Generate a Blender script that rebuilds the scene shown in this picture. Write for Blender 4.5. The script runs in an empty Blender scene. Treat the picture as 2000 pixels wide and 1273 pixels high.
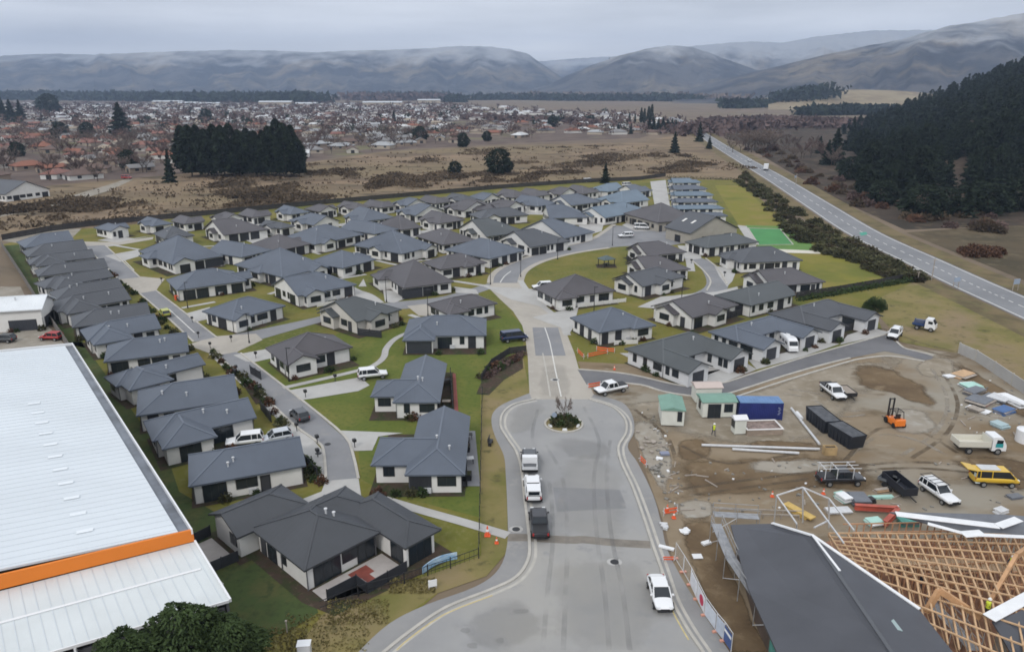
import bpy, bmesh, math, random
import numpy as np
from mathutils import Vector, noise

R = math.radians
scene = bpy.context.scene
COL = scene.collection

# ------------------------------------------------------------------ camera, sky, sun, exposure
FPX, YH, CAMH = 1450.0, 172.0, 44.0
PITCH = math.atan((636.5 - YH) / FPX)
cam = bpy.data.cameras.new('camera')
cam.sensor_fit = 'HORIZONTAL'; cam.sensor_width = 36.0
cam.lens = 36.0 * FPX / 2000.0
cam.clip_start = 0.5; cam.clip_end = 40000.0
camo = bpy.data.objects.new('camera', cam); COL.objects.link(camo)
camo.location = (0, 0, CAMH); camo.rotation_euler = (math.pi / 2 - PITCH, 0, 0)
scene.camera = camo

SUN_EL, SUN_AZ = 42.0, 205.0          # azimuth clockwise from +Y: high, behind the drone and a little left
world = bpy.data.worlds.new('World'); scene.world = world
world.use_nodes = True
wn = world.node_tree; wn.nodes.clear()
wout = wn.nodes.new('ShaderNodeOutputWorld')
bg = wn.nodes.new('ShaderNodeBackground'); bg.inputs['Strength'].default_value = 0.1
sky = wn.nodes.new('ShaderNodeTexSky'); sky.sky_type = 'NISHITA'; sky.sun_disc = False
sky.sun_elevation = R(SUN_EL); sky.sun_rotation = R(SUN_AZ); sky.dust_density = 2.0
tc = wn.nodes.new('ShaderNodeTexCoord')
sep = wn.nodes.new('ShaderNodeSeparateXYZ'); wn.links.new(tc.outputs['Generated'], sep.inputs[0])
# cloud deck: brighter overhead than at the horizon, streaked near the horizon
ramp = wn.nodes.new('ShaderNodeValToRGB'); wn.links.new(sep.outputs['Z'], ramp.inputs[0])
e = ramp.color_ramp.elements
e[0].position = 0.0; e[0].color = (9.3, 9.5, 9.8, 1)
e[1].position = 1.0; e[1].color = (10.4, 10.6, 11.0, 1)
for p_, c_ in ((0.045, (9.7, 9.8, 10.0, 1)), (0.10, (8.2, 8.4, 8.75, 1)), (0.25, (7.2, 7.55, 8.0, 1))):
    n_ = e.new(p_); n_.color = c_
mp = wn.nodes.new('ShaderNodeMapping'); mp.inputs['Scale'].default_value = (1.8, 1.8, 15.0)
wn.links.new(tc.outputs['Generated'], mp.inputs[0])
nz = wn.nodes.new('ShaderNodeTexNoise'); nz.inputs['Scale'].default_value = 1.9; nz.inputs['Detail'].default_value = 5.0
nz.inputs['Roughness'].default_value = 0.5
wn.links.new(mp.outputs[0], nz.inputs['Vector'])
mr = wn.nodes.new('ShaderNodeMapRange'); mr.inputs[1].default_value = 0.25; mr.inputs[2].default_value = 0.75
mr.inputs[3].default_value = 0.76; mr.inputs[4].default_value = 1.20
wn.links.new(nz.outputs[0], mr.inputs[0])
vm = wn.nodes.new('ShaderNodeVectorMath'); vm.operation = 'SCALE'
wn.links.new(ramp.outputs[0], vm.inputs[0]); wn.links.new(mr.outputs[0], vm.inputs['Scale'])
mx = wn.nodes.new('ShaderNodeMix'); mx.data_type = 'RGBA'; mx.inputs[0].default_value = 0.94
wn.links.new(sky.outputs[0], mx.inputs[6]); wn.links.new(vm.outputs[0], mx.inputs[7])
wn.links.new(mx.outputs[2], bg.inputs['Color']); wn.links.new(bg.outputs[0], wout.inputs['Surface'])

sl = bpy.data.lights.new('sun', 'SUN'); sl.energy = 1.25; sl.angle = R(16); sl.color = (1.0, 0.96, 0.91)
so = bpy.data.objects.new('sun', sl); COL.objects.link(so)
so.rotation_euler = (R(90 - SUN_EL), 0, R(-SUN_AZ + 180)); so.location = (0, -50, 200)

vs = scene.view_settings
vs.view_transform = 'Standard'; vs.look = 'None'; vs.exposure = 0.24; vs.gamma = 1.0; vs.use_curve_mapping = False
scene.cycles.max_bounces = 5; scene.cycles.diffuse_bounces = 2; scene.cycles.glossy_bounces = 2
scene.cycles.transmission_bounces = 2; scene.cycles.volume_bounces = 0; scene.cycles.transparent_max_bounces = 16
scene.cycles.caustics_reflective = False; scene.cycles.caustics_refractive = False
scene.cycles.use_denoising = True
scene.cycles.filter_width = 1.7

# ------------------------------------------------------------------ survey: a point of the 2000 x 1273 photograph on a level plane of the site
def G(px, py, z=0.0):
    a = (px - 1000.0) / FPX; b = (636.5 - py) / FPX
    dy = math.cos(PITCH) + b * math.sin(PITCH); dz = -math.sin(PITCH) + b * math.cos(PITCH)
    t = (z - CAMH) / dz
    return Vector((a * t, dy * t, z))
def GL(pts, z=0.0): return [G(x, y, z) for x, y in pts]

# ------------------------------------------------------------------ materials
def rgba(c): return (c[0], c[1], c[2], 1.0)
MATS = {}
def mat(name, col, rough=0.7, var=0.0, scale=1.0, metal=0.0, bump=0.0, spec=0.4, col2=None, detail=4.0, stretch=None, coat=0.0, trans=None):
    """one procedural surface: base colour broken up by noise laid in world metres"""
    if name in MATS: return MATS[name]
    m = bpy.data.materials.new(name); m.use_nodes = True
    nt = m.node_tree; b = nt.nodes['Principled BSDF']
    b.inputs['Roughness'].default_value = rough; b.inputs['Metallic'].default_value = metal
    b.inputs['Specular IOR Level'].default_value = spec
    if coat: b.inputs['Coat Weight'].default_value = coat
    b.inputs['Base Color'].default_value = rgba(col)
    if var > 0 or col2 or bump > 0:
        g = nt.nodes.new('ShaderNodeNewGeometry')
        v = g.outputs['Position']
        if stretch:
            mpn = nt.nodes.new('ShaderNodeMapping'); mpn.inputs['Scale'].default_value = stretch
            nt.links.new(v, mpn.inputs[0]); v = mpn.outputs[0]
        n = nt.nodes.new('ShaderNodeTexNoise'); n.inputs['Scale'].default_value = scale; n.inputs['Detail'].default_value = detail
        n.inputs['Roughness'].default_value = 0.6
        nt.links.new(v, n.inputs['Vector'])
        c2 = col2 if col2 else tuple(max(0, c * (1 - var)) for c in col)
        c1 = col if col2 else tuple(c * (1 + var) for c in col)
        r = nt.nodes.new('ShaderNodeValToRGB')
        r.color_ramp.elements[0].position = 0.34; r.color_ramp.elements[0].color = rgba(c2)
        r.color_ramp.elements[1].position = 0.66; r.color_ramp.elements[1].color = rgba(c1)
        nt.links.new(n.outputs[0], r.inputs[0]); nt.links.new(r.outputs[0], b.inputs['Base Color'])
        if bump > 0:
            bp = nt.nodes.new('ShaderNodeBump'); bp.inputs['Strength'].default_value = bump; bp.inputs['Distance'].default_value = 0.2
            nt.links.new(n.outputs[0], bp.inputs['Height']); nt.links.new(bp.outputs[0], b.inputs['Normal'])
    MATS[name] = m
    return m

def ground_mat(name, cols, scales, rough=0.95, stretch=None, bump=0.0, bdist=0.5):
    """layered ground: cols[0] base, then each further colour mixed in by its own noise (scale, low, high)"""
    m = bpy.data.materials.new(name); m.use_nodes = True; nt = m.node_tree; b = nt.nodes['Principled BSDF']
    b.inputs['Roughness'].default_value = rough; b.inputs['Specular IOR Level'].default_value = 0.15
    g = nt.nodes.new('ShaderNodeNewGeometry'); v = g.outputs['Position']
    if stretch:
        mpn = nt.nodes.new('ShaderNodeMapping'); mpn.inputs['Scale'].default_value = stretch[:3]
        if len(stretch) > 3: mpn.inputs['Rotation'].default_value = (0, 0, stretch[3])
        nt.links.new(v, mpn.inputs[0]); v = mpn.outputs[0]
    prev = None
    for i, (c, (sc, lo, hi)) in enumerate(zip(cols[1:], scales)):
        n = nt.nodes.new('ShaderNodeTexNoise'); n.inputs['Scale'].default_value = sc; n.inputs['Detail'].default_value = 6.0
        n.inputs['Roughness'].default_value = 0.62
        off = nt.nodes.new('ShaderNodeVectorMath'); off.operation = 'ADD'; off.inputs[1].default_value = (37.0 * i, 91.0 * i, 13.0 * i)
        nt.links.new(v, off.inputs[0]); nt.links.new(off.outputs[0], n.inputs['Vector'])
        r = nt.nodes.new('ShaderNodeMapRange'); r.inputs[1].default_value = lo; r.inputs[2].default_value = hi
        nt.links.new(n.outputs[0], r.inputs[0])
        mxn = nt.nodes.new('ShaderNodeMix'); mxn.data_type = 'RGBA'
        nt.links.new(r.outputs[0], mxn.inputs[0])
        if prev is None: mxn.inputs[6].default_value = rgba(cols[0])
        else: nt.links.new(prev, mxn.inputs[6])
        mxn.inputs[7].default_value = rgba(c)
        prev = mxn.outputs[2]
        if bump and i == 0:
            bp = nt.nodes.new('ShaderNodeBump'); bp.inputs['Strength'].default_value = bump; bp.inputs['Distance'].default_value = bdist
            nt.links.new(n.outputs[0], bp.inputs['Height']); nt.links.new(bp.outputs[0], b.inputs['Normal'])
    nt.links.new(prev, b.inputs['Base Color'])
    MATS[name] = m
    return m

# ------------------------------------------------------------------ mesh helpers
class MB:
    def __init__(s): s.v = []; s.f = []; s.m = []
    def add(s, vs, fs, mi=0):
        o = len(s.v); s.v += [tuple(p) for p in vs]
        for f in fs: s.f.append([o + i for i in f]); s.m.append(mi)
    def box(s, cx, cy, cz, sx, sy, sz, mi=0, rz=0.0, taper=1.0):
        c, sn = math.cos(rz), math.sin(rz); vs = []
        for z, k in ((-sz / 2, 1.0), (sz / 2, taper)):
            for x, y in ((-1, -1), (1, -1), (1, 1), (-1, 1)):
                X, Y = x * sx / 2 * k, y * sy / 2 * k
                vs.append((cx + X * c - Y * sn, cy + X * sn + Y * c, cz + z))
        s.add(vs, [(3, 2, 1, 0), (4, 5, 6, 7), (0, 1, 5, 4), (1, 2, 6, 5), (2, 3, 7, 6), (3, 0, 4, 7)], mi)
    def bar(s, p0, p1, w, h, mi=0):
        p0 = Vector(p0); p1 = Vector(p1); d = (p1 - p0)
        if d.length < 1e-6: return
        d.normalize(); up = Vector((0, 0, 1)) if abs(d.z) < 0.95 else Vector((1, 0, 0))
        a = d.cross(up).normalized(); b = a.cross(d).normalized()
        vs = [p + a * (x * w / 2) + b * (y * h / 2) for p in (p0, p1) for x, y in ((-1, -1), (1, -1), (1, 1), (-1, 1))]
        s.add(vs, [(3, 2, 1, 0), (4, 5, 6, 7), (0, 1, 5, 4), (1, 2, 6, 5), (2, 3, 7, 6), (3, 0, 4, 7)], mi)
    def tube(s, p0, p1, r0, r1=None, n=7, mi=0, cap=True):
        r1 = r0 if r1 is None else r1
        p0 = Vector(p0); p1 = Vector(p1); d = (p1 - p0).normalized()
        up = Vector((0, 0, 1)) if abs(d.z) < 0.9 else Vector((1, 0, 0))
        a = d.cross(up).normalized(); b = a.cross(d)
        vs = []
        for p, r in ((p0, r0), (p1, r1)):
            for i in range(n):
                t = 2 * math.pi * i / n; vs.append(p + a * (r * math.cos(t)) + b * (r * math.sin(t)))
        fs = [(i, (i + 1) % n, n + (i + 1) % n, n + i) for i in range(n)]
        if cap: fs += [tuple(range(n))[::-1], tuple(range(n, 2 * n))]
        s.add(vs, fs, mi)
    def loft(s, rings, mi=0, cap=True, closed=True):
        n = len(rings[0]); vs = [p for r in rings for p in r]; fs = []
        for k in range(len(rings) - 1):
            for i in range(n if closed else n - 1):
                j = (i + 1) % n; fs.append((k * n + i, k * n + j, (k + 1) * n + j, (k + 1) * n + i))
        if cap: fs += [tuple(range(n))[::-1], tuple(range((len(rings) - 1) * n, len(rings) * n))]
        s.add(vs, fs, mi)
    def prism(s, poly, z0, z1, mi=0):
        n = len(poly); vs = [(p[0], p[1], z0) for p in poly] + [(p[0], p[1], z1) for p in poly]
        fs = [tuple(range(n))[::-1], tuple(range(n, 2 * n))] + [(i, (i + 1) % n, n + (i + 1) % n, n + i) for i in range(n)]
        s.add(vs, fs, mi)
    def mesh(s, name, mats, smooth=False):
        me = bpy.data.meshes.new(name); me.from_pydata(s.v, [], s.f)
        for m in (mats if isinstance(mats, (list, tuple)) else [mats]): me.materials.append(m)
        if any(s.m): me.polygons.foreach_set('material_index', s.m)
        if smooth: me.polygons.foreach_set('use_smooth', [True] * len(s.f))
        bm = bmesh.new(); bm.from_mesh(me); bmesh.ops.recalc_face_normals(bm, faces=bm.faces); bm.to_mesh(me); bm.free()
        me.update(); return me
    def build(s, name, mats, parent=None, loc=(0, 0, 0), rz=0.0, smooth=False):
        return link(name, s.mesh(name, mats, smooth), parent, loc, rz)

def link(name, me, parent=None, loc=(0, 0, 0), rz=0.0):
    o = bpy.data.objects.new(name, me); COL.objects.link(o)
    o.location = loc; o.rotation_euler = (0, 0, rz)
    if parent is not None: o.parent = parent
    return o
def tag(o, label=None, cat=None, group=None, kind=None):
    if label: o['label'] = label
    if cat: o['category'] = cat
    if group: o['group'] = group
    if kind: o['kind'] = kind
    return o
def thing(name, label, cat, loc=(0, 0, 0), rz=0.0, group=None):
    return tag(link(name, None, None, loc, rz), label, cat, group)
def copy_tree(o, parent=None):
    c = o.copy(); COL.objects.link(c)
    if parent is not None: c.parent = parent
    for ch in list(o.children): copy_tree(ch, c)
    return c
ORD = ['first', 'second', 'third', 'fourth', 'fifth', 'sixth', 'seventh', 'eighth', 'ninth', 'tenth', 'eleventh', 'twelfth',
       'thirteenth', 'fourteenth', 'fifteenth', 'sixteenth', 'seventeenth', 'eighteenth', 'nineteenth', 'twentieth']
def ordn(i):
    if i < 20: return ORD[i]
    tens = {2: 'twenty', 3: 'thirty', 4: 'forty', 5: 'fifty', 6: 'sixty', 7: 'seventy', 8: 'eighty', 9: 'ninety'}
    t, u = divmod(i + 1, 10)
    if t >= 10: return 'hundred and ' + ordn(i - 100)
    return (tens[t] + '-' + ORD[u - 1]) if u else (tens[t][:-1] + 'ieth')

def smooth_pts(pts, k=4, closed=False):
    out = []; n = len(pts)
    for i in range(n if closed else n - 1):
        p0 = pts[(i - 1) % n] if closed or i > 0 else pts[i]
        p1 = pts[i]; p2 = pts[(i + 1) % n]
        p3 = pts[(i + 2) % n] if closed or i + 2 < n else p2
        for j in range(k):
            t = j / k
            out.append(0.5 * ((2 * p1) + (p2 - p0) * t + (2 * p0 - 5 * p1 + 4 * p2 - p3) * t * t + (3 * p1 - p0 - 3 * p2 + p3) * t ** 3))
    if not closed: out.append(pts[-1])
    return out
LAY = {'n': 0}
def sheet(name, poly, z, m, smooth=0, kind='structure'):
    """a level sheet of ground with the given outline"""
    pts = [Vector((p[0], p[1], 0)) for p in poly]
    if smooth: pts = smooth_pts(pts, smooth, True)
    bm = bmesh.new(); vs = [bm.verts.new((p.x, p.y, z)) for p in pts]
    f = bm.faces.new(vs); bmesh.ops.triangulate(bm, faces=[f]); bmesh.ops.recalc_face_normals(bm, faces=bm.faces)
    for f in bm.faces:
        if f.normal.z < 0: f.normal_flip()
    me = bpy.data.meshes.new(name); bm.to_mesh(me); bm.free(); me.materials.append(m)
    return tag(link(name, me), kind=kind)
def ribbon_pts(pts, w0, w1):
    n = len(pts); L = []; Rr = []
    for i in range(n):
        a = pts[max(0, i - 1)]; b = pts[min(n - 1, i + 1)]
        d = Vector((b.x - a.x, b.y - a.y, 0)).normalized(); s = Vector((-d.y, d.x, 0))
        L.append(pts[i] + s * w0); Rr.append(pts[i] + s * w1)
    return L, Rr
def ribbon(name, pts, width, z, m, smooth=4, height=0.0, kind='structure'):
    """a strip along a line: a path, a painted line or, with height, a kerb"""
    P = smooth_pts([Vector((p[0], p[1], 0)) for p in pts], smooth) if smooth else [Vector((p[0], p[1], 0)) for p in pts]
    L, Rr = ribbon_pts(P, width / 2, -width / 2)
    mb = MB()
    if height <= 0:
        mb.loft([[(a.x, a.y, z), (b.x, b.y, z)] for a, b in zip(L, Rr)], cap=False, closed=False)
    else:
        mb.loft([[(a.x, a.y, 0), (a.x, a.y, z + height), (b.x, b.y, z + height), (b.x, b.y, 0)] for a, b in zip(L, Rr)])
    o = mb.build(name, m)
    return tag(o, kind=kind)

def soft_sheet(name, poly, z, cols, scales, rim=1.35, nscale=0.25, smooth=3, rough=0.95, amax=1.0):
    """a stain or spill lying on the ground: its margin frays out by noise instead of ending on a line"""
    pts = smooth_pts([Vector((p[0], p[1], 0)) for p in poly], smooth, True); n = len(pts)
    c = sum(pts, Vector()) / n; rings = [[c + (p - c) * k for p in pts] for k in (0.02, 0.45, 0.8, 1.0, rim)]
    vs = [(p.x, p.y, z) for r in rings for p in r]; fs = [tuple(range(n))]
    for k in range(4):
        for i in range(n): j = (i + 1) % n; fs.append((k * n + i, k * n + j, (k + 1) * n + j, (k + 1) * n + i))
    me = bpy.data.meshes.new(name); me.from_pydata(vs, [], fs)
    at = me.attributes.new('fade', 'FLOAT', 'POINT'); w = (1, 1, .85, .5, 0)
    at.data.foreach_set('value', [w[k] for k in range(5) for i in range(n)])
    m = ground_mat(name + '_soil', cols, scales, rough); nt = m.node_tree; b = nt.nodes['Principled BSDF']
    an = nt.nodes.new('ShaderNodeAttribute'); an.attribute_name = 'fade'; g = nt.nodes.new('ShaderNodeNewGeometry')
    nn = nt.nodes.new('ShaderNodeTexNoise'); nn.inputs['Scale'].default_value = nscale; nn.inputs['Detail'].default_value = 6; nn.inputs['Roughness'].default_value = .65; nt.links.new(g.outputs['Position'], nn.inputs['Vector'])
    ad = nt.nodes.new('ShaderNodeMath'); ad.operation = 'MULTIPLY_ADD'; ad.inputs[1].default_value = 1.7; nt.links.new(nn.outputs[0], ad.inputs[0]); nt.links.new(an.outputs['Fac'], ad.inputs[2])
    r = nt.nodes.new('ShaderNodeMapRange'); r.inputs[1].default_value = 1.12; r.inputs[2].default_value = 1.62; r.inputs[4].default_value = amax; r.interpolation_type = 'SMOOTHSTEP'; nt.links.new(ad.outputs[0], r.inputs[0]); nt.links.new(r.outputs[0], b.inputs['Alpha'])
    me.materials.append(m); me.update(); o = link(name, me)
    for poly_ in me.polygons:
        if poly_.normal.z < 0: poly_.flip()
    return tag(o, kind='structure')
MUD = ([(.165, .118, .070), (.115, .08, .048), (.22, .165, .105)], [(.12, .44, .6), (.5, .54, .7)])
GRV = ([(.285, .248, .195), (.22, .185, .135), (.33, .295, .24)], [(.16, .42, .62), (.7, .52, .7)])
PALE = ([(.31, .28, .235), (.26, .23, .185), (.35, .33, .29)], [(.2, .42, .62), (.8, .52, .7)])
DAMP = ([(.125, .12, .112), (.16, .15, .135)], [(.3, .42, .62)])

# ------------------------------------------------------------------ terrain
M_plain = ground_mat('dry_plain', [(0.195, 0.148, 0.108), (0.140, 0.108, 0.082), (0.175, 0.14, 0.095), (0.105, 0.09, 0.065)],
                     [(0.02, 0.42, 0.62), (0.006, 0.45, 0.6), (0.09, 0.56, 0.68)], stretch=(0.6, 1.0, 1.0))
M_scrub = ground_mat('scrub_ground', [(0.255, 0.185, 0.122), (0.135, 0.100, 0.066), (0.20, 0.155, 0.092), (0.075, 0.062, 0.040), (0.17, 0.125, 0.085)],
                     [(0.035, 0.44, 0.58), (0.012, 0.45, 0.6), (0.09, 0.54, 0.66), (0.35, 0.5, 0.7)], stretch=(0.45, 1.0, 1.0), bump=0.3)
M_suburb = ground_mat('suburb_ground', [(0.15, 0.115, 0.095), (0.10, 0.075, 0.065), (0.16, 0.15, 0.08)], [(0.05, 0.4, 0.6), (0.02, 0.55, 0.65)])
M_lawn = ground_mat('village_grass', [(0.142, 0.138, 0.030), (0.205, 0.162, 0.050), (0.092, 0.108, 0.025), (0.165, 0.158, 0.055)],
                    [(0.12, 0.45, 0.66), (0.045, 0.50, 0.66), (1.6, 0.48, 0.70)])
M_lawn_dark = ground_mat('dark_green_grass', [(0.060, 0.085, 0.030), (0.085, 0.09, 0.035), (0.045, 0.06, 0.025)], [(0.3, 0.45, 0.65), (1.2, 0.5, 0.7)])  # turf of a darker green than the village lawn
M_verge = ground_mat('worn_verge', [(0.215, 0.175, 0.075), (0.14, 0.135, 0.042), (0.23, 0.175, 0.105), (0.10, 0.09, 0.04)],
                     [(0.10, 0.45, 0.62), (0.05, 0.52, 0.66), (0.6, 0.56, 0.7)])
M_dirt = ground_mat('site_dirt', [(0.245, 0.195, 0.135), (0.18, 0.130, 0.078), (0.275, 0.25, 0.205), (0.145, 0.11, 0.07), (0.29, 0.255, 0.20)],
                    [(0.055, 0.44, 0.60), (0.035, 0.50, 0.62), (0.22, 0.57, 0.70), (0.6, 0.60, 0.74)], stretch=(0.6, 1.0, 1.0), bump=0.25)
M_gravel = ground_mat('pale_gravel', [(0.29, 0.265, 0.225), (0.22, 0.195, 0.155), (0.34, 0.315, 0.27)], [(0.16, 0.42, 0.62), (0.7, 0.52, 0.7)])
M_mud = ground_mat('dark_mud', [(0.155, 0.11, 0.065), (0.105, 0.072, 0.042), (0.21, 0.155, 0.095)], [(0.12, 0.44, 0.6), (0.5, 0.54, 0.7)], bump=0.3)
M_mulch = ground_mat('garden_mulch', [(0.062, 0.045, 0.034), (0.040, 0.048, 0.022), (0.105, 0.08, 0.058)], [(0.5, 0.46, 0.6), (1.6, 0.56, 0.7)])
M_asph = ground_mat('pale_asphalt', [(0.305, 0.303, 0.298), (0.265, 0.265, 0.265), (0.335, 0.325, 0.302), (0.245, 0.246, 0.25)],
                    [(0.10, 0.42, 0.62), (0.045, 0.46, 0.64), (0.6, 0.62, 0.78)], rough=0.85)
M_asph2 = ground_mat('village_asphalt', [(0.235, 0.238, 0.248), (0.205, 0.208, 0.218), (0.26, 0.255, 0.25)], [(0.12, 0.42, 0.62), (0.5, 0.55, 0.7)], rough=0.85)
M_asph3 = ground_mat('new_asphalt', [(0.165, 0.165, 0.172), (0.135, 0.135, 0.142), (0.21, 0.20, 0.185)], [(0.15, 0.42, 0.62), (0.5, 0.6, 0.75)], rough=0.85)
M_hwy = ground_mat('highway_chipseal', [(0.23, 0.235, 0.245), (0.195, 0.2, 0.21), (0.255, 0.255, 0.26)], [(0.06, 0.42, 0.62), (0.4, 0.58, 0.7)], rough=0.85)
M_conc = ground_mat('concrete_paving', [(0.40, 0.37, 0.325), (0.35, 0.325, 0.285), (0.43, 0.40, 0.355)], [(0.14, 0.42, 0.62), (0.6, 0.55, 0.72)], rough=0.8)
M_conc2 = ground_mat('grey_concrete', [(0.42, 0.415, 0.40), (0.375, 0.365, 0.35), (0.45, 0.44, 0.42)], [(0.16, 0.42, 0.62), (0.7, 0.55, 0.72)], rough=0.8)
M_kerb = mat('kerb_concrete', (0.42, 0.40, 0.36), 0.8, 0.10, 0.8)
M_paint = mat('road_paint', (0.62, 0.61, 0.58), 0.7, 0.10, 1.5)
M_yellow = mat('yellow_paint', (0.50, 0.41, 0.20), 0.7, 0.15, 1.5)

sheet('ground', [(-11000, -400), (11000, -400), (11000, 11500), (-11000, 11500)], -0.02, M_plain)
sheet('scrub_ground', GL([(-700, 560), (-700, 420), (-100, 372), (120, 352), (330, 340), (600, 318), (760, 296), (1000, 284), (1250, 278), (1330, 262),
                          (1380, 262), (1500, 345), (1440, 352), (1250, 356), (700, 400), (250, 445), (20, 470), (-120, 500)]), 0.0, M_scrub)
sheet('suburb_ground', GL([(-900, 420), (-300, 385), (0, 388), (100, 362), (330, 342), (600, 316), (760, 294), (1000, 280), (1250, 270), (1310, 250), (1180, 225), (950, 213), (880, 203), (0, 194), (-900, 194)]), 0.006, M_suburb)

# ---- the village
VILLAGE = [(5, 478), (100, 452), (250, 440), (420, 415), (620, 394), (820, 376), (1000, 362), (1250, 350), (1440, 352), (1480, 385), (1560, 450),
           (1660, 500), (1790, 548), (1700, 590), (1730, 660), (1600, 700), (1400, 740), (1130, 740), (1030, 770), (985, 830), (992, 1000), (990, 1080), (900, 1120), (700, 1290), (250, 1290), (380, 1060), (130, 670)]
sheet('lawn', GL(VILLAGE), 0.02, M_lawn)
# grass beside the warehouse and the front villa, shorter and darker
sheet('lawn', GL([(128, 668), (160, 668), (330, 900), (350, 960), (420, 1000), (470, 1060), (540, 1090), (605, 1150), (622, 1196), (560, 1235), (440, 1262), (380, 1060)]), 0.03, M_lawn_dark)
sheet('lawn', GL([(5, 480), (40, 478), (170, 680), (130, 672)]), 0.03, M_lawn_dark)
M_fresh = ground_mat('fresh_grass', [(0.105, 0.130, 0.028), (0.150, 0.150, 0.040), (0.075, 0.105, 0.024)], [(0.14, 0.45, 0.66), (1.6, 0.5, 0.7)])
M_strip = ground_mat('yellow_green_grass', [(0.185, 0.175, 0.036), (0.225, 0.18, 0.055), (0.135, 0.145, 0.032)], [(0.10, 0.45, 0.64), (0.05, 0.52, 0.66)])
sheet('lawn', GL([(500, 708), (560, 690), (690, 640), (830, 630), (985, 600), (1026, 640), (1020, 690), (960, 705), (938, 770), (936, 1010), (760, 965), (705, 935), (700, 880), (612, 800), (560, 758)]), 0.026, M_fresh)
sheet('lawn', GL([(1505, 494), (1600, 496), (1660, 508), (1735, 545), (1720, 555), (1612, 574), (1560, 540)]), 0.03, M_strip)
# dry paddocks and verges
sheet('paddock', GL([(1695, 575), (1795, 548), (2050, 672), (2300, 800), (2300, 930), (2000, 745), (1870, 690), (1760, 668), (1720, 620)]), 0.012, M_verge)
sheet('verge', GL([(940, 790), (960, 720), (1020, 690), (1036, 775), (985, 815), (990, 1000), (993, 1075), (950, 1125), (850, 1160), (740, 1240), (700, 1290), (560, 1290), (630, 1200), (760, 1150), (860, 1115), (940, 1085), (938, 900)]), 0.034, M_verge)
sheet('lawn', GL([(1396, 362), (1446, 362), (1500, 410), (1535, 444), (1445, 444), (1418, 400)]), 0.03, M_strip)
sheet('yard', GL([(-60, 560), (40, 560), (60, 600), (126, 672), (0, 690), (-120, 690)]), 0.03, M_gravel)
sheet('gravel_strip', GL([(0, 470), (70, 452), (160, 446), (140, 466), (40, 476)]), 0.036, M_gravel)
sheet('dirt_track', GL([(-200, 425), (0, 408), (120, 388), (190, 368), (240, 352), (262, 350), (215, 372), (130, 398), (0, 424), (-200, 445)]), 0.03, M_gravel)
sheet('gravel_bank', GL([(930, 770), (945, 735), (975, 700), (1020, 690), (1022, 720), (985, 742), (955, 772)]), 0.04, M_mulch)

# ---- the building site
sheet('dirt', GL([(1128, 706), (1240, 712), (1420, 770), (1650, 700), (1760, 680), (1880, 690), (2020, 770), (2500, 1010), (2600, 1300), (1395, 1300), (1325, 1140), (1296, 1020), (1255, 905), (1232, 820), (1160, 778)]), 0.024, M_dirt)
soft_sheet('gravel', GL([(1215, 795), (1290, 782), (1460, 768), (1600, 722), (1680, 708), (1760, 704), (1700, 760), (1660, 790), (1620, 840), (1550, 866), (1380, 858), (1270, 835)]), 0.030, *GRV, rim=1.18, nscale=.16)
soft_sheet('mud', GL([(1672, 722), (1720, 716), (1770, 738), (1808, 762), (1815, 784), (1785, 786), (1740, 766), (1695, 758), (1675, 738)]), 0.036, *MUD)
soft_sheet('mud', GL([(1340, 905), (1420, 898), (1560, 892), (1660, 905), (1700, 955), (1600, 950), (1440, 962), (1350, 965)]), 0.034, *MUD, rim=1.5, nscale=.14)
soft_sheet('mud', GL([(1335, 1020), (1390, 1015), (1420, 1100), (1470, 1210), (1490, 1270), (1420, 1270), (1365, 1130)]), 0.034, *MUD, rim=1.25)
soft_sheet('mud', GL([(1870, 900), (1960, 895), (2060, 930), (2000, 955), (1900, 925)]), 0.038, *MUD)
soft_sheet('gravel', GL([(1745, 802), (1800, 802), (1830, 828), (1790, 846), (1745, 836)]), 0.040, *PALE)
soft_sheet('gravel', GL([(1240, 830), (1290, 840), (1310, 900), (1300, 960), (1275, 930), (1252, 880)]), 0.040, *PALE, rim=1.3)
soft_sheet('mud', GL([(1330, 862), (1370, 858), (1385, 885), (1355, 900), (1325, 890)]), 0.042, *MUD)
soft_sheet('gravel', GL([(1480, 905), (1560, 900), (1620, 912), (1560, 925), (1490, 920)]), 0.044, *PALE, rim=1.6)
soft_sheet('gravel', GL([(1330, 985), (1380, 980), (1390, 1005), (1340, 1012)]), 0.044, *PALE)
soft_sheet('gravel', GL([(1800, 702), (1850, 700), (1860, 730), (1800, 735)]), 0.040, *GRV)
soft_sheet('mud', GL([(1880, 715), (1950, 755), (2020, 800), (2000, 815), (1930, 775), (1875, 735)]), 0.042, *MUD)
soft_sheet('mud', GL([(1480, 862), (1580, 866), (1590, 880), (1480, 878)]), 0.046, *MUD, rim=1.5)
# ---- roads and paving
CDS_L = [(735, 1290), (752, 1273), (800, 1235), (870, 1188), (960, 1152), (1008, 1128), (1031, 1095), (1034, 1060), (1029, 1010), (1023, 960), (1018, 915), (1008, 882), (990, 855), (978, 832), (982, 808), (1004, 790), (1045, 780)]
CDS_R = [(1150, 780), (1195, 795), (1220, 818), (1223, 845), (1208, 873), (1214, 905), (1235, 950), (1257, 1010), (1275, 1065), (1291, 1110), (1311, 1170), (1340, 1225), (1372, 1273), (1380, 1290)]
OUT_L = [(690, 1290), (700, 1273), (760, 1218), (830, 1182), (930, 1145), (975, 1110), (991, 1060), (991, 1000), (988, 930), (984, 890), (968, 855), (960, 826), (964, 805), (985, 788), (1034, 768)]
OUT_R = [(1160, 770), (1215, 786), (1236, 815), (1238, 845), (1226, 873), (1246, 905), (1275, 965), (1291, 1020), (1302, 1070), (1332, 1130), (1382, 1210), (1425, 1273), (1436, 1290)]
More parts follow.
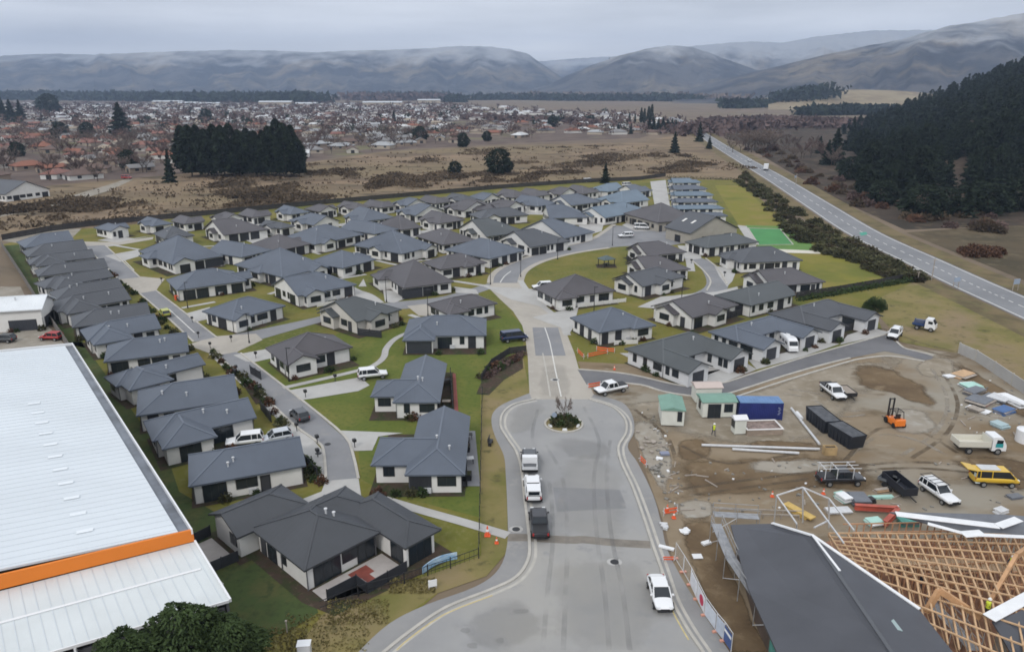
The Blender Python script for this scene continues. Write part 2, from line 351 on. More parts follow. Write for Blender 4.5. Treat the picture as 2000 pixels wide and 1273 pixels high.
def sm(px, k=4): return smooth_pts([G(*p) for p in px], k)
M_foot = ground_mat('footpath_asphalt', [(0.275, 0.272, 0.268), (0.235, 0.235, 0.235), (0.305, 0.295, 0.275)], [(0.12, 0.42, 0.62), (0.5, 0.55, 0.7)], rough=0.85)
sheet('footpath', sm(OUT_L) + sm(OUT_R), 0.050, M_foot)
sheet('road', sm(CDS_L) + sm(CDS_R), 0.056, M_asph)
sheet('road_patch', GL([(1080, 952), (1118, 953), (1210, 957), (1222, 985), (1222, 993), (1120, 998), (1088, 1000)]), 0.060, M_asph2)
ribbon('trench_patch', GL([(992, 1050), (1030, 1050), (1075, 1053), (1120, 1055), (1140, 1054), (1200, 1060), (1270, 1064)]), 1.3, 0.061, mat('trench_fill', (0.19, 0.17, 0.145), 0.9, 0.2, 0.6), 3)
ribbon('kerb', GL(CDS_L), 0.30, 0.056, M_kerb, 4, 0.12)
ribbon('kerb', GL(CDS_R), 0.30, 0.056, M_kerb, 4, 0.12)
for pts in (CDS_L, CDS_R):
    P = sm(pts, 4); L, Rr = ribbon_pts(P, 0.62 if pts is CDS_R else -0.62, 0.0)
    ribbon('channel', L, 0.30, 0.062, M_kerb, 0)
for pts in ([(775, 1270), (800, 1247), (868, 1200), (962, 1163)], [(1345, 1250), (1322, 1210), (1305, 1175)]):
    ribbon('yellow_line', GL(pts), 0.14, 0.066, M_yellow, 3)
# north of the turning head
sheet('road', GL([(1034, 768), (1040, 782), (1150, 782), (1160, 770), (1150, 752), (1132, 726), (1122, 690), (1106, 650), (1095, 628), (1062, 600), (1046, 588), (1028, 566), (1018, 552), (956, 552), (958, 566), (978, 586), (1002, 608), (1020, 636), (1026, 660), (1031, 700)]), 0.052, M_conc)
sheet('road', GL([(1040, 640), (1090, 640), (1105, 695), (1046, 695)]), 0.060, M_asph2)
M_RD = [(987, 551), (993, 536), (1020, 515), (1080, 496), (1150, 480), (1190, 466), (1215, 452), (1245, 436)]
sheet('road', sm([(957, 553), (962, 537), (985, 520), (1040, 499), (1100, 482), (1150, 470), (1178, 454), (1195, 440)], 3)
      + sm([(1330, 450), (1334, 476), (1250, 480), (1190, 484), (1120, 495), (1060, 511), (1026, 530), (1016, 553)], 3), 0.056, M_asph2)
for pts in ([(957, 553), (962, 537), (985, 520), (1040, 499), (1100, 482), (1150, 470), (1178, 454), (1200, 438)], [(1190, 484), (1120, 495), (1060, 511), (1026, 530), (1016, 553)]):
    ribbon('footpath', GL(pts), 1.5, 0.062, M_conc)
ribbon('footpath', GL([(1108, 655), (1095, 628), (1062, 600), (1046, 588), (1028, 566), (1016, 548)]), 1.4, 0.064, M_conc2)
ribbon('channel', GL([(1075, 775), (1066, 720), (1060, 690)]), 0.22, 0.070, M_kerb, 2)
ribbon('channel', GL([(1096, 775), (1084, 720), (1074, 670), (1064, 640)]), 0.18, 0.070, M_paint, 2)
ribbon('centre_line', GL([(977, 552), (985, 540), (998, 530)]), 0.25, 0.066, M_paint, 2)
# left street
S1 = [(425, 694), (460, 688), (470, 690), (556, 758), (611, 801), (672, 854), (684, 871), (694, 900), (699, 934), (638, 939), (634, 905), (630, 872), (621, 864), (576, 831), (508, 766)]
sheet('street', GL(S1), 0.056, M_asph2)
sheet('forecourt', GL([(637, 937), (700, 933), (706, 972), (660, 990), (560, 1000), (590, 975), (628, 960)]), 0.052, M_conc2)
sheet('street', GL([(365, 674), (397, 664), (422, 657), (448, 655), (500, 652), (513, 664), (470, 684), (460, 690), (425, 696)]), 0.054, M_conc)
sheet('street', GL([(274, 573), (304, 568), (360, 612), (422, 659), (380, 668), (320, 612)]), 0.056, M_asph2)
sheet('street', GL([(231, 545), (271, 540), (322, 545), (310, 560), (304, 570), (274, 575)]), 0.054, M_conc)
sheet('street', GL([(168, 481), (204, 479), (240, 512), (272, 542), (233, 546), (200, 512)]), 0.056, M_asph2)
sheet('street', GL([(140, 472), (209, 473), (230, 472), (300, 463), (298, 468), (215, 482), (168, 484)]), 0.052, M_conc)
sheet('street', sm([(448, 655), (520, 641), (613, 621), (700, 600), (772, 590), (850, 582), (900, 570), (957, 553)], 3)
      + sm([(965, 562), (900, 584), (860, 592), (830, 600), (720, 610), (640, 626), (513, 662)], 3), 0.050, M_asph2)
sheet('street', GL([(795, 598), (850, 592), (838, 618), (818, 617)]), 0.058, M_conc)
for pts in ([(700, 935), (690, 890), (674, 853), (612, 800), (557, 757), (470, 690)], [(637, 940), (632, 880), (618, 862), (574, 830), (506, 766), (424, 694)],
            [(424, 660), (362, 612), (305, 568)], [(378, 668), (320, 614), (272, 573)], [(272, 541), (206, 480)], [(232, 546), (166, 481)]):
    ribbon('kerb', GL(pts), 0.34, 0.056, M_kerb, 3, 0.10)
ribbon('footpath', GL([(415, 690), (500, 768), (570, 835), (618, 880), (628, 940)]), 1.3, 0.048, M_conc2, 3)
ribbon('channel', GL([(236, 502), (262, 528)]), 0.2, 0.062, M_paint, 0)
ribbon('channel', GL([(330, 604), (380, 650)]), 0.2, 0.062, M_paint, 0)
# garden paths and driveways
for pts, w in (([(553, 758), (704, 723), (735, 711), (750, 697), (755, 680), (775, 660), (817, 642)], 1.15),
               ([(750, 975), (820, 996), (905, 1020), (992, 1046)], 1.3), ([(855, 552), (880, 549), (930, 556), (956, 560)], 1.4),
               ([(693, 567), (722, 576), (745, 592)], 1.3), ([(525, 575), (580, 560), (715, 536)], 1.3), ([(735, 509), (790, 519), (845, 509)], 1.2),
               ([(765, 527), (800, 512), (845, 507)], 1.2), ([(215, 478), (272, 488)], 1.2), ([(355, 602), (420, 590)], 1.2), ([(800, 615), (830, 626), (836, 640)], 1.2),
               ([(900, 505), (950, 512), (985, 515)], 1.2), ([(600, 490), (625, 497)], 1.1), ([(395, 482), (470, 478)], 1.1), ([(1330, 480), (1345, 505), (1350, 530)], 2.0)):
    ribbon('path', GL(pts), w, 0.066, M_conc2, 4)
for poly in ([(563, 763), (704, 737), (722, 753), (700, 764), (609, 779), (585, 782)], [(661, 841), (787, 846), (739, 853), (727, 880), (692, 881), (676, 858)],
             [(545, 848), (600, 846), (630, 880), (634, 940), (600, 890), (560, 870)], [(456, 694), (531, 680), (531, 700), (495, 708), (480, 706)],
             [(690, 560), (720, 575), (740, 592), (700, 603), (680, 590), (672, 575)], [(748, 566), (830, 575), (790, 584), (770, 592), (752, 590)],
             [(205, 500), (270, 488), (275, 500), (235, 512)], [(405, 510), (455, 512), (432, 520)], [(520, 500), (600, 503), (555, 512)],
             [(362, 613), (410, 600), (412, 622), (380, 630)], [(560, 470), (590, 478), (570, 486)], [(945, 560), (1065, 566), (1085, 590), (1062, 600), (1000, 586)],
             [(1040, 620), (1130, 600), (1120, 640), (1110, 655), (1095, 640)], [(1245, 600), (1290, 580), (1400, 570), (1440, 560), (1445, 575), (1300, 605)],
             [(1340, 470), (1365, 480), (1370, 505), (1350, 508), (1335, 495)], [(1395, 520), (1440, 525), (1430, 550), (1420, 560), (1405, 540)],
             [(1270, 355), (1300, 352), (1310, 410), (1330, 450), (1240, 452), (1215, 440), (1280, 410)], [(1440, 440), (1458, 442), (1480, 478), (1466, 480)],
             [(885, 560), (930, 566), (935, 575), (890, 572)], [(480, 470), (520, 462), (545, 470), (500, 478)], [(780, 455), (850, 448), (870, 455), (800, 466)],
             [(985, 490), (1030, 482), (1050, 492), (1005, 506)], [(1130, 440), (1180, 435), (1175, 452), (1140, 462)], [(640, 460), (700, 462), (690, 470), (650, 470)],
             [(700, 560), (710, 545), (716, 560)], [(1240, 690), (1230, 700), (1210, 690)], [(190, 470), (230, 462), (262, 466), (300, 460), (230, 474)],
             [(905, 415), (1000, 408), (1080, 412), (1060, 420), (960, 418)], [(650, 440), (720, 428), (760, 440), (700, 448)], [(460, 440), (510, 432), (520, 440), (490, 446)]):
    sheet('driveway', GL(poly), 0.070 + 0.001 * (LAY['n'] % 5), M_conc2); LAY['n'] += 1
# the curving lane on the right with its little lawn
ribbon('lane', GL([(1340, 500), (1375, 515), (1395, 535), (1400, 560), (1370, 578), (1300, 590)]), 5.0, 0.060, M_asph2)
for pts in ([(1350, 508), (1375, 530), (1388, 550), (1380, 568)], [(1378, 505), (1402, 525), (1420, 555)]): ribbon('kerb', GL(pts), 0.4, 0.060, M_kerb, 3, 0.1)
# new street by the building site
N_UP = [(1128, 722), (1200, 728), (1250, 736), (1310, 750), (1350, 755), (1407, 750), (1471, 730), (1572, 698), (1650, 676), (1729, 654)]
N_LO = [(1728, 686), (1660, 700), (1600, 715), (1531, 735), (1460, 758), (1415, 771), (1370, 775), (1326, 771), (1290, 764), (1250, 752), (1190, 748), (1146, 752)]
sheet('new_street', sm(N_UP, 3) + sm([(1751, 670), (1765, 680), (1791, 687), (1823, 697), (1807, 704), (1773, 695)], 2) + sm(N_LO, 3), 0.056, M_asph3)
for pts in (N_UP, N_LO[1:-1], [(1751, 668), (1765, 680), (1791, 687), (1823, 695)]): ribbon('kerb', GL(pts), 0.35, 0.056, M_kerb, 3, 0.12)
ribbon('kerb', GL([(1440, 775), (1531, 745), (1650, 709), (1690, 700), (1740, 696), (1805, 706)]), 0.35, 0.04, M_kerb, 3, 0.12)
for poly in ([(1400, 752), (1340, 745), (1330, 736), (1405, 722), (1450, 705), (1478, 722)], [(1478, 722), (1462, 704), (1530, 690), (1600, 668), (1640, 672), (1570, 696)],
             [(1640, 674), (1655, 655), (1700, 640), (1740, 650), (1700, 660)], [(1326, 736), (1400, 705), (1410, 722), (1345, 746)]):
    sheet('driveway', GL(poly), 0.072, M_conc2)
# highway
HWP = GL([(2700, 905), (2300, 732), (2000, 600), (1900, 556), (1800, 509), (1686, 455), (1600, 402), (1517, 350), (1450, 311), (1400, 281), (1362, 256), (1335, 240), (1312, 229)])
ribbon('highway', HWP, 11.5, 0.03, M_hwy, 6)
for off, w in ((5.0, 0.16), (-5.0, 0.16)):
    P = smooth_pts(HWP, 6); L, _ = ribbon_pts(P, off, 0); ribbon('edge_line', L, 0.28, 0.036, M_paint, 0)
P = smooth_pts(HWP, 14)
for i in range(14, 150, 2): ribbon('centre_line', [P[i], P[i + 1]], 0.25, 0.037, M_paint, 0)
P = smooth_pts(HWP, 6)
M_hverge = ground_mat('highway_verge', [(0.175, 0.135, 0.075), (0.11, 0.09, 0.05), (0.15, 0.135, 0.06)], [(0.1, 0.42, 0.6), (0.4, 0.5, 0.68)])
L, _ = ribbon_pts(P[:64], -9.0, 0); ribbon('verge', L, 6.0, 0.022, M_hverge, 0)
L, _ = ribbon_pts(P[:64], 9.5, 0); ribbon('verge', L, 6.0, 0.022, M_hverge, 0)
sheet('green_marking', GL([(1678, 455), (1692, 453), (1694, 458), (1682, 461)]), 0.05, mat('green_paint', (0.05, 0.28, 0.2), 0.7))
# bowling green
sheet('green_surround', GL([(1455, 440), (1530, 442), (1600, 487), (1605, 492), (1485, 490)]), 0.040, mat('surround_turf', (0.10, 0.20, 0.045), 0.9, 0.15, 0.2))
sheet('bowling_green', GL([(1461, 446), (1524, 448), (1549, 478), (1482, 479)]), 0.048, mat('bowling_turf', (0.060, 0.225, 0.070), 0.85, 0.08, 0.15))
ribbon('kerb', GL([(1461, 446), (1524, 448), (1549, 478), (1482, 479), (1461, 446)]), 0.35, 0.04, M_kerb, 0, 0.12)
sheet('path', GL([(1494, 486), (1598, 490), (1603, 496), (1500, 493)]), 0.056, mat('pale_path', (0.58, 0.55, 0.47), 0.8, 0.06, 0.5))

# wear on the road: stains, tyre tracks, a few darker seals
STAIN = ([(.17, .17, .172), (.20, .195, .185)], [(.4, .42, .62)]); BEIGE = ([(.335, .322, .295), (.31, .30, .275)], [(.3, .42, .62)])
for poly, cl, rim in (([(1110, 900), (1190, 905), (1215, 950), (1200, 1040), (1110, 1045), (1085, 980)], BEIGE, 1.5), ([(1090, 1110), (1240, 1100), (1280, 1180), (1230, 1260), (1110, 1230)], BEIGE, 1.5), ([(900, 1220), (1010, 1180), (1060, 1230), (960, 1270)], STAIN, 1.6),
                      ([(1005, 1192), (1030, 1190), (1032, 1197), (1008, 1198)], STAIN, 1.9), ([(900, 1228), (916, 1226), (918, 1236), (902, 1236)], STAIN, 1.9), ([(912, 1258), (930, 1256), (932, 1266), (916, 1266)], STAIN, 1.9), ([(970, 1248), (982, 1246), (984, 1256), (972, 1256)], STAIN, 1.9),
                      ([(1100, 860), (1180, 870), (1190, 890), (1110, 890)], STAIN, 1.7), ([(1010, 800), (1060, 790), (1040, 830), (1000, 850)], BEIGE, 1.5), ([(1060, 720), (1100, 715), (1110, 770), (1060, 770)], BEIGE, 1.4)):
    soft_sheet('road_stain', GL(poly), 0.0665 + .0004 * (LAY['n'] % 9), *cl, rim=rim, nscale=.22, amax=.17); LAY['n'] += 1
def worn(name, col, lo, hi, sc, amax=.8):
    m = mat(name, col, .9, .15, .5); nt = m.node_tree; bs = nt.nodes['Principled BSDF']; g = nt.nodes.new('ShaderNodeNewGeometry'); n = nt.nodes.new('ShaderNodeTexNoise'); n.inputs['Scale'].default_value = sc; n.inputs['Detail'].default_value = 5
    nt.links.new(g.outputs['Position'], n.inputs['Vector']); r = nt.nodes.new('ShaderNodeMapRange'); r.inputs[1].default_value = lo; r.inputs[2].default_value = hi; nt.links.new(n.outputs[0], r.inputs[0]); r.inputs[4].default_value = amax; nt.links.new(r.outputs[0], bs.inputs['Alpha']); return m
M_trk = worn('tyre_marks', (.20, .20, .20), .40, .80, .22, .35); M_rut = worn('wheel_ruts', (.125, .092, .058), .40, .62, .30); M_rut2 = worn('pale_ruts', (.32, .285, .235), .42, .66, .30)
for pts in ([(1060, 1270), (1070, 1150), (1080, 1040), (1070, 930), (1040, 860), (1050, 800)], [(1100, 1270), (1105, 1150), (1108, 1040), (1098, 930), (1065, 870)], [(1190, 1270), (1180, 1150), (1165, 1040), (1160, 930), (1170, 860), (1140, 795)], [(1230, 1270), (1215, 1150), (1193, 1040), (1185, 930), (1192, 860)]):
    ribbon('tyre_marks', GL(pts), .45, .0705, M_trk, 4)
for pts, mm in (([(1300, 960), (1400, 945), (1560, 925), (1720, 905), (1850, 905), (2020, 925)], M_rut), ([(1300, 975), (1400, 960), (1560, 938), (1720, 916), (1850, 918), (2020, 940)], M_rut), ([(1660, 890), (1720, 850), (1790, 860), (1850, 890)], M_rut2), ([(1650, 900), (1715, 838), (1800, 845), (1870, 885)], M_rut), ([(1700, 800), (1650, 800), (1600, 770), (1540, 760)], M_rut2), ([(1690, 810), (1640, 812), (1590, 782), (1530, 768)], M_rut2),
                ([(1760, 890), (1830, 840), (1850, 780), (1820, 720)], M_rut2), ([(1780, 895), (1850, 845), (1870, 785), (1840, 725)], M_rut), ([(1240, 800), (1300, 850), (1320, 900)], M_rut), ([(1330, 870), (1420, 905), (1560, 885)], M_rut), ([(1720, 640), (1800, 670), (1880, 690)], M_rut), ([(1712, 650), (1790, 680), (1870, 700)], M_rut)):
    ribbon('wheel_ruts', GL(pts), .55, .0478 + .0003 * (LAY['n'] % 11), mm, 5); LAY['n'] += 1

# ------------------------------------------------------------------ hills
M_hill = ground_mat('tussock_hill', [(0.085, 0.083, 0.086), (0.034, 0.038, 0.048), (0.165, 0.140, 0.108), (0.028, 0.032, 0.037)],
                    [(0.004, 0.44, 0.56), (0.0022, 0.52, 0.62), (0.011, 0.56, 0.64)], bump=0.45, bdist=60.0)
def frost_mist(m, z0, z1):
    """hoarfrost, with the mist on the tops painted in above a level: whitens with height, broken by noise"""
    nt = m.node_tree; b = nt.nodes['Principled BSDF']; src = b.inputs['Base Color'].links[0].from_socket
    g = nt.nodes.new('ShaderNodeNewGeometry'); s = nt.nodes.new('ShaderNodeSeparateXYZ'); nt.links.new(g.outputs['Position'], s.inputs[0])
    n = nt.nodes.new('ShaderNodeTexNoise'); n.inputs['Scale'].default_value = 0.006; n.inputs['Detail'].default_value = 5; nt.links.new(g.outputs['Position'], n.inputs['Vector'])
    a = nt.nodes.new('ShaderNodeMath'); a.operation = 'MULTIPLY_ADD'; a.inputs[1].default_value = (z1 - z0) * 2.4; nt.links.new(n.outputs[0], a.inputs[0]); nt.links.new(s.outputs['Z'], a.inputs[2])
    r = nt.nodes.new('ShaderNodeMapRange'); r.inputs[1].default_value = z0 + (z1 - z0) * 1.2; r.inputs[2].default_value = z1 + (z1 - z0) * 1.2; r.inputs[4].default_value = 0.5
    nt.links.new(a.outputs[0], r.inputs[0])
    mxn = nt.nodes.new('ShaderNodeMix'); mxn.data_type = 'RGBA'; nt.links.new(r.outputs[0], mxn.inputs[0]); nt.links.new(src, mxn.inputs[6]); mxn.inputs[7].default_value = (0.62, 0.64, 0.66, 1)
    nt.links.new(mxn.outputs[2], b.inputs['Base Color'])
frost_mist(M_hill, 190, 330)  # hoarfrost plus hilltop mist, both put into the hill colour
M_hill2 = M_hill.copy(); M_hill2.name = 'near_hill'
M_tan = ground_mat('tan_pasture', [(0.27, 0.22, 0.14), (0.20, 0.155, 0.10), (0.30, 0.25, 0.16)], [(0.01, 0.42, 0.62), (0.04, 0.5, 0.65)])
def hills(name, sky_pts, D, depth, m, spur=0.5, nx=170, ny=34, seed=0, tilt=0.0, back=0.5, sc=1.0):
    """a range whose crest runs across the view about D metres away: spurs and gullies fall towards the plain"""
    xs = [p[0] for p in sky_pts]; mb = MB(); rings = []
    for j in range(ny):
        v = j / (ny - 1) * (1 + back)                         # 0 = foot, 1 = crest, beyond = far side
        ring = []
        for i in range(nx):
            px = xs[0] + (xs[-1] - xs[0]) * i / (nx - 1)
            py = float(np.interp(px, xs, [p[1] for p in sky_pts]))
            Dc = D + tilt * (px - xs[0]) / (xs[-1] - xs[0])
            X = (px - 1000.0) / FPX * Dc; h = max(0.0, (YH - py) / FPX * Dc * 1.0 + CAMH)
            prof = (v ** 1.25 if v <= 1 else max(0.0, 1 - (v - 1) * 0.8))
            w = noise.noise(Vector((X / (900 * sc) + seed, v * 0.8, seed)))
            gul = 0.0; amp = 1.0; lam = 520.0 * sc
            for o_ in range(4):                                # gullies running down the slope, branching with distance
                gul += amp * (1 - abs(noise.noise(Vector((X / lam + seed * 3 + (0.55 - 0.3 * o_) * v + 0.5 * w, v * (0.9 + 0.5 * o_), seed + o_)))) * 2.2); amp *= 0.52; lam *= 0.47
            f = (v * (1 - v) * 4) ** 0.7 if v < 1 else 0
            z = h * (prof + spur * f * (0.22 * w + 0.20 * (gul - 0.9)))
            z += 0.012 * h * noise.noise(Vector((X / 45, v * 9, seed)))
            Y = Dc - depth * (1 - v) + 120 * w * (1 - min(v, 1))
            ring.append((X * (Y / Dc) if v < 1 else X, Y, z if (0 < j) else -2.0))
        rings.append(ring)
    mb.loft(rings, cap=False, closed=False)
    return tag(mb.build(name, m, smooth=True), kind='structure')
hills('hills', [(-700, 130), (-300, 124), (0, 121), (60, 116), (150, 112), (230, 114), (300, 111), (400, 108), (480, 106), (560, 107), (640, 110), (700, 107), (760, 106), (850, 103), (900, 99), (960, 100), (1000, 105), (1030, 113), (1055, 130), (1090, 152), (1130, 166), (1180, 172)],
      6200, 1500, M_hill, 0.75, 420, 46, 1.3)
hills('hills', [(900, 128), (1000, 126), (1060, 125), (1110, 121), (1160, 118), (1230, 116), (1300, 112), (1400, 112)], 8600, 1200, M_hill, 0.5, 120, 22, 4.1)
hills('hills', [(1180, 118), (1280, 104), (1340, 98), (1400, 92), (1500, 91), (1550, 83), (1600, 77), (1650, 72), (1740, 71), (1900, 66), (2100, 60)], 6600, 1500, M_hill, 0.7, 260, 36, 7.7)
hills('hills', [(1030, 176), (1070, 166), (1100, 151), (1150, 131), (1200, 115), (1250, 103), (1290, 98), (1330, 101), (1360, 110), (1400, 124), (1450, 140), (1500, 150), (1560, 160)], 4800, 1100, M_hill, 0.8, 240, 40, 9.2)
hills('hills', [(1300, 182), (1350, 172), (1420, 150), (1500, 132), (1570, 115), (1640, 100), (1700, 90), (1740, 79), (1800, 63), (1850, 56), (1900, 46), (2000, 32), (2150, 22), (2400, 18), (2700, 30)],
      3700, 1400, M_hill2, 0.9, 420, 56, 2.6, -500)
hills('hills', [(1480, 192), (1510, 186), (1550, 179), (1600, 175), (1650, 174), (1700, 175), (1750, 178), (1790, 183), (1830, 190)], 2000, 420, M_tan, 0.25, 60, 18, 5.5)

HAZE_DENSITY = 0.00012

# ------------------------------------------------------------------ village houses
ROOFC = {'w': (0.62, 0.65, 0.67), 'b': (0.086, 0.102, 0.130), 'c': (0.064, 0.069, 0.079), 'k': (0.074, 0.069, 0.075), 't': (0.118, 0.160, 0.205), 'g': (0.066, 0.074, 0.078), 'd': (0.052, 0.056, 0.063)}
ROOFN = {'w': 'white', 'b': 'blue-grey', 'c': 'charcoal', 'k': 'brown-grey', 't': 'pale blue', 'g': 'green-grey', 'd': 'dark charcoal'}
def roof_mat(k):
    """long-run steel: faint ribs run down every slope, whichever way it faces"""
    n = 'roof_steel_' + k
    if n in MATS: return MATS[n]
    m = mat(n, ROOFC[k], 0.45, 0.10, 0.18, spec=0.4, detail=7); nt = m.node_tree; N = nt.nodes.new; L = nt.links.new
    t = N('ShaderNodeTexCoord'); po = N('ShaderNodeSeparateXYZ'); no = N('ShaderNodeSeparateXYZ'); L(t.outputs['Object'], po.inputs[0]); L(t.outputs['Normal'], no.inputs[0])
    def mth(op, a, b=None):
        q = N('ShaderNodeMath'); q.operation = op
        for i, v in enumerate((a, b)):
            if v is None: continue
            if isinstance(v, (int, float)): q.inputs[i].default_value = v
            else: L(v, q.inputs[i])
        return q.outputs[0]
    sel = mth('GREATER_THAN', mth('ABSOLUTE', no.outputs['X']), mth('ABSOLUTE', no.outputs['Y']))
    mxn = N('ShaderNodeMix'); L(sel, mxn.inputs[0]); L(po.outputs['X'], mxn.inputs[2]); L(po.outputs['Y'], mxn.inputs[3])
    h = mth('POWER', mth('ABSOLUTE', mth('SINE', mth('MULTIPLY', mxn.outputs[0], math.pi / 0.62))), 0.35)
    bp = N('ShaderNodeBump'); bp.inputs['Strength'].default_value = 0.22; bp.inputs['Distance'].default_value = 0.04; L(h, bp.inputs['Height']); L(bp.outputs[0], nt.nodes['Principled BSDF'].inputs['Normal'])
    return m
def ridge_mat(k): return mat('roof_cap_' + k, tuple(min(1, c * 1.22 + 0.006) for c in ROOFC[k]), 0.4)
WALLC = {'w': (0.70, 0.69, 0.665), 'e': (0.56, 0.535, 0.49), 's': (0.36, 0.335, 0.29), 'o': (0.62, 0.625, 0.63)}
def wall_mat(k): return mat('wall_' + k, WALLC[k], 0.8, 0.05, 0.5)
M_dark = mat('dark_cladding', (0.032, 0.034, 0.040), 0.6, 0.15, 0.8)
M_frame = mat('window_frame', (0.022, 0.023, 0.026), 0.45)
M_glass = mat('window_glass', (0.022, 0.028, 0.034), 0.12, spec=0.5)
M_door = mat('entry_door', (0.05, 0.052, 0.06), 0.5)
M_garage = mat('garage_steel', (0.042, 0.046, 0.056), 0.5, 0.08, 2.0)
M_pipe = mat('downpipe', (0.10, 0.10, 0.11), 0.5)
M_galv = mat('galvanised', (0.55, 0.56, 0.57), 0.4, 0.1, 2.0)

SP = 0.45            # roof pitch, rise over run
def roof_block(mb, x0, x1, y0, y1, z, axis, hipA=True, hipB=True, cap=True):
    """a hipped or gabled roof over one rectangle: a thin shell with fascias, ridge caps as second material"""
    T = lambda x, y: (x, y) if axis == 'x' else (y, x)
    if axis == 'y': x0, x1, y0, y1 = y0, y1, x0, x1
    hw = (y1 - y0) / 2; ym = (y0 + y1) / 2; zr = z + SP * hw
    ra = x0 + (hw if hipA else 0.0); rb = x1 - (hw if hipB else 0.0)
    if ra > rb: ra = rb = (ra + rb) / 2
    P = [T(x0, y0) + (z,), T(x1, y0) + (z,), T(x1, y1) + (z,), T(x0, y1) + (z,), T(ra, ym) + (zr,), T(rb, ym) + (zr,)]
    fs = [(0, 1, 5, 4), (2, 3, 4, 5)]
    edge = [(0, 1), (2, 3)]
    if hipA: fs.append((3, 0, 4)); edge.append((3, 0))
    else: edge += [(3, 4), (4, 0)]
    if hipB: fs.append((1, 2, 5)); edge.append((1, 2))
    else: edge += [(1, 5), (5, 2)]
    o = 6; Q = [(p[0], p[1], p[2] - 0.2) for p in P]
    F = list(fs) + [tuple(i + o for i in f[::-1]) for f in fs] + [(a, a + o, b + o, b) for a, b in edge]
    mb.add(P + Q, [f for f in F if len(set(f)) > 2], 0)
    if cap:
        lines = [(4, 5)] + ([(0, 4), (3, 4)] if hipA else []) + ([(1, 5), (2, 5)] if hipB else [])
        for a, b in lines:
            if (Vector(P[a]) - Vector(P[b])).length > 0.2: mb.bar(Vector(P[a]) + Vector((0, 0, 0.0)), Vector(P[b]) + Vector((0, 0, 0.0)), 0.24, 0.07, 1)
    return zr
def wall_block(mb, x0, x1, y0, y1, h, axis, gA, gB, rx0, rx1, ry0, ry1):
    """walls of one rectangle; a gabled end carries its wall up to the roof"""
    P = [(x0, y0), (x1, y0), (x1, y1), (x0, y1)]
    mb.add([p + (0.0,) for p in P] + [p + (h,) for p in P], [(i, (i + 1) % 4, 4 + (i + 1) % 4, 4 + i) for i in range(4)] + [(4, 5, 6, 7)], 0)
    def tri(x, ya, yb, ax):
        ym = (ya + yb) / 2; zt = h + SP * (yb - ya) / 2
        c = [(x, ya, h), (x, yb, h), (x, ym, zt)]; t = 0.12
        c2 = [(x + t, ya, h), (x + t, yb, h), (x + t, ym, zt)]
        if ax == 'y': c = [(p[1], p[0], p[2]) for p in c]; c2 = [(p[1], p[0], p[2]) for p in c2]
        mb.add(c + c2, [(0, 1, 2), (3, 4, 5), (0, 2, 5, 3), (1, 4, 5, 2)], 0)
    if axis == 'x':
        if gA: tri(x0, y0, y1, 'x')
        if gB: tri(x1 - 0.12, y0, y1, 'x')
    else:
        if gA: tri(y0, x0, x1, 'y')
        if gB: tri(y1 - 0.12, x0, x1, 'y')

WCACHE = {}
def win_mesh(kind, w, h):
    k = (kind, round(w, 1), round(h, 1))
    if k in WCACHE: return WCACHE[k]
    w, h = k[1], k[2]
    f = MB(); p = MB()
    if kind == 'G':
        for i in range(5): f.box(0, -0.03, h * (i + 0.5) / 5, w, 0.06, h / 5 - 0.04, 0)
        f.box(0, -0.015, h / 2, w + 0.16, 0.05, h + 0.1, 1)
        WCACHE[k] = (f.mesh('garage_door', [M_garage, M_frame]), None)
    elif kind == 'P':
        n = max(2, int(w / 0.35))
        for i in range(n): f.box(-w / 2 + w * (i + 0.5) / n, -0.03, h / 2, w / n - 0.03, 0.06, h)
        f.box(0, -0.012, h / 2, w, 0.03, h)
        WCACHE[k] = (f.mesh('cladding_panel', M_dark), None)
    elif kind == 'D':
        f.box(0, -0.03, h / 2, w, 0.06, h); f.box(0, -0.045, h / 2, w * 0.8, 0.06, h * 0.92, 1)
        WCACHE[k] = (f.mesh('door', [M_frame, M_door]), None)
    else:
        f.box(0, -0.03, h / 2, w + 0.14, 0.06, h + 0.14)
        n = 3 if w > 2.2 else (2 if w > 1.0 else 1)
        for i in range(n): p.box(-w / 2 + w * (i + 0.5) / n, -0.05, h / 2, w / n - 0.06, 0.05, h - 0.02)
        WCACHE[k] = (f.mesh('window', M_frame), p.mesh('pane', M_glass))
    return WCACHE[k]
PNAME = {'G': 'garage_door', 'P': 'cladding_panel', 'D': 'door', 'W': 'window', 'T': 'window', 'S': 'window', 'V': 'window'}
PSIZE = {'W': (1.7, 1.15, 0.95), 'T': (0.7, 1.3, 0.85), 'S': (2.4, 2.05, 0.06), 'D': (1.1, 2.05, 0.05), 'P': (2.0, 2.3, 0.05), 'G': (2.5, 2.1, 0.03), 'V': (4.6, 2.1, 0.03)}
def put(house, kind, x, y, nx, ny, w=None, near=True):
    pw, ph, sill = PSIZE[kind]; w = w or pw
    f, p = win_mesh('G' if kind in 'GV' else kind, w, ph)
    rz = math.atan2(nx, -ny)
    o = link('garage_door' if kind in 'GV' else PNAME[kind], f, house, (x, y, sill), rz)
    if p is not None and near: link('pane', p, o)
    return o
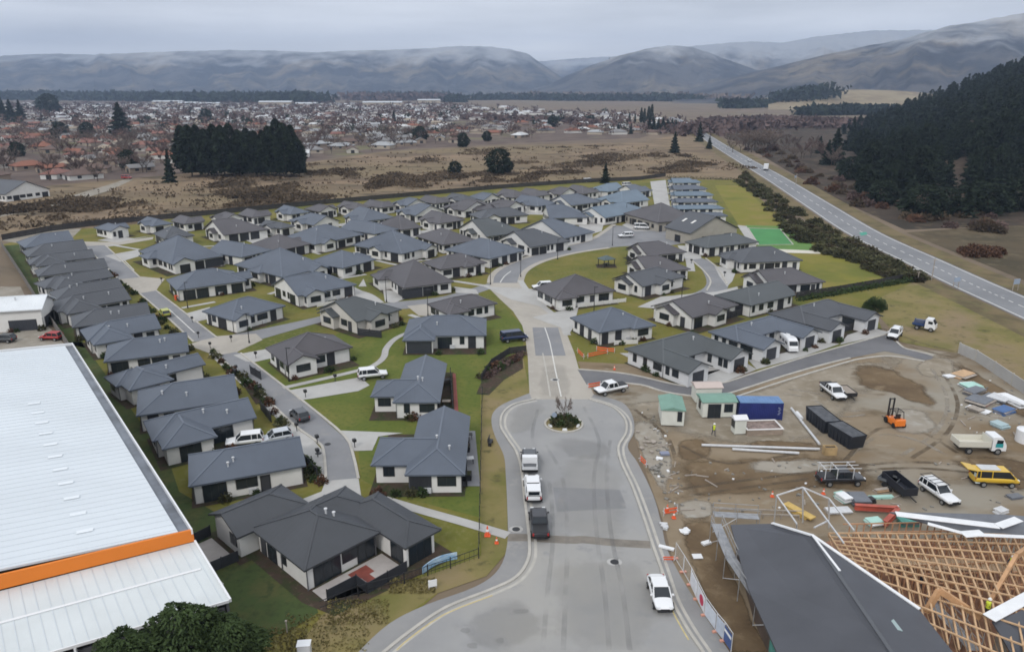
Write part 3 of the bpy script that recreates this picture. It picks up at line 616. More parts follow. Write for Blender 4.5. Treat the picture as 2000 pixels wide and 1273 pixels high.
def facade(house, ax, ay, bx, by, nx, ny, rng, pat=None, near=True):
    """openings along one wall from a to b with outward normal n"""
    L = math.hypot(bx - ax, by - ay)
    if L < 1.3: return
    ux, uy = (bx - ax) / L, (by - ay) / L
    if pat is None:
        x = 0.4 + rng.random() * 0.6; pat = []
        while True:
            k = rng.choice('WWTSPSTDPW'); w = PSIZE[k][0]
            if k == 'P': w = rng.choice((1.4, 2.0, 2.8))
            if k == 'W': w = rng.choice((1.2, 1.7, 2.2))
            if x + w > L - 0.35: break
            pat.append((k, (x + w / 2) / L, w)); x += w + rng.choice((0.35, 0.7, 1.1, 1.5))
    for q in pat:
        k, t = q[0], q[1]; w = q[2] if len(q) > 2 else None
        put(house, k, ax + ux * L * t, ay + uy * L * t, nx, ny, w, near)

GA_ = 'attached villas with paired garage wings on the new street'; HOUSES = []; GROW = 'villas in the row along the left boundary fence'
def house(label, LBR, roof='b', wings='', ends='hh', axis=None, wall='w', group=None, seed=1, zroof=2.6, pats=None, name='house', cat='house', wallh=None, vents=1, overhang=0.5, beds=True):
    """one single-storey villa.  LBR: the eave corners (left, nearest, right) as read in the photograph at eave height, or (x, y, angle, a, b) in metres.
    wings: 'f:t:w:d:g' = on the front-right side, centred at fraction t, w wide, d deep, g gable / h hip;  'l:' the same on the front-left side"""
    rng = random.Random(seed * 77 + 5)
    if len(LBR) == 3:
        Lp, Bp, Rp = [G(p[0], p[1], zroof) for p in LBR]
        v1 = Rp - Bp; v2 = Lp - Bp
        a1 = math.atan2(v1.y, v1.x); a2 = math.atan2(v2.y, v2.x) - math.pi / 2
        w1 = v1.length ** 2; w2 = v2.length ** 2
        th = (a1 * w1 + a2 * w2) / (w1 + w2)
        a = abs(v1.x * math.cos(th) + v1.y * math.sin(th)); b = abs(-v2.x * math.sin(th) + v2.y * math.cos(th))
        if group == GROW: b *= 1.22; a *= 1.02
        elif Bp.y > 100 and name == 'house' and (group or 'x').split(' roofed')[0] != 'pale blue' and 'row from' not in (group or '') and 'last row' not in (group or ''): a *= 1.12 if a < 17 else 1.04; b *= 1.30 if b < 9.5 else 1.12; Bp = Bp - Vector((math.cos(th), math.sin(th), 0)) * (a * .033)
        elif group and 'back boundary' in group: a *= 1.08; b *= 1.12
        c, s = math.cos(th), math.sin(th)
        cx = Bp.x + c * a / 2 - s * b / 2; cy = Bp.y + s * a / 2 + c * b / 2
    else:
        cx, cy, th, a, b = LBR
    W = []
    for w in wings.split():
        sd, t, ww, d, k = w.split(':'); W.append((sd, float(t), float(ww), float(d), k))
    X0, X1, Y0, Y1 = -a / 2, a / 2, -b / 2, b / 2
    mx0, mx1, my0, my1 = X0, X1, Y0, Y1
    for sd, t, ww, d, k in W:
        if sd == 'f': my0 = max(my0, Y0 + d)
        if sd == 'l': mx0 = max(mx0, X0 + d)
        if sd == 'b': my1 = min(my1, Y1 - d)
        if sd == 'r': mx1 = min(mx1, X1 - d)
    if axis is None: axis = 'x' if (mx1 - mx0) >= (my1 - my0) else 'y'
    near = cy < 165
    H = thing(name, label, cat, (cx, cy, 0), th, group)
    rb = MB(); wb = MB(); ov = overhang; h = wallh or (zroof + SP * ov - 0.24)
    gA, gB = ends[0] == 'g', ends[1] == 'g'
    roof_block(rb, mx0, mx1, my0, my1, zroof, axis, not gA, not gB)
    wx0, wx1, wy0, wy1 = mx0 + ov, mx1 - ov, my0 + ov, my1 - ov
    wall_block(wb, wx0, wx1, wy0, wy1, h, axis, gA, gB, mx0, mx1, my0, my1)
    blocked = {'f': [], 'l': [], 'b': [], 'r': []}
    pats = pats or {}
    for i, (sd, t, ww, d, k) in enumerate(W):
        dz = 0.013 * (i + 1)
        hip = k == 'h'
        if sd in 'fb':
            xc = mx0 + (mx1 - mx0) * t; xa = max(xc - ww / 2, mx0 + 0.03 * (i + 1)); xb = min(xa + ww, mx1 - 0.03 * (i + 1)); xa = xb - ww if xb - ww > mx0 else xa
            reach = min((xb - xa) / 2, (my1 - my0) / 2) - 0.1
            if sd == 'f':
                roof_block(rb, xa, xb, Y0, my0 + reach, zroof - dz, 'y', hip, False)
                wall_block(wb, xa + ov, xb - ov, Y0 + ov, wy0 + 0.2, h - 0.02, 'y', not hip, False, 0, 0, 0, 0)
                facade(H, xa + ov, Y0 + ov, xb - ov, Y0 + ov, 0, -1, rng, pats.get('w%d' % i, [('W', 0.5, min(2.2, ww - 2.4))] if rng.random() < .6 else [('S', 0.5)]), near)
                facade(H, xa + ov, wy0, xa + ov, Y0 + ov, -1, 0, rng, None, near)
                facade(H, xb - ov, Y0 + ov, xb - ov, wy0, 1, 0, rng, None, near)
            else:
                roof_block(rb, xa, xb, my1 - reach, Y1, zroof - dz, 'y', False, hip)
                wall_block(wb, xa + ov, xb - ov, wy1 - 0.2, Y1 - ov, h - 0.02, 'y', False, not hip, 0, 0, 0, 0)
            blocked[sd].append((xa + ov - 0.1, xb - ov + 0.1))
        else:
            yc = my1 - (my1 - my0) * t if sd == 'l' else my0 + (my1 - my0) * t
            ya = max(yc - ww / 2, my0 + 0.03 * (i + 1)); yb = min(ya + ww, my1 - 0.03 * (i + 1)); ya = yb - ww if yb - ww > my0 else ya
            reach = min((yb - ya) / 2, (mx1 - mx0) / 2) - 0.1
            if sd == 'l':
                roof_block(rb, X0, mx0 + reach, ya, yb, zroof - dz, 'x', hip, False)
                wall_block(wb, X0 + ov, wx0 + 0.2, ya + ov, yb - ov, h - 0.02, 'x', not hip, False, 0, 0, 0, 0)
                facade(H, X0 + ov, yb - ov, X0 + ov, ya + ov, -1, 0, rng, pats.get('w%d' % i, [('W', 0.5, min(2.2, ww - 2.4))]), near)
                facade(H, X0 + ov, ya + ov, wx0, ya + ov, 0, -1, rng, None, near)
            else:
                roof_block(rb, mx1 - reach, X1, ya, yb, zroof - dz, 'x', False, hip)
                wall_block(wb, wx1 - 0.2, X1 - ov, ya + ov, yb - ov, h - 0.02, 'x', False, not hip, 0, 0, 0, 0)
                facade(H, X1 - ov, ya + ov, X1 - ov, yb - ov, 1, 0, rng, None, near)
                facade(H, wx1, ya + ov, X1 - ov, ya + ov, 0, -1, rng, None, near)
            blocked[sd].append((ya + ov - 0.1, yb - ov + 0.1))
    def spans(lo, hi, bl):
        out = []; x = lo
        for p, q in sorted(bl):
            if p > x: out.append((x, p))
            x = max(x, q)
        if hi > x: out.append((x, hi))
        return out
    for j, (p, q) in enumerate(spans(wx0, wx1, blocked['f'])): facade(H, p, wy0, q, wy0, 0, -1, rng, pats.get('f%d' % j), near)
    for j, (p, q) in enumerate(spans(wy0, wy1, blocked['l'])): facade(H, wx0, q, wx0, p, -1, 0, rng, pats.get('l%d' % j), near)
    for j, (p, q) in enumerate(spans(wy0, wy1, blocked['r'])): facade(H, wx1, p, wx1, q, 1, 0, rng, pats.get('r%d' % j), near)
    wb.build('wall', wall_mat(wall), H)
    ro = rb.build('roof', [roof_mat(roof), ridge_mat(roof)], H)
    for i in range(vents if near else (1 if cy < 230 else 0)):
        vx = mx0 + (mx1 - mx0) * rng.uniform(0.25, 0.75); vy = my0 + (my1 - my0) * rng.uniform(0.2, 0.42)
        zz = zroof + SP * min(vy - my0, vx - mx0, mx1 - vx)
        v = MB(); v.tube((0, 0, -0.2), (0, 0, 0.45), 0.09, n=8); v.tube((0, 0, 0.45), (0, 0, 0.56), 0.16, n=8); v.build('vent', M_galv, ro, (vx, vy, zz))
    if near:
        for (px, py) in ((wx0 - 0.06, wy0 - 0.06), (wx1 + 0.06, wy0 - 0.06)):
            d = MB(); d.tube((0, 0, 0.02), (0, 0, 2.38), 0.05, n=6); d.build('downpipe', M_pipe, H, (px, py, 0))
    if near and beds:
        q = MB(); q.box(0, -.16, .42, .85, .3, .62); q.build('heat_pump', M_galv, H, (wx0 + (wx1 - wx0) * rng.uniform(.3, .7), wy0, 0))
    if beds:
        c, s = math.cos(th), math.sin(th)
        e = 0.35
        q = [(X0 - e + 0.4, Y0 - e), (X1 + e - 0.4, Y0 - e), (X1 + e - 0.4, Y1 + e - .4), (X0 - e + 0.4, Y1 + e - .4)]
        sheet('garden_bed', [(cx + x * c - y * s, cy + x * s + y * c) for x, y in q], 0.0455, M_mulch)
    HOUSES.append((H, cx, cy, th, a, b)); return H

def low_wall(label, p0, p1, h=0.9, m='w', gap=0, group=None, name='patio_wall', cat='low wall', n=6):
    """slatted panels between posts: the little walls round the patios"""
    a = G(*p0) if len(p0) == 2 and abs(p0[0]) > 60 else Vector((p0[0], p0[1], 0)); b = G(*p1)
    T = thing(name, label, cat, (a.x, a.y, 0), math.atan2(b.y - a.y, b.x - a.x), group)
    L = (b - a).length; mm = wall_mat('w') if m == 'w' else M_dark
    k = max(2, int(L / 1.8))
    for i in range(k + 1):
        q = MB(); q.box(0, 0, h / 2 + 0.03, 0.12, 0.12, h + 0.06); q.build('post', mm, T, (L * i / k, 0, 0))
    for i in range(k):
        q = MB()
        for j in range(4): q.box(L / k / 2, 0, 0.14 + j * (h - 0.1) / 4 + 0.05, L / k - 0.16, 0.05, (h - 0.1) / 4 - 0.03)
        q.build('panel', mm, T, (L * i / k, 0, 0))
    return T

# ---- the row along the left boundary, from the warehouse outward
GROW = 'villas in the row along the left boundary fence'
ROW = [((349, 901), (368, 950), (595, 913), 'b', 0, 'hg'), ((293, 830), (306, 880), (509, 829), 'b', 1, 'hg'), ((254, 773), (266, 812), (464, 784), 'b', 0, 'hg'), ((224, 738), (240, 766), (412, 719), 'b', 1, 'hg'),
       ((198, 681), (202, 707), (366, 688), 'b', 0, 'hg'), ((166, 648), (177, 675), (320, 648), 'b', 1, 'hg'), ((136, 622), (141, 640), (293, 619), 'c', 0, 'hg'), ((112, 594), (120, 616), (261, 588), 'c', 1, 'hg'),
       ((106, 572), (110, 586), (240, 565), 'c', 0, 'hg'), ((88, 553), (97, 568), (227, 543), 'c', 1, 'hg'), ((69, 530), (74, 540), (209, 523), 'c', 0, 'hg'), ((54, 510), (60, 522), (188, 507), 'c', 1, 'hg'),
       ((48, 492), (54, 502), (170, 488), 'c', 0, 'hg'), ((40, 474), (48, 484), (144, 472), 'b', 0, 'hg')]
for i, (l, b, r, c, wing, ends) in enumerate(ROW):
    wn_ = 'f:0.30:6.4:3.0:h' if wing else 'f:0.85:4.0:1.0:h'
    lb = '%s-roofed white villa, %s in the left boundary row counted from the warehouse' % (ROOFN[c], 'first' if i == 0 else ordn(i))
    house(lb, (l, b, r), c, wn_ if wing else '', ends, 'x', 'w', GROW, 100 + i, vents=2)

# ---- villas inside the village: label, eave corners left / nearest / right, roof, wings, ends
GV = 'villas of the village'
def vh(label, l, b, r, roof, wings='', ends='hh', axis=None, wall='w', seed=1, **k): return house(label, (l, b, r), roof, wings, ends, axis, wall, GV, seed, **k)
# the two near villas with their roofs running away from the camera
house('blue-grey roofed villa with dark side patio, nearest the turning circle on its left', (-10.9, 82.2, 0.015, 11.0, 15.6), 'b', 'l:0.62:7.2:4.2:h', 'hg', 'y', 'w', GV, 11, vents=2,
      pats={'f0': [('P', 0.2, 2.6), ('W', 0.72, 2.0)], 'l0': [('S', 0.4)]})
house('blue-grey roofed villa with a red-edged patio, behind the one nearest the turning circle', (-15.1, 102.2, 0.02, 10.0, 15.2), 'b', 'l:0.66:6.0:3.4:h', 'hg', 'y', 'w', GV, 12, vents=2,
      pats={'f0': [('T', 0.25), ('W', 0.75, 2.0)]})
vh('brown-grey roofed white villa on the corner by the pale forked driveway and curving path', (533, 686), (566, 713), (690, 686), 'k', 'f:0.18:5.4:2.2:g', 'hh', 'y', seed=13, vents=1)
vh('green-grey roofed villa with a white gable end, above the curved garden path', (607, 612), (700, 634), (800, 612), 'g', 'f:0.42:5.2:1.6:g l:0.35:5.0:1.2:g', 'gh', 'x', 'e', 14)
vh('brown-grey roofed villa left of the pale road, below the narrow side street', (828, 601), (880, 614), (980, 600), 'k', 'f:0.2:5.0:1.5:h', 'hh', 'x', seed=15)
house('blue-grey roofed villa with a garage door, beside the dark blue van', (-11.9, 127.5, 0.03, 14.6, 12.4), 'b', 'f:0.2:5.6:2.4:h', 'hh', 'x', 'w', GV, 16, pats={'w0': [('G', 0.5, 4.2)], 'f0': [('P', .12, 1.6), ('W', 0.45), ('S', .8)]})
vh('blue-grey roofed villa with gabled porch, on the corner where the two left streets meet', (407, 608), (462, 626), (555, 600), 'b', 'f:0.15:4.2:1.0:g', 'hh', 'x', seed=17)
vh('long blue-grey roofed villa behind the orange garden toys at the first left side street', (325, 551), (350, 566), (490, 548), 'b', 'r:0.4:5:2.0:g', 'hh', 'x', seed=18)
vh('large blue-grey hipped villa with a dark garden border, far up the left street', (271, 494), (326, 519), (428, 501), 'b', 'f:0.18:6:1.2:g l:0.4:6:2:h', 'hh', 'x', seed=19, pats={'f0': [('S', .2), ('V', .75)]})
vh('blue-grey roofed villa with front gable and white patio fence, above the green-grey roof', (543, 557), (592, 580), (694, 559), 'b', 'f:0.25:5.0:1.6:g', 'gh', 'x', seed=20)
vh('blue-grey roofed villa left of the hipped one with dark corner cladding, mid village', (474, 518), (552, 544), (631, 521), 'b', 'f:0.75:5:1.4:g l:0.5:5:1.2:h', 'hh', 'x', seed=21)
vh('steep blue-grey hipped villa with dark corner cladding in the middle of the village', (616, 511), (672, 523), (736, 504), 'b', 'r:0.5:5:2:h', 'hh', 'y', seed=22)
vh('long brown-grey hipped villa with wide dark garage and pale forecourt, mid village', (716, 536), (770, 565), (883, 554), 'k', 'l:0.3:6:2.5:h', 'hh', 'x', seed=23, pats={'f0': [('V', 0.16), ('S', .5), ('T', .66), ('W', .85)]})
vh('brown-grey hipped villa with white patio fence, just left of the bend in the road', (832, 516), (868, 528), (952, 516), 'k', 'f:0.6:4:1.2:h', 'hh', 'x', seed=24)
vh('blue-grey roofed villa with white patio fence between the brown-grey hipped ones', (700, 480), (790, 498), (845, 482), 'b', 'f:.8:5:1.5:g l:.5:5:1.0:g', 'hh', 'x', seed=25)
vh('brown-grey hipped villa behind the white patio fence, third back from the road bend', (827, 461), (866, 478), (921, 468), 'k', '', 'hh', seed=26)
vh('blue-grey roofed villa with gabled porch and wide garage, left of centre', (576, 463), (625, 478), (697, 458), 'b', 'f:0.25:5:1.4:g', 'hh', 'x', seed=27)
vh('small brown-grey hipped villa with pale driveway, left of centre', (504, 477), (545, 489), (602, 474), 'k', 'r:0.5:4.5:1.5:g', 'hh', 'x', seed=28)
vh('blue-grey gabled villa with white end wall, left of the small brown-grey one', (428, 489), (474, 502), (512, 487), 'b', '', 'hg', 'y', seed=29)
vh('blue-grey roofed villa with white gable end and low white fence, centre', (679, 446), (733, 457), (766, 447), 'b', '', 'hg', 'y', seed=30)
vh('small brown-grey hipped villa tucked behind the blue-grey gable, centre', (748, 437), (785, 449), (823, 442), 'k', 'r:.5:4:1.2:g', 'hh', 'x', seed=31)
vh('brown-grey roofed villa with a long black side wall, upper left of the village', (394, 448), (432, 460), (520, 449), 'k', 'l:.5:5:1.2:g', 'gh', 'x', seed=32, pats={'f0': [('P', .2, 2.8), ('P', .45, 2.8), ('P', .7, 2.8)]})
vh('grey roofed villa with white gable below the boundary fence row, upper left', (301, 457), (326, 468), (380, 462), 'c', 'f:.4:5:1.4:g', 'hh', 'x', seed=33)
vh('blue-grey roofed villa with the white canopy patio, left of the upper road', (888, 487), (958, 505), (1009, 488), 'b', '', 'hh', seed=34)
vh('charcoal roofed villa with a white awning over a black patio screen', (993, 466), (1030, 484), (1093, 468), 'c', 'l:.4:5:1.5:g', 'gh', 'x', seed=35)
vh('blue-grey roofed villa on the inside of the upper road curve', (1026, 450), (1098, 466), (1147, 452), 'b', 'l:.4:5:1.4:g', 'gh', 'x', seed=36)
vh('green-grey hipped villa left of the upper road curve, behind the black patio screen', (900, 447), (945, 463), (1018, 452), 'g', 'l:.5:5:1.5:g', 'gh', 'x', seed=37)
vh('white villa with front gable and wide dark garage below the far rows', (923, 419), (944, 428), (1029, 421), 'c', 'f:.25:6:1.2:g', 'hh', 'x', seed=38, pats={'f0': [('V', .75)]})
vh('blue-grey roofed villa with a wide garage, left of the upper car park', (1053, 414), (1075, 426), (1147, 426), 'b', '', 'gh', 'x', seed=39, pats={'f0': [('V', .2), ('W', .8)]})
vh('pale blue roofed villa with a white gable, above the upper road bend', (1138, 417), (1180, 426), (1262, 410), 't', 'l:.4:5:1.4:g', 'gh', 'x', seed=40)
# ---- right of the road
vh('brown-grey hipped villa with white slatted fence on the pale road, right side', (1064, 566), (1092, 585), (1198, 570), 'k', 'f:.18:5:1.2:h', 'hh', 'y', seed=51)
vh('blue-grey hipped villa at the right of the pale road, beside the dug footpath', (1116, 629), (1180, 652), (1283, 640), 'b', 'f:.8:5:1.0:h', 'hh', 'y', seed=52)
vh('charcoal villa with white front gable on the green below two gabled roofs', (1201, 546), (1262, 563), (1342, 543), 'c', 'f:.45:4.6:1.4:g l:.4:5:1.0:g', 'gh', 'x', seed=53)
vh('brown-grey villa with white gable above the charcoal one on the green', (1236, 516), (1262, 533), (1338, 524), 'k', 'l:.4:5.5:1.0:g', 'gh', 'x', seed=54)
vh('brown-grey villa with white gable next to the upper car park', (1236, 485), (1262, 500), (1328, 490), 'k', 'l:.4:5.5:1.0:g', 'gh', 'x', seed=55)
vh('brown-grey villa with white gable end between green lawn and the attached row', (1277, 601), (1362, 626), (1449, 600), 'k', 'f:.5:4.6:1.6:g l:.4:5.5:1.2:g', 'gh', 'x', seed=56)
vh('green-grey villa with long white veranda wall, behind the attached blue-grey row', (1420, 579), (1470, 596), (1553, 574), 'g', 'r:.4:5:1.5:g', 'hg', 'x', seed=57)
vh('brown-grey villa whose end reaches into the lower golden lawn', (1438, 541), (1500, 560), (1611, 553), 'k', 'l:.4:6:1.5:g', 'gh', 'x', seed=58)
vh('blue-grey villa with a blue car under its porch, beside the curving lane', (1395, 497), (1440, 514), (1562, 510), 'c', 'l:.4:5:1.5:h', 'hh', 'x', seed=59)
vh('low dark villa in front of the big grey-walled clubhouse', (1356, 474), (1385, 484), (1480, 472), 'g', '', 'hh', 'x', seed=60)
# ---- clubhouse
house('brown-grey hipped wing of the clubhouse by the upper car park', ((1239, 415), (1290, 436), (1350, 424)), 'k', 'f:.75:6:1.5:g', 'hh', 'x', 's', None, 61, name='clubhouse', cat='clubhouse', zroof=3.2, pats={'w0': [('S', .5, 2.4)]})
house('tall charcoal-roofed clubhouse hall with a taupe end wall', ((1328, 440), (1348, 456), (1424, 441)), 'c', '', 'gg', 'y', 's', None, 62, name='clubhouse', cat='clubhouse', zroof=3.6, pats={'f0': [('P', .8, 2.8), ('W', .3)], 'l0': [('S', .5)]})
H_, cx_, cy_, th_, a_, b_ = HOUSES[-1]
for fy in (-.12, .22):
    q = MB(); x0 = -a_ * .28; z0 = 3.6 + SP * (a_ / 2 + x0) + .06; q.bar((x0, b_ * fy, z0), (x0 + 1.6, b_ * fy, z0 + 1.6 * SP), .8, .08); q.build('skylight', wall_mat('w'), [o for o in H_.children if o.name.startswith('roof')][0])
# ---- attached row on the new street
GA = 'attached villas with paired garage wings on the new street'
for nm, (l, b, r), c, sd in (('green-grey attached villa nearest the pale road, with two gabled garage wings', ((1237, 684), (1350, 728), (1462, 692)), 'g', 71), ('blue-grey attached villa with the white camper van between its wings', ((1386, 653), (1495, 682), (1610, 654)), 'b', 72),
                             ('blue-grey attached villa at the far end of the new street', ((1519, 614), (1625, 646), (1715, 618)), 'c', 73)):
    house(nm, (l, b, r), c, 'f:0.18:5.6:5.2:g f:0.86:5.6:5.2:g', 'hh', 'x', 'o', GA, sd, pats={'w0': [('G', .5, 2.4)], 'w1': [('G', .5, 2.4)], 'l0': [('T', .2), ('T', .5), ('W', .85)]}, vents=1)
# ---- pale blue terraces at the far right
GT = 'villas in the far right row from the back fence'
for i, (yt, xl, xr) in enumerate(((348, 1305, 1372), (361, 1306, 1388), (373, 1308, 1396), (386, 1310, 1408), (399, 1312, 1416), (413, 1325, 1426))):
    house('%s roofed villa, %s from the back in the far right row' % (ROOFN['tb'[i % 2]], ordn(i)), ((xl, yt + 5.5), (xl + 5, yt + 9.5), (xr - 4 * (i % 2), yt + 8.5)), 'tb'[i % 2], 'l:.4:4:1.2:g r:.5:4:1.5:h', 'gh', 'x', 'w', GT, 80 + i)
# ---- the far rows
GB = 'villas in the last row along the back boundary fence'
TOP = [(183, 216, 262, 447, 'b'), (262, 290, 336, 438, 'b'), (336, 360, 404, 433, 'k'), (405, 432, 476, 426, 'k'), (470, 492, 533, 420, 'k'), (535, 560, 601, 415, 'b'), (601, 625, 661, 409, 'k'), (661, 690, 718, 405, 'k'), (718, 745, 770, 401, 'k'),
       (767, 790, 830, 398, 'b'), (827, 850, 878, 393, 'k'), (876, 900, 922, 389, 'c'), (922, 945, 974, 386, 'b'), (974, 998, 1026, 382, 'k'), (1026, 1045, 1068, 379, 'k'), (1070, 1092, 1117, 376, 'k'), (1115, 1138, 1164, 374, 'k'), (1160, 1182, 1210, 370, 't'), (1217, 1240, 1266, 371, 'b')]
for i, (l, b, r, y, c) in enumerate(TOP):
    house('%s roofed villa, %s from the left in the last row before the back fence' % (ROOFN[c], ordn(i)), ((l, y - 1), (b, y + 5), (r, y - 1)), c, 'l:.5:5:1.2:g' if i % 2 else 'r:.5:5:1.4:g', 'hg' if i % 3 else 'gh', None, 'w', GB, 200 + i)
GS = 'villas in the second row from the back boundary fence'
SEC = [(514, 541, 563, 441, 'c'), (556, 605, 665, 434, 'b'), (661, 700, 770, 427, 'b'), (767, 805, 868, 415, 'b'), (815, 850, 904, 431, 'k'), (866, 900, 951, 406, 'k'), (900, 925, 964, 405, 'k'), (953, 985, 1012, 402, 'k'), (1009, 1045, 1074, 397, 'b'),
       (1076, 1110, 1167, 395, 'b'), (1166, 1210, 1262, 391, 't')]
for i, (l, b, r, y, c) in enumerate(sorted(SEC)):
    house('%s roofed villa, %s from the left in the second row from the back fence' % (ROOFN[c], ordn(i)), ((l, y - 1), (b, y + 7), (r, y - 1)), c, 'l:.5:5:1.4:g', 'gh' if i % 2 else 'hg', None, 'w', GS, 240 + i)

# ---- the large front villa, seen from above at the bottom of the picture
def front_villa():
    z = 2.7; B = G(594, 1114, z); th = R(46.5); ov = 0.55; h = z + SP * ov - 0.24
    H = thing('house', 'large dark charcoal roofed villa with a decked patio, in front beside the white warehouse', 'house', (B.x, B.y, 0), th)
    rng = random.Random(4); rb = MB(); wb = MB()
    roof_block(rb, 0, 8.6, 0, 9.9, z, 'y', True, True)
    roof_block(rb, 3.0, 11.2, 3.8, 9.93, z - 0.013, 'x', False, True)
    roof_block(rb, 8.4, 12.96, -3.9, 6.4, z - 0.026, 'y', True, True)
    roof_block(rb, -1.7, 6.6, 9.2, 15.36, z - 0.02, 'x', False, True)
    wall_block(wb, ov, 8.6 - ov, ov, 9.9 - ov, h, 'y', False, False, 0, 0, 0, 0)
    wall_block(wb, 6.0, 11.2 - ov, 4.3, 9.93 - ov, h - 0.02, 'x', False, False, 0, 0, 0, 0)
    wall_block(wb, 8.4 + ov, 12.96 - ov, -3.9 + ov, 6.4 - ov, h - 0.04, 'y', False, False, 0, 0, 0, 0)
    wall_block(wb, -1.7 + 0.45, 6.6 - ov, 9.2 + ov, 15.36 - ov, h - 0.03, 'x', True, False, 0, 0, 0, 0)
    wb.build('wall', wall_mat('w'), H); ro = rb.build('roof', [roof_mat('d'), roof_mat('d')], H)
    facade(H, ov, 9.0 + ov, ov, ov, -1, 0, rng, [('D', 0.12, 1.0), ('S', 0.3, 1.6), ('T', 0.55)])
    facade(H, -1.25, 14.8, -1.25, 9.55, -1, 0, rng, [('W', 0.72, 1.2)])
    facade(H, ov, ov, 8.6 - ov, ov, 0, -1, rng, [('S', 0.28, 2.8), ('W', 0.62, 1.7), ('S', 0.86, 1.9)])
    facade(H, 8.4 + ov, ov, 8.4 + ov, -3.9 + ov, -1, 0, rng, [('S', 0.62, 1.8)])
    facade(H, 8.95, -3.35, 12.41, -3.35, 0, -1, rng, [('S', 0.48, 2.7)])
    facade(H, 12.41, -3.3, 12.41, 5.8, 1, 0, rng)
    for (x, y, zz) in ((5.4, 4.6, z + 1.55), (5.9, 4.0, z + 1.2)):
        v = MB(); v.tube((0, 0, -0.2), (0, 0, 0.4), 0.11, n=8); v.tube((0, 0, .4), (0, 0, .5), 0.18, n=8); v.build('vent', M_galv, ro, (x, y, zz))
    for x, y in ((0.48, 0.48), (0.48, 5.0), (8.1, 0.45)):
        d = MB(); d.tube((0, 0, 0.02), (0, 0, 2.4), 0.06, n=6); d.build('downpipe', M_pipe, H, (x, y, 0))
    c, s = math.cos(th), math.sin(th)
    W = lambda x, y: (B.x + x * c - y * s, B.y + x * s + y * c)
    sheet('garden_bed', [W(*p) for p in ((-0.8, -0.6), (0.2, -4.2), (13.6, -5.6), (13.6, 7), (11.6, 10.3), (7, 10.3), (7, 16), (-2, 16), (-2, 8.6), (-0.8, 8.6))], 0.0465, M_mulch)
    sheet('patio', [W(*p) for p in ((0.7, 0.2), (0.7, -1.9), (4.0, -2.0), (4.0, -3.6), (8.6, -3.6), (8.6, 0.2))], 0.085, mat('patio_paving', (0.40, 0.37, 0.35), 0.8, 0.08, 1.0))
    sheet('deck', [W(*p) for p in ((4.3, -0.2), (6.4, -0.2), (6.4, -1.6), (5.8, -1.6), (5.8, -3.2), (4.9, -3.2), (4.9, -1.6), (4.3, -1.6))], 0.10, mat('red_deck', (0.21, 0.055, 0.04), 0.7, 0.15, 1.2))
    def glass_fence(label, pts):
        a0 = W(*pts[0]); T = thing('patio_screen', label, 'screen', (a0[0], a0[1], 0), 0)
        for p, q in zip(pts[:-1], pts[1:]):
            a = Vector(W(*p)); b = Vector(W(*q)); n = max(1, int((b - a).length / 1.6))
            for i in range(n):
                u = a.lerp(b, i / n) - Vector(a0); w = a.lerp(b, (i + 1) / n) - Vector(a0)
                m = MB(); m.bar((u.x, u.y, 0.62), (w.x, w.y, 0.62), 0.05, 1.15); m.build('panel', M_dark, T)
                m = MB(); m.box(u.x, u.y, 0.65, 0.09, 0.09, 1.3); m.build('post', M_frame, T)
    glass_fence('black slatted screen round the patio of the front villa', [(0.9, -2.0), (4.0, -2.1), (4.0, -3.8), (8.6, -3.8)])
    # the dark screened yard at its left end
    glass_fence('black screen of the service yard left of the front villa', [(-1.6, 15.6), (-5.2, 15.2), (-5.0, 9.6), (-1.7, 9.4)])
    sheet('patio', [W(*p) for p in ((-4.9, 15.0), (-1.8, 15.0), (-1.8, 11), (-4.9, 11))], 0.085, mat('patio_paving', (0.40, 0.37, 0.35)))
    sheet('patio', [W(*p) for p in ((-6.2, 9.2), (-4.4, 9.2), (-4.4, 7.0), (-6.2, 7.0))], 0.085, M_conc2)
    return H
front_villa()

# ---- patio walls
GP = 'low white patio fences'
for i, (p, q, lb) in enumerate((((1129, 601), (1222, 590), 'white slatted fence along the pale road, by the brown-grey hipped villa'), ((620, 600), (660, 594), 'white patio fence under the front gable of the mid-village villa'),
                                ((805, 509), (854, 497), 'white patio fence at the right end of the centre blue-grey villa'), ((548, 457), (590, 452), 'white low fence beside the brown-grey villa, upper left'),
                                ((735, 468), (775, 464), 'white low fence before the white gable end, centre'), ((905, 537), (940, 533), 'white patio fence at the bend villa left of the road'),
                                ((1200, 674), (1245, 672), 'white patio wall by the dug footpath right of the road'), ((870, 528), (900, 524), 'white patio fence under the bend villa on its left'))):
    low_wall(lb, p, q, group=GP)
GD = 'dark slatted garden screens'
for i, (p, q, lb) in enumerate((((1055, 492), (1094, 487), 'black patio screen under the white awning'), ((1236, 518), (1224, 508), 'black screen at the edge of the round green'), ((1460, 612), (1415, 625), 'black garden screen behind the attached villas'),
                                ((1620, 655), (1665, 644), 'black garden fence before the far attached villa'), ((910, 860), (912, 950), 'black patio screen right of the nearest blue-grey villa'), ((880, 735), (884, 800), 'black screen of the red-edged patio'),
                                ((590, 900), (620, 935), 'black fence at the street end of the nearest row villa'), ((510, 800), (530, 825), 'black fence beside the artificial lawn on the left street'), ((490, 730), (510, 742), 'black fence in a front garden on the left street'),
                                ((700, 655), (745, 660), 'dark garden screen behind the corner villa'))):
    low_wall(lb, p, q, 1.5, 'd', group=GD, name='garden_screen', cat='screen')

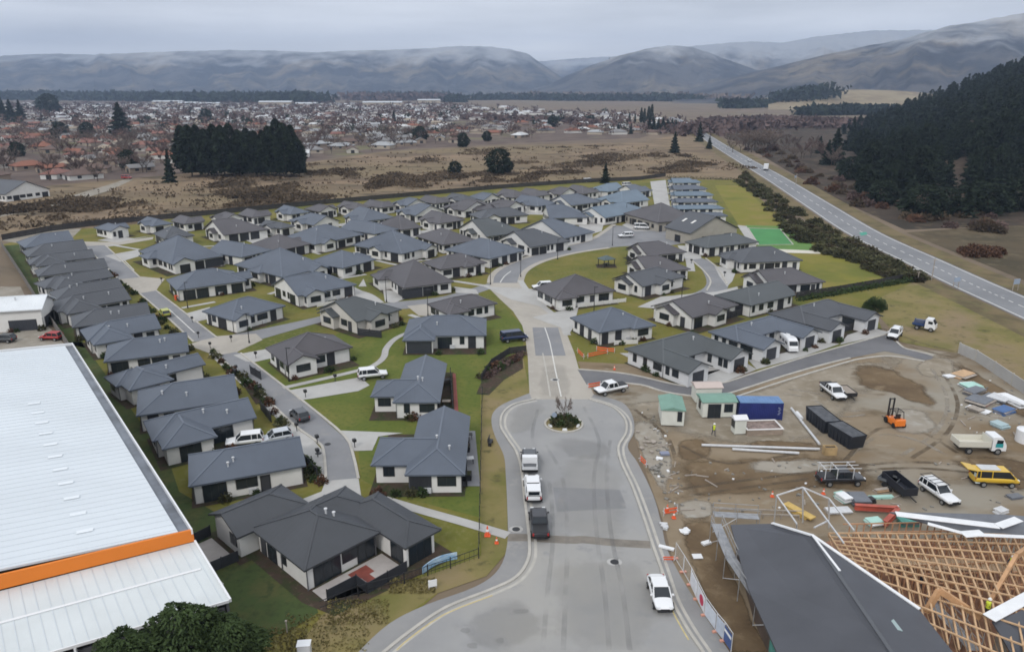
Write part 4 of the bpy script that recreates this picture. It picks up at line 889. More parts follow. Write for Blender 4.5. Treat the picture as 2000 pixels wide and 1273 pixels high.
# ------------------------------------------------------------------ vehicles
M_tyre = mat('tyre_rubber', (0.018, 0.018, 0.018), 0.85)
M_rim = mat('wheel_rim', (0.35, 0.36, 0.37), 0.35, metal=0.6)
M_lamp = mat('headlamp', (0.75, 0.77, 0.78), 0.15)
M_red = mat('tail_lamp', (0.35, 0.02, 0.02), 0.3)
M_trim = mat('black_trim', (0.02, 0.02, 0.022), 0.5)
M_cglass = mat('car_glass', (0.015, 0.02, 0.025), 0.06, spec=0.6)
def paint(n, c): return mat('car_paint_' + n, c, 0.35, spec=0.5, coat=0.5)
PW = paint('white', (0.74, 0.75, 0.76)); PB = paint('black', (0.018, 0.019, 0.025)); PG = paint('dark_grey', (0.055, 0.06, 0.068)); PS = paint('silver', (0.46, 0.49, 0.53))
PN = paint('navy', (0.018, 0.03, 0.09)); PY = paint('yellow', (0.66, 0.42, 0.03)); PR = paint('red', (0.40, 0.03, 0.03)); PC = paint('cream', (0.62, 0.60, 0.52)); PL = paint('lime', (0.42, 0.44, 0.06))
def ring(x, w, zb, zm, zt, k=0.9): return [(x, -w, zb), (x, -w, zm), (x, -w * k, zt), (x, w * k, zt), (x, w, zm), (x, w, zb)]
# x stations from tail (-) to nose (+): (x, half width, bottom, shoulder, deck), then glasshouse: x of rear base, rear roof, front roof, screen base, roof height
CARS = {
 'hatch': (4.1, [(-2.05, .74, .42, .72, .92), (-1.95, .84, .28, .80, .98), (-.9, .87, .22, .82, .96), (.7, .87, .22, .80, .94), (1.35, .85, .24, .74, .84), (1.9, .78, .30, .62, .70), (2.05, .66, .38, .55, .60)], (-2.0, -1.55, .25, 1.05, 1.50)),
 'sedan': (4.6, [(-2.3, .74, .42, .72, .96), (-2.2, .84, .28, .80, 1.0), (-.9, .88, .22, .82, .97), (.7, .88, .22, .80, .95), (1.4, .86, .24, .76, .88), (2.1, .80, .30, .66, .74), (2.3, .68, .38, .56, .62)], (-1.95, -1.2, .2, 1.1, 1.46)),
 'suv': (4.7, [(-2.35, .80, .50, .85, 1.05), (-2.25, .90, .38, .92, 1.10), (-.9, .93, .34, .95, 1.10), (.8, .93, .34, .95, 1.08), (1.4, .92, .36, .90, 1.02), (2.2, .86, .42, .82, .92), (2.35, .76, .48, .70, .78)], (-2.28, -2.0, .35, 1.1, 1.76)),
 'wagon': (4.8, [(-2.4, .78, .45, .78, .98), (-2.3, .86, .34, .84, 1.02), (-.9, .89, .30, .86, 1.02), (.8, .89, .30, .86, 1.0), (1.3, .88, .32, .84, .96), (2.25, .84, .38, .78, .86), (2.4, .78, .44, .70, .76)], (-2.36, -2.1, .1, .85, 1.62)),
 'ute': (5.3, [(-2.65, .84, .55, .90, 1.08), (-2.55, .92, .46, .95, 1.10), (-1.0, .94, .42, .98, 1.10), (.9, .94, .42, .98, 1.10), (1.6, .93, .44, .95, 1.05), (2.5, .88, .48, .88, .98), (2.65, .78, .54, .76, .82)], (-.85, -.55, .75, 1.4, 1.80)),
 'van': (5.0, [(-2.5, .84, .42, 1.0, 1.15), (-2.45, .92, .34, 1.1, 1.22), (-.9, .94, .32, 1.1, 1.22), (1.2, .94, .32, 1.1, 1.20), (1.8, .93, .34, 1.0, 1.12), (2.35, .88, .38, .86, .98), (2.5, .80, .44, .74, .84)], (-2.46, -2.36, 1.15, 2.05, 2.02)),
}
def vehicle(label, cat, kind, rear, front, p, name='car', extra=None, group=None, sc=1.0):
    """a car standing where the photograph shows it; rear and front are its ends on the ground"""
    a, b = G(*rear), G(*front); c = (a + b) / 2; d = b - a
    T = thing(name, label, cat, (c.x, c.y, 0.058), math.atan2(d.y, d.x), group)
    L, st, (g0, r0, r1, g1, H) = CARS[kind]
    m = MB(); m.loft([ring(*s) for s in st]); body = m.build('body', p, T, smooth=True)
    sb = body.modifiers.new('round', 'SUBSURF'); sb.levels = 2; sb.render_levels = 2; m = MB()
    hw = st[3][1]
    zat = lambda x: float(np.interp(x, [s[0] for s in st], [s[4] for s in st]))
    m.add([(r0, -hw * .76, H), (r1, -hw * .76, H), (r1, hw * .76, H), (r0, hw * .76, H), (r0 - .05, -hw * .79, H - .07), (r1 + .06, -hw * .79, H - .07), (r1 + .06, hw * .79, H - .07), (r0 - .05, hw * .79, H - .07)],
          [(0, 1, 2, 3), (0, 4, 5, 1), (1, 5, 6, 2), (2, 6, 7, 3), (3, 7, 4, 0), (4, 5, 6, 7)])
    for s in (-1, 1):                                      # pillars
        for x0, x1 in ((g0, r0 - .03), (g1, r1 + .03), ((r0 + r1) / 2 - .1, (r0 + r1) / 2 - .1), (r0 + .35, r0 + .35) if kind in ('van', 'wagon', 'suv') else (r1, r1 + .25)):
            m.bar((x0, s * hw * .885, zat(x0) - .02), (x1, s * hw * .785, H - .05), 0.09, 0.07)
    m.build('roof', p, T)
    gl = MB(); k0, k1 = hw * .87, hw * .765
    gl.add([(g0 + .02, -k0, zat(g0) - .03), (g1 - .02, -k0, zat(g1) - .03), (g1 - .02, k0, zat(g1) - .03), (g0 + .02, k0, zat(g0) - .03), (r0, -k1, H - .06), (r1, -k1, H - .06), (r1, k1, H - .06), (r0, k1, H - .06)],
           [(0, 1, 5, 4), (1, 2, 6, 5), (2, 3, 7, 6), (3, 0, 4, 7)])
    gl.build('window', M_cglass, T)
    wx = L * .31; wr = 0.36 if kind in ('ute', 'suv', 'van') else 0.31
    for x in (-wx, wx):
        for s in (-1, 1):
            w = MB(); w.tube((0, -.11, 0), (0, .11, 0), wr, n=14); wo = w.build('wheel', M_tyre, T, (x, s * (hw - .07), wr))
            rm = MB(); rm.tube((0, s * .10, 0), (0, s * .125, 0), wr * .62, n=10); rm.build('rim', M_rim, wo)
    for s in (-1, 1):
        h = MB(); h.box(0, 0, 0, .12, .34, .14); h.build('headlight', M_lamp, T, (L / 2 - .14, s * hw * .66, st[-2][3] + .02))
        t = MB(); t.box(0, 0, 0, .08, .16, .30); t.build('tail_light', M_red, T, (-L / 2 + .06, s * hw * .80, st[1][3] - .04))
        mi = MB(); mi.box(0, 0, 0, .14, .2, .14); mi.build('mirror', p, T, (g1 - .25, s * (hw + .08), zat(g1) + .10))
    q = MB(); q.box(L / 2 - .02, 0, st[-1][2] + .05, .14, hw * 1.5, .2); q.build('bumper', M_trim, T); q = MB(); q.box(-L / 2 + .03, 0, st[0][2] + .02, .14, hw * 1.6, .2); q.build('bumper', M_trim, T)
    q = MB(); q.box(L / 2 - .03, 0, st[-1][3] - .03, .1, hw * .9, .12); q.build('grille', M_trim, T)
    if kind == 'ute' and extra != 'box':
        q = MB()
        q.box(-1.75, 0, 1.10, 1.6, hw * 1.62, 0.05); q.build('tray_cover', M_trim, T)
    if extra: extra_parts(T, extra, p, H, hw, L)
    return T
def extra_parts(T, ex, p, H, hw, L):
    if ex == 'canopy':
        q = MB(); q.loft([[(x, -hw * .93, 1.08), (x, -hw * .80, 1.78), (x, hw * .80, 1.78), (x, hw * .93, 1.08)] for x in (-2.5, -.92)]); q.build('canopy', p, T)
        w = MB(); w.box(-2.515, 0, 1.45, .03, hw * 1.3, .42); w.build('window', M_cglass, T)
        for s in (-1, 1):
            w = MB(); w.bar((-2.2, s * hw * .882, 1.44), (-1.1, s * hw * .882, 1.44), .03, .36); w.build('window', M_cglass, T)
    if ex == 'box':
        q = MB(); q.box(-1.25, 0, 1.42, .75, 1.8, .95); q.build('toolbox', PW, T)
        q = MB(); q.box(-2.05, 0, .98, 1.75, 1.85, .12)
        for s in (-1, 1): q.box(-2.2, s * .9, 1.14, 1.2, .05, .26)
        q.box(-2.82, 0, 1.14, .05, 1.8, .26); q.build('tray', M_galv, T)
    if ex == 'rack':
        q = MB()
        for s in (-1, 1):
            q.bar((-2.4, s * .7, H + .12), (.6, s * .7, H + .12), .05, .05)
        for i in range(5): q.bar((-2.3 + i * .7, -.7, H + .13), (-2.3 + i * .7, .7, H + .13), .05, .05)
        q.build('roof_rack', M_trim, T)
    if ex == 'rails':
        q = MB()
        for s in (-1, 1): q.bar((-2.0, s * .62, H + .05), (.1, s * .62, H + .05), .05, .05)
        q.build('roof_rails', M_trim, T)
    if ex == 'hatch_up':
        q = MB(); q.bar((-2.45, 0, 2.02), (-3.6, 0, 2.25), 1.7, .08); q.build('tailgate', p, T)
        q = MB(); q.box(-.9, 0, 2.1, 2.2, 1.2, .12); q.build('roof_rack', M_galv, T)
        q = MB(); q.box(-2.1, -.5, 1.0, .7, .5, 1.2); q.build('load', mat('pale_sheeting', (0.55, 0.62, 0.6), 0.6), T)

V_ = vehicle
V_('white double-cab pickup parked on the dirt right of the turning circle', 'pickup truck', 'ute', (1219, 761), (1166, 772), PW, 'pickup_truck')
V_('grey pickup with a white toolbox and galvanised tray, first parked below the turning circle', 'pickup truck', 'ute', (1035, 929), (1033, 889), PG, 'pickup_truck', 'box')
V_('white pickup with a white canopy, parked between the grey and the black pickups', 'pickup truck', 'ute', (1043, 988), (1038, 941), PW, 'pickup_truck', 'canopy')
V_('black double-cab pickup with tray cover, parked on the kerb by the patched trench', 'pickup truck', 'ute', (1056, 1059), (1050, 1006), PB, 'pickup_truck')
V_('white saloon car facing the camera on the right-hand kerb of the wide road', 'car', 'sedan', (1280, 1141), (1297, 1197), PW)
V_('dark grey hatchback parked on the left street', 'car', 'hatch', (598, 829), (573, 806), PG)
V_('silver hatchback on a driveway of the left row', 'car', 'hatch', (566, 856), (514, 866), PS)
V_('white sport utility car half hidden behind the nearest roof of the left row', 'car', 'suv', (500, 867), (458, 872), PW)
V_('white estate car on the pale forked driveway behind the red-edged patio', 'car', 'suv', (704, 741), (752, 736), PW)
V_('dark navy van beside the blue-grey villa left of the pale road', 'van', 'van', (986, 668), (1022, 664), PN, 'van')
V_('white car on the drive of the brown-grey villa below the round green', 'car', 'suv', (1074, 564), (1044, 566), PW)
V_('white car parked on the asphalt in front of the clubhouse', 'car', 'suv', (1236, 464), (1208, 465), PW)
V_('white van parked against the clubhouse entrance', 'van', 'van', (1240, 448), (1266, 449), PW, 'van')
V_('white car with roof rails at the head of the new street', 'car', 'suv', (1755, 650), (1738, 668), PW, extra='rails')
V_('white four-wheel-drive estate with a roof rack at the bottom of the dirt yard', 'car', 'wagon', (1806, 953), (1860, 990), PW, extra='rack')
V_('yellow van with its tailgate raised on the dirt yard', 'van', 'van', (1900, 944), (1978, 947), PY, 'van', 'hatch_up')
V_('blue car under the porch beside the curving lane', 'car', 'hatch', (1432, 518), (1416, 520), PN)
V_('small white car far down the highway', 'car', 'sedan', (1460, 313), (1468, 318), PW)
V_('second small white car, the farthest on the highway', 'car', 'hatch', (1418, 288), (1424, 292), PW)
V_('red and white delivery van by the track at the edge of the suburb', 'van', 'van', (238, 350), (258, 350), PR, 'van')
V_('dark car standing in the yard left of the long row', 'car', 'hatch', (24, 668), (-8, 668), PG)
V_('red car nearer the white warehouse in the left yard', 'car', 'hatch', (114, 664), (88, 663), PR)
V_('red car farther back in the left yard by the white shed', 'car', 'hatch', (76, 612), (58, 606), PR)

def truckbase(T, L, w, wheels, h=.75):
    m = MB(); m.box(0, 0, h, L, w * .5, .22); m.build('chassis', M_trim, T)
    for x in wheels:
        for s in (-1, 1):
            q = MB(); q.tube((0, -.14, 0), (0, .14, 0), .43, n=14); o = q.build('wheel', M_tyre, T, (x, s * (w / 2 - .15), .43))
            r = MB(); r.tube((0, s * .13, 0), (0, s * .155, 0), .25, n=10); r.build('rim', M_rim, o)
def cab(T, x, w, p, L=1.7, H=2.35):
    m = MB(); m.loft([[(xx, -w / 2, .55), (xx, -w / 2 * k, zt), (xx, w / 2 * k, zt), (xx, w / 2, .55)] for xx, zt, k in ((x - L / 2, H - .1, .93), (x - L / 2 + .1, H, .93), (x + L / 2 - .55, H, .93), (x + L / 2 - .02, 1.45, .98), (x + L / 2 + .06, 1.2, .98), (x + L / 2 + .08, .6, .95))]); m.build('cab', p, T)
    g = MB(); g.bar((x + L / 2 - .50, 0, H - .12), (x + L / 2 + .0, 0, 1.5), w * .84, .04); g.build('windscreen', M_cglass, T)
    for s in (-1, 1):
        g = MB(); g.bar((x - .35, s * w / 2 * .955, 1.78), (x + .42, s * w / 2 * .965, 1.72), .05, .52); g.build('window', M_cglass, T)
        h = MB(); h.box(x + L / 2 + .06, s * w * .34, .85, .08, .3, .2); h.build('headlight', M_lamp, T)
def truck(label, rear, front, p, body, name='truck'):
    a, b = G(*rear), G(*front); c = (a + b) / 2; d = b - a
    T = thing(name, label, 'truck', (c.x, c.y, 0.06), math.atan2(d.y, d.x)); L = d.length
    truckbase(T, L * .95, 2.1, (-L * .27, L * .33)); cab(T, L / 2 - .95, 2.05, p)
    x1 = L / 2 - 2.0; x0 = -L / 2; q = MB()
    if body == 'tipper':
        q.box((x0 + x1) / 2, 0, 1.05, x1 - x0, 2.1, .14)
        for s in (-1, 1): q.box((x0 + x1) / 2, s * 1.05, 1.42, x1 - x0, .07, .72)
        q.box(x1, 0, 1.6, .08, 2.1, 1.1); q.box(x0, 0, 1.4, .08, 2.1, .7); q.build('tipping_tray', PC, T)
        q = MB(); q.box(L / 2 - .95, 1.04, 1.3, .9, .02, .5); q.box(L / 2 - .95, -1.04, 1.3, .9, .02, .5); q.build('door_stripe', mat('teal_paint', (.03, .30, .32), .4), T)
    elif body == 'flat':
        q.box((x0 + x1) / 2, 0, 1.0, x1 - x0, 2.1, .16); q.box(x1, 0, 1.5, .08, 2.1, .95)
        for s in (-1, 1): q.box((x0 + x1) / 2, s * 1.04, 1.2, x1 - x0, .05, .3)
        q.build('flat_tray', mat('blue_tray', (.03, .06, .16), .5), T)
        q = MB(); q.box(-.9, .3, 1.45, 1.4, .7, .6); q.tube((-1.8, -.4, 1.1), (-1.6, -.4, 2.1), .12); q.build('load', mat('truck_load', (.10, .12, .18), .6), T)
    return T
truck('white tipper truck with a teal-striped cab door on the dirt yard', (1862, 880), (1954, 882), PW, 'tipper', 'tipper_truck')
truck('flatbed truck with a white cab and blue tray on the golden paddock', (1782, 640), (1827, 648), PW, 'flat', 'flatbed_truck')
# a white flat-deck pickup and its small dark trailer
T = V_('white flat-deck pickup in the middle of the dirt yard', 'pickup truck', 'ute', (1612, 762), (1640, 784), PW, 'pickup_truck')
q = MB(); q.box(-1.75, 0, 1.2, 1.8, 1.85, .1); q.box(-.86, 0, 1.5, .06, 1.8, .6); q.build('flat_deck', M_trim, T)
def trailer(label, rear, front, m, h=.5, cover=None):
    a, b = G(*rear), G(*front); c = (a + b) / 2; d = b - a; L = d.length
    T = thing('trailer', label, 'trailer', (c.x, c.y, .06), math.atan2(d.y, d.x)); q = MB()
    q.box(0, 0, .62, L, 1.7, .1)
    for s in (-1, 1): q.box(0, s * .85, .62 + h / 2, L, .06, h); q.box(s * L / 2, 0, .62 + h / 2, .06, 1.7, h)
    q.build('tray', m, T); q = MB(); q.bar((L / 2, 0, .5), (L / 2 + 1.1, 0, .45), .1, .1); q.build('drawbar', M_trim, T)
    for s in (-1, 1):
        w = MB(); w.tube((0, -.1, 0), (0, .1, 0), .32, n=12); w.build('wheel', M_tyre, T, (-.1, s * .98, .32))
    if cover: w = MB(); w.box(0, 0, .70 + h * .5, L * .9, 1.5, h * .5); w.build('load', cover, T)
    return T
trailer('small dark box trailer beside the white flat-deck pickup', (1642, 766), (1662, 782), M_trim, .5, mat('trailer_load', (.30, .26, .22), .9))
trailer('large black cage trailer beside the white four-wheel drive', (1733, 942), (1776, 978), mat('trailer_steel', (.02, .022, .03), .5), .9)
trailer('low grey trailer tucked behind the black trailer', (1718, 940), (1752, 952), mat('grey_steel', (.13, .14, .15), .5), .3)
T = V_('dark pickup with a tall ladder rack on the dirt yard', 'pickup truck', 'ute', (1612, 944), (1668, 943), PB, 'pickup_truck')
q = MB()
for x in (-2.3, -.9, 1.0):
    for s in (-1, 1): q.bar((x, s * .88, 1.0), (x, s * .88, 2.25), .07, .07)
    q.bar((x, -.95, 2.25), (x, .95, 2.25), .07, .07)
for s in (-1, 0, 1): q.bar((-2.6, s * .8, 2.3), (1.9, s * .8, 2.3), .06, .06)
q.build('ladder_rack', M_galv, T)
# camper van
def camper():
    a, b = G(1530, 672), G(1548, 690); c = (a + b) / 2; d = b - a
    T = thing('camper_van', 'white camper van parked between the wings of the attached villa', 'camper van', (c.x, c.y, .08), math.atan2(d.y, d.x))
    m = MB(); m.loft([[(x, -1.05 * k, .5), (x, -1.05 * k, zt - .3), (x, -.9 * k, zt), (x, .9 * k, zt), (x, 1.05 * k, zt - .3), (x, 1.05 * k, .5)] for x, zt, k in ((-3.2, 2.7, 1), (1.6, 2.75, 1), (2.5, 2.5, .97), (3.0, 1.5, .95), (3.3, 1.2, .9))]); m.build('body', PW, T)
    g = MB(); g.bar((2.58, 0, 2.35), (3.0, 0, 1.55), 1.7, .06); g.build('windscreen', M_cglass, T)
    for s in (-1, 1):
        for x in (-2.0, -.3, 1.4): g = MB(); g.box(x, s * 1.06, 1.75, 1.1, .04, .5); g.build('window', M_cglass, T)
        for x in (-1.8, 2.1): w = MB(); w.tube((0, -.12, 0), (0, .12, 0), .36, n=12); w.build('wheel', M_tyre, T, (x, s * .95, .36))
    q = MB(); q.box(-.8, 0, 2.82, .8, .6, .16); q.build('roof_vent', PW, T); T.scale = (.86, .86, .86)
camper()
# bus on the highway
def lorry():
    a, b = G(1494, 336), G(1498, 329); d = b - a; c = (a + b) / 2
    T = thing('lorry', 'white box lorry driving on the highway', 'lorry', (c.x, c.y, .05), math.atan2(d.y, d.x)); truckbase(T, 7.5, 2.4, (-2.4, 2.4)); cab(T, 2.9, 2.3, PW, H=2.6)
    q = MB(); q.box(-1.1, 0, 2.2, 5.4, 2.45, 2.5); q.build('box_body', PW, T)
lorry()
# forklift
def forklift():
    c = G(1747, 830); f = G(1731, 818); d = f - c
    T = thing('forklift', 'orange forklift with a tall black mast on the dirt yard', 'forklift', (c.x, c.y, .06), math.atan2(d.y, d.x)); MO = paint('orange', (.80, .20, .02))
    m = MB(); m.loft([ring(-1.35, .6, .4, .9, 1.2, .85), ring(-1.2, .75, .3, 1.0, 1.3, .9), ring(-.2, .75, .3, .9, 1.1, .95), ring(1.2, .72, .3, .7, .85, .95)]); m.build('body', MO, T)
    m = MB(); m.box(-.25, 0, 1.15, .55, .6, .2); m.box(-.5, 0, 1.5, .14, .6, .6); m.build('seat', M_trim, T)
    m = MB()
    for s in (-1, 1):
        m.bar((.7, s * .6, .9), (.55, s * .55, 2.2), .07, .07); m.bar((-.9, s * .6, 1.1), (-.7, s * .55, 2.2), .07, .07); m.bar((-.75, s * .55, 2.2), (.6, s * .55, 2.2), .07, .07)
    for x in (-.7, -.25, .2, .58): m.bar((x, -.55, 2.2), (x, .55, 2.2), .06, .06)
    m.build('guard_frame', M_trim, T); m = MB()
    for s in (-1, 1): m.box(1.35, s * .32, 1.75, .18, .16, 3.3)
    for z in (.6, 1.8, 3.3): m.box(1.35, 0, z, .14, .7, .12)
    m.build('mast', M_trim, T); m = MB()
    for s in (-1, 1): m.box(2.0, s * .3, .18, 1.1, .12, .06)
    m.box(1.48, 0, .5, .07, 1.0, .6); m.build('fork', M_trim, T)
    for x, r in ((-.9, .35), (.9, .42)):
        for s in (-1, 1): w = MB(); w.tube((0, -.13, 0), (0, .13, 0), r, n=12); w.build('wheel', M_tyre, T, (x, s * .72, r))
forklift()

# ------------------------------------------------------------------ the building yard
M_cabin = mat('site_cabin_wall', (0.63, 0.64, 0.58), 0.7, 0.05, .6); M_groof = mat('green_cabin_roof', (0.17, 0.30, 0.24), 0.55, 0.08, .5)
def rect_from(l, b, r, z=0.0):
    Lp, Bp, Rp = G(*l, z), G(*b, z), G(*r, z); v1 = Rp - Bp; v2 = Lp - Bp
    th = math.atan2(v1.y, v1.x); a = v1.length; bb = abs(-v2.x * math.sin(th) + v2.y * math.cos(th))
    return Bp, th, a, bb
def hut(label, l, b, r, h, roof, feats, name='site_hut'):
    B, th, a, d = rect_from(l, b, r); T = thing(name, label, 'site hut', (B.x, B.y, .03), th)
    m = MB(); m.box(a / 2, d / 2, h / 2 + .15, a, d, h); m.build('wall', M_cabin, T)
    m = MB(); e_ = .18; m.loft([[(x, -e_, h + .08), (x, -e_, h + .17), (x, d / 2, h + .55), (x, d + e_, h + .17), (x, d + e_, h + .08)] for x in (-e_, a + e_)]) if a >= d else m.loft([[(-e_, y, h + .08), (-e_, y, h + .17), (a / 2, y, h + .55), (a + e_, y, h + .17), (a + e_, y, h + .08)] for y in (-e_, d + e_)])
    m.build('roof', roof, T)
    for k, x, w in feats:
        if k == 'l': f, p = win_mesh('W', w, 1.1); o = link('window', f, T, (0, d * x, 1.0), math.atan2(-1, 0)); link('pane', p, o)
        else: put(T, k, x * a, 0, 0, -1, w)
    return T
hut('green-roofed white site hut standing alone left of the yard', (1279, 804), (1291, 832), (1335, 834), 2.3, M_groof, [('T', .8, .5)])
hut('wide green-roofed site hut with dark sliding door beside the blue container', (1355, 800), (1371, 817), (1436, 816), 2.3, M_groof, [('S', .35, 1.7), ('W', .77, 1.1), ('l', .5, .8)])
def hollow(label, cat, l, b, r, h, m, name, inner=None, rimm=None, lid=False, group=None):
    B, th, a, d = rect_from(l, b, r); T = thing(name, label, cat, (B.x, B.y, .03), th, group)
    q = MB(); t = .08
    q.box(a / 2, t / 2, h / 2, a, t, h); q.box(a / 2, d - t / 2, h / 2, a, t, h); q.box(t / 2, d / 2, h / 2, t, d - 2 * t, h); q.box(a - t / 2, d / 2, h / 2, t, d - 2 * t, h); q.box(a / 2, d / 2, .08, a - .2, d - .2, .1); q.build('side', m, T)
    n = max(3, int(a / .5))
    for i in range(n + 1):
        if a > 3: pass
    if inner: q = MB(); q.box(a / 2, d / 2, h * .5, a - .2, d - .2, h * .7); q.build('contents', inner, T)
    if rimm:
        q = MB()
        for yy in (0, d): q.box(a / 2, yy, h + .05, a + .2, .22, .1)
        for xx in (0, a): q.box(xx, d / 2, h + .052, .22, d - .2, .1)
        q.build('rim', rimm, T)
    if lid: q = MB(); q.box(a / 2, d / 2, h + .04, a + .06, d + .06, .08); q.build('lid', lid, T)
    return T
def container():
    B, th, a, d = rect_from((1436, 806), (1443, 820), (1527, 821)); h = 2.55
    T = thing('shipping_container', 'blue shipping container with a paler roof behind the site skip', 'container', (B.x, B.y, .03), th); mb_ = mat('container_blue', (.022, .032, .155), .5, .15, .8)
    m = MB(); m.box(a / 2, d / 2, h / 2, a - .1, d - .1, h - .1)
    for i in range(24): m.box(a * (i + .5) / 24, .03, h / 2, a / 52, .05, h - .35)
    for x in (0.05, a - .05):
        for y in (.05, d - .05): m.box(x, y, h / 2, .14, .14, h)
    m.build('side', mb_, T); m = MB(); m.box(a / 2, d / 2, h + .02, a, d, .08)
    for i in range(12): m.box(a * (i + .5) / 12, d / 2, h + .075, a / 26, d - .3, .03)
    m.build('roof', mat('container_roof', (.12, .22, .40), .5, .1, .6), T)
    m = MB(); 
    for i in range(5): m.box(a - .55 + (.12 if i % 2 else 0), -.002, .9 + i * .24, .3, .03, .1)
    m.build('marking', mat('container_mark', (.25, .28, .40), .6), T)
container()
hut('small brown-sided store with a pale pink roof behind the wide green-roofed hut', (1350, 776), (1358, 788), (1408, 787), 2.3, mat('pink_roof', (.50, .42, .38), .6), [], 'store')
T = hut('white portable toilet cubicle with a pale roof beside the skip', (1421, 842), (1434, 850), (1456, 849), 2.1, mat('toilet_roof', (.70, .70, .72), .5), [('l', .5, .9)], 'portable_toilet')
hollow('timber-sided skip with a white rim full of rubble', 'skip', (1448, 833), (1459, 851), (1528, 849), .8, mat('skip_timber', (.30, .24, .19), .8, .2, 1), 'skip', mat('skip_rubble', (.22, .17, .15), .95, .4, 2), mat('skip_rim', (.70, .68, .66), .6))
def long_bin(label, p0, p1, w, h, m, roofm):
    a, b = G(*p0), G(*p1); d = b - a; L = d.length; T = thing('skip', label, 'skip', ((a.x + b.x) / 2, (a.y + b.y) / 2, .03), math.atan2(d.y, d.x))
    q = MB(); q.add([(-L / 2 - .3, -w / 2, h), (L / 2 + .3, -w / 2, h), (L / 2 + .3, w / 2, h), (-L / 2 - .3, w / 2, h), (-L / 2, -w / 2 + .1, 0), (L / 2, -w / 2 + .1, 0), (L / 2, w / 2 - .1, 0), (-L / 2, w / 2 - .1, 0)], [(0, 4, 5, 1), (1, 5, 6, 2), (2, 6, 7, 3), (3, 7, 4, 0), (4, 5, 6, 7)])
    for i in range(6): q.box(-L / 2 + L * (i + .5) / 6, -w / 2 + .02, h / 2, .1, .1, h - .1); q.box(-L / 2 + L * (i + .5) / 6, w / 2 - .02, h / 2, .1, .1, h - .1)
    q.build('side', m, T); q = MB(); q.box(0, 0, h - .12, L + .4, w - .12, .06); q.build('contents', roofm, T)
    return T
M_bin = mat('bin_steel', (.020, .024, .032), .5, .2, .8); M_bin2 = mat('bin_load', (.085, .09, .10), .8, .3, 1.5)
long_bin('long black steel skip, the farther of two standing end to end', (1588, 818), (1622, 846), 2.3, 1.9, M_bin, M_bin2)
long_bin('long black steel skip, the nearer of two standing end to end', (1630, 850), (1672, 876), 2.3, 1.9, M_bin, M_bin2)
hollow('open timber crate with a dark inside below the black skips', 'crate', (1606, 884), (1610, 890), (1634, 890), 1.1, mat('crate_ply', (.40, .28, .14), .8, .2, 1), 'crate', M_trim)
def stack(label, l, b, r, h, mats, name='material_stack', cat='material stack', n=5, seed=1, group=None, zb=.03):
    """sheets or lengths lying on one another, slightly out of line"""
    rg = random.Random(seed); B, th, a, d = rect_from(l, b, r); T = thing(name, label, cat, (B.x, B.y, zb), th, group)
    for i in range(n):
        q = MB(); q.box(a / 2 + rg.uniform(-.06, .06) * a, d / 2 + rg.uniform(-.1, .1) * d, h * (i + .5) / n, a * rg.uniform(.75, 1), d * rg.uniform(.6, 1), h / n * .94, 0, rg.uniform(-.05, .05)); q.build('layer', mats[i % len(mats)], T)
    return T
M_tim = mat('fresh_timber', (.50, .33, .19), .7, .15, 1.5); M_tim2 = mat('rosy_timber', (.46, .25, .14), .7, .2, 1.5); M_tgrey = mat('weathered_timber', (.33, .29, .25), .8, .2, 1.5)
M_mint = mat('mint_sheeting', (.38, .60, .53), .6, .08, 1); M_whsh = mat('white_sheeting', (.74, .75, .76), .6, .05, 1); M_redst = mat('red_oxide_steel', (.40, .09, .06), .6, .15, 1); M_foil = mat('grey_membrane', (.14, .15, .17), .5, .1, 1)
M_teal = mat('teal_netting', (.08, .26, .22), .8, .2, 1.5)
stack('mint-green sheets lying on a dark stack below the ladder-rack pickup', (1642, 968), (1650, 990), (1668, 986), .9, [M_whsh, M_mint], seed=2)
stack('dark grey membrane rolls beside the mint-green sheets', (1660, 968), (1668, 992), (1702, 992), .8, [M_foil], seed=3)
stack('pale mint board lying flat beside the black trailer', (1690, 972), (1700, 977), (1748, 974), .25, [M_mint], n=2, seed=4)
stack('small pale timber bundle behind the black trailer', (1704, 958), (1710, 964), (1738, 960), .35, [M_tgrey, M_tim], seed=5)
stack('white and mint packing pile beside the red steel beams', (1693, 1018), (1702, 1034), (1728, 1030), .6, [M_mint, M_whsh], seed=6)
stack('long yellow timber bundle inside the scaffold bay', (1556, 972), (1580, 1020), (1592, 1014), .5, [mat('yellow_timber', (.55, .38, .12), .7, .15, 1)], n=3, seed=7)
stack('grey boards lying in front of the mint-green sheets', (1610, 995), (1616, 1008), (1672, 1004), .3, [M_galv, M_tgrey], n=3, seed=8)
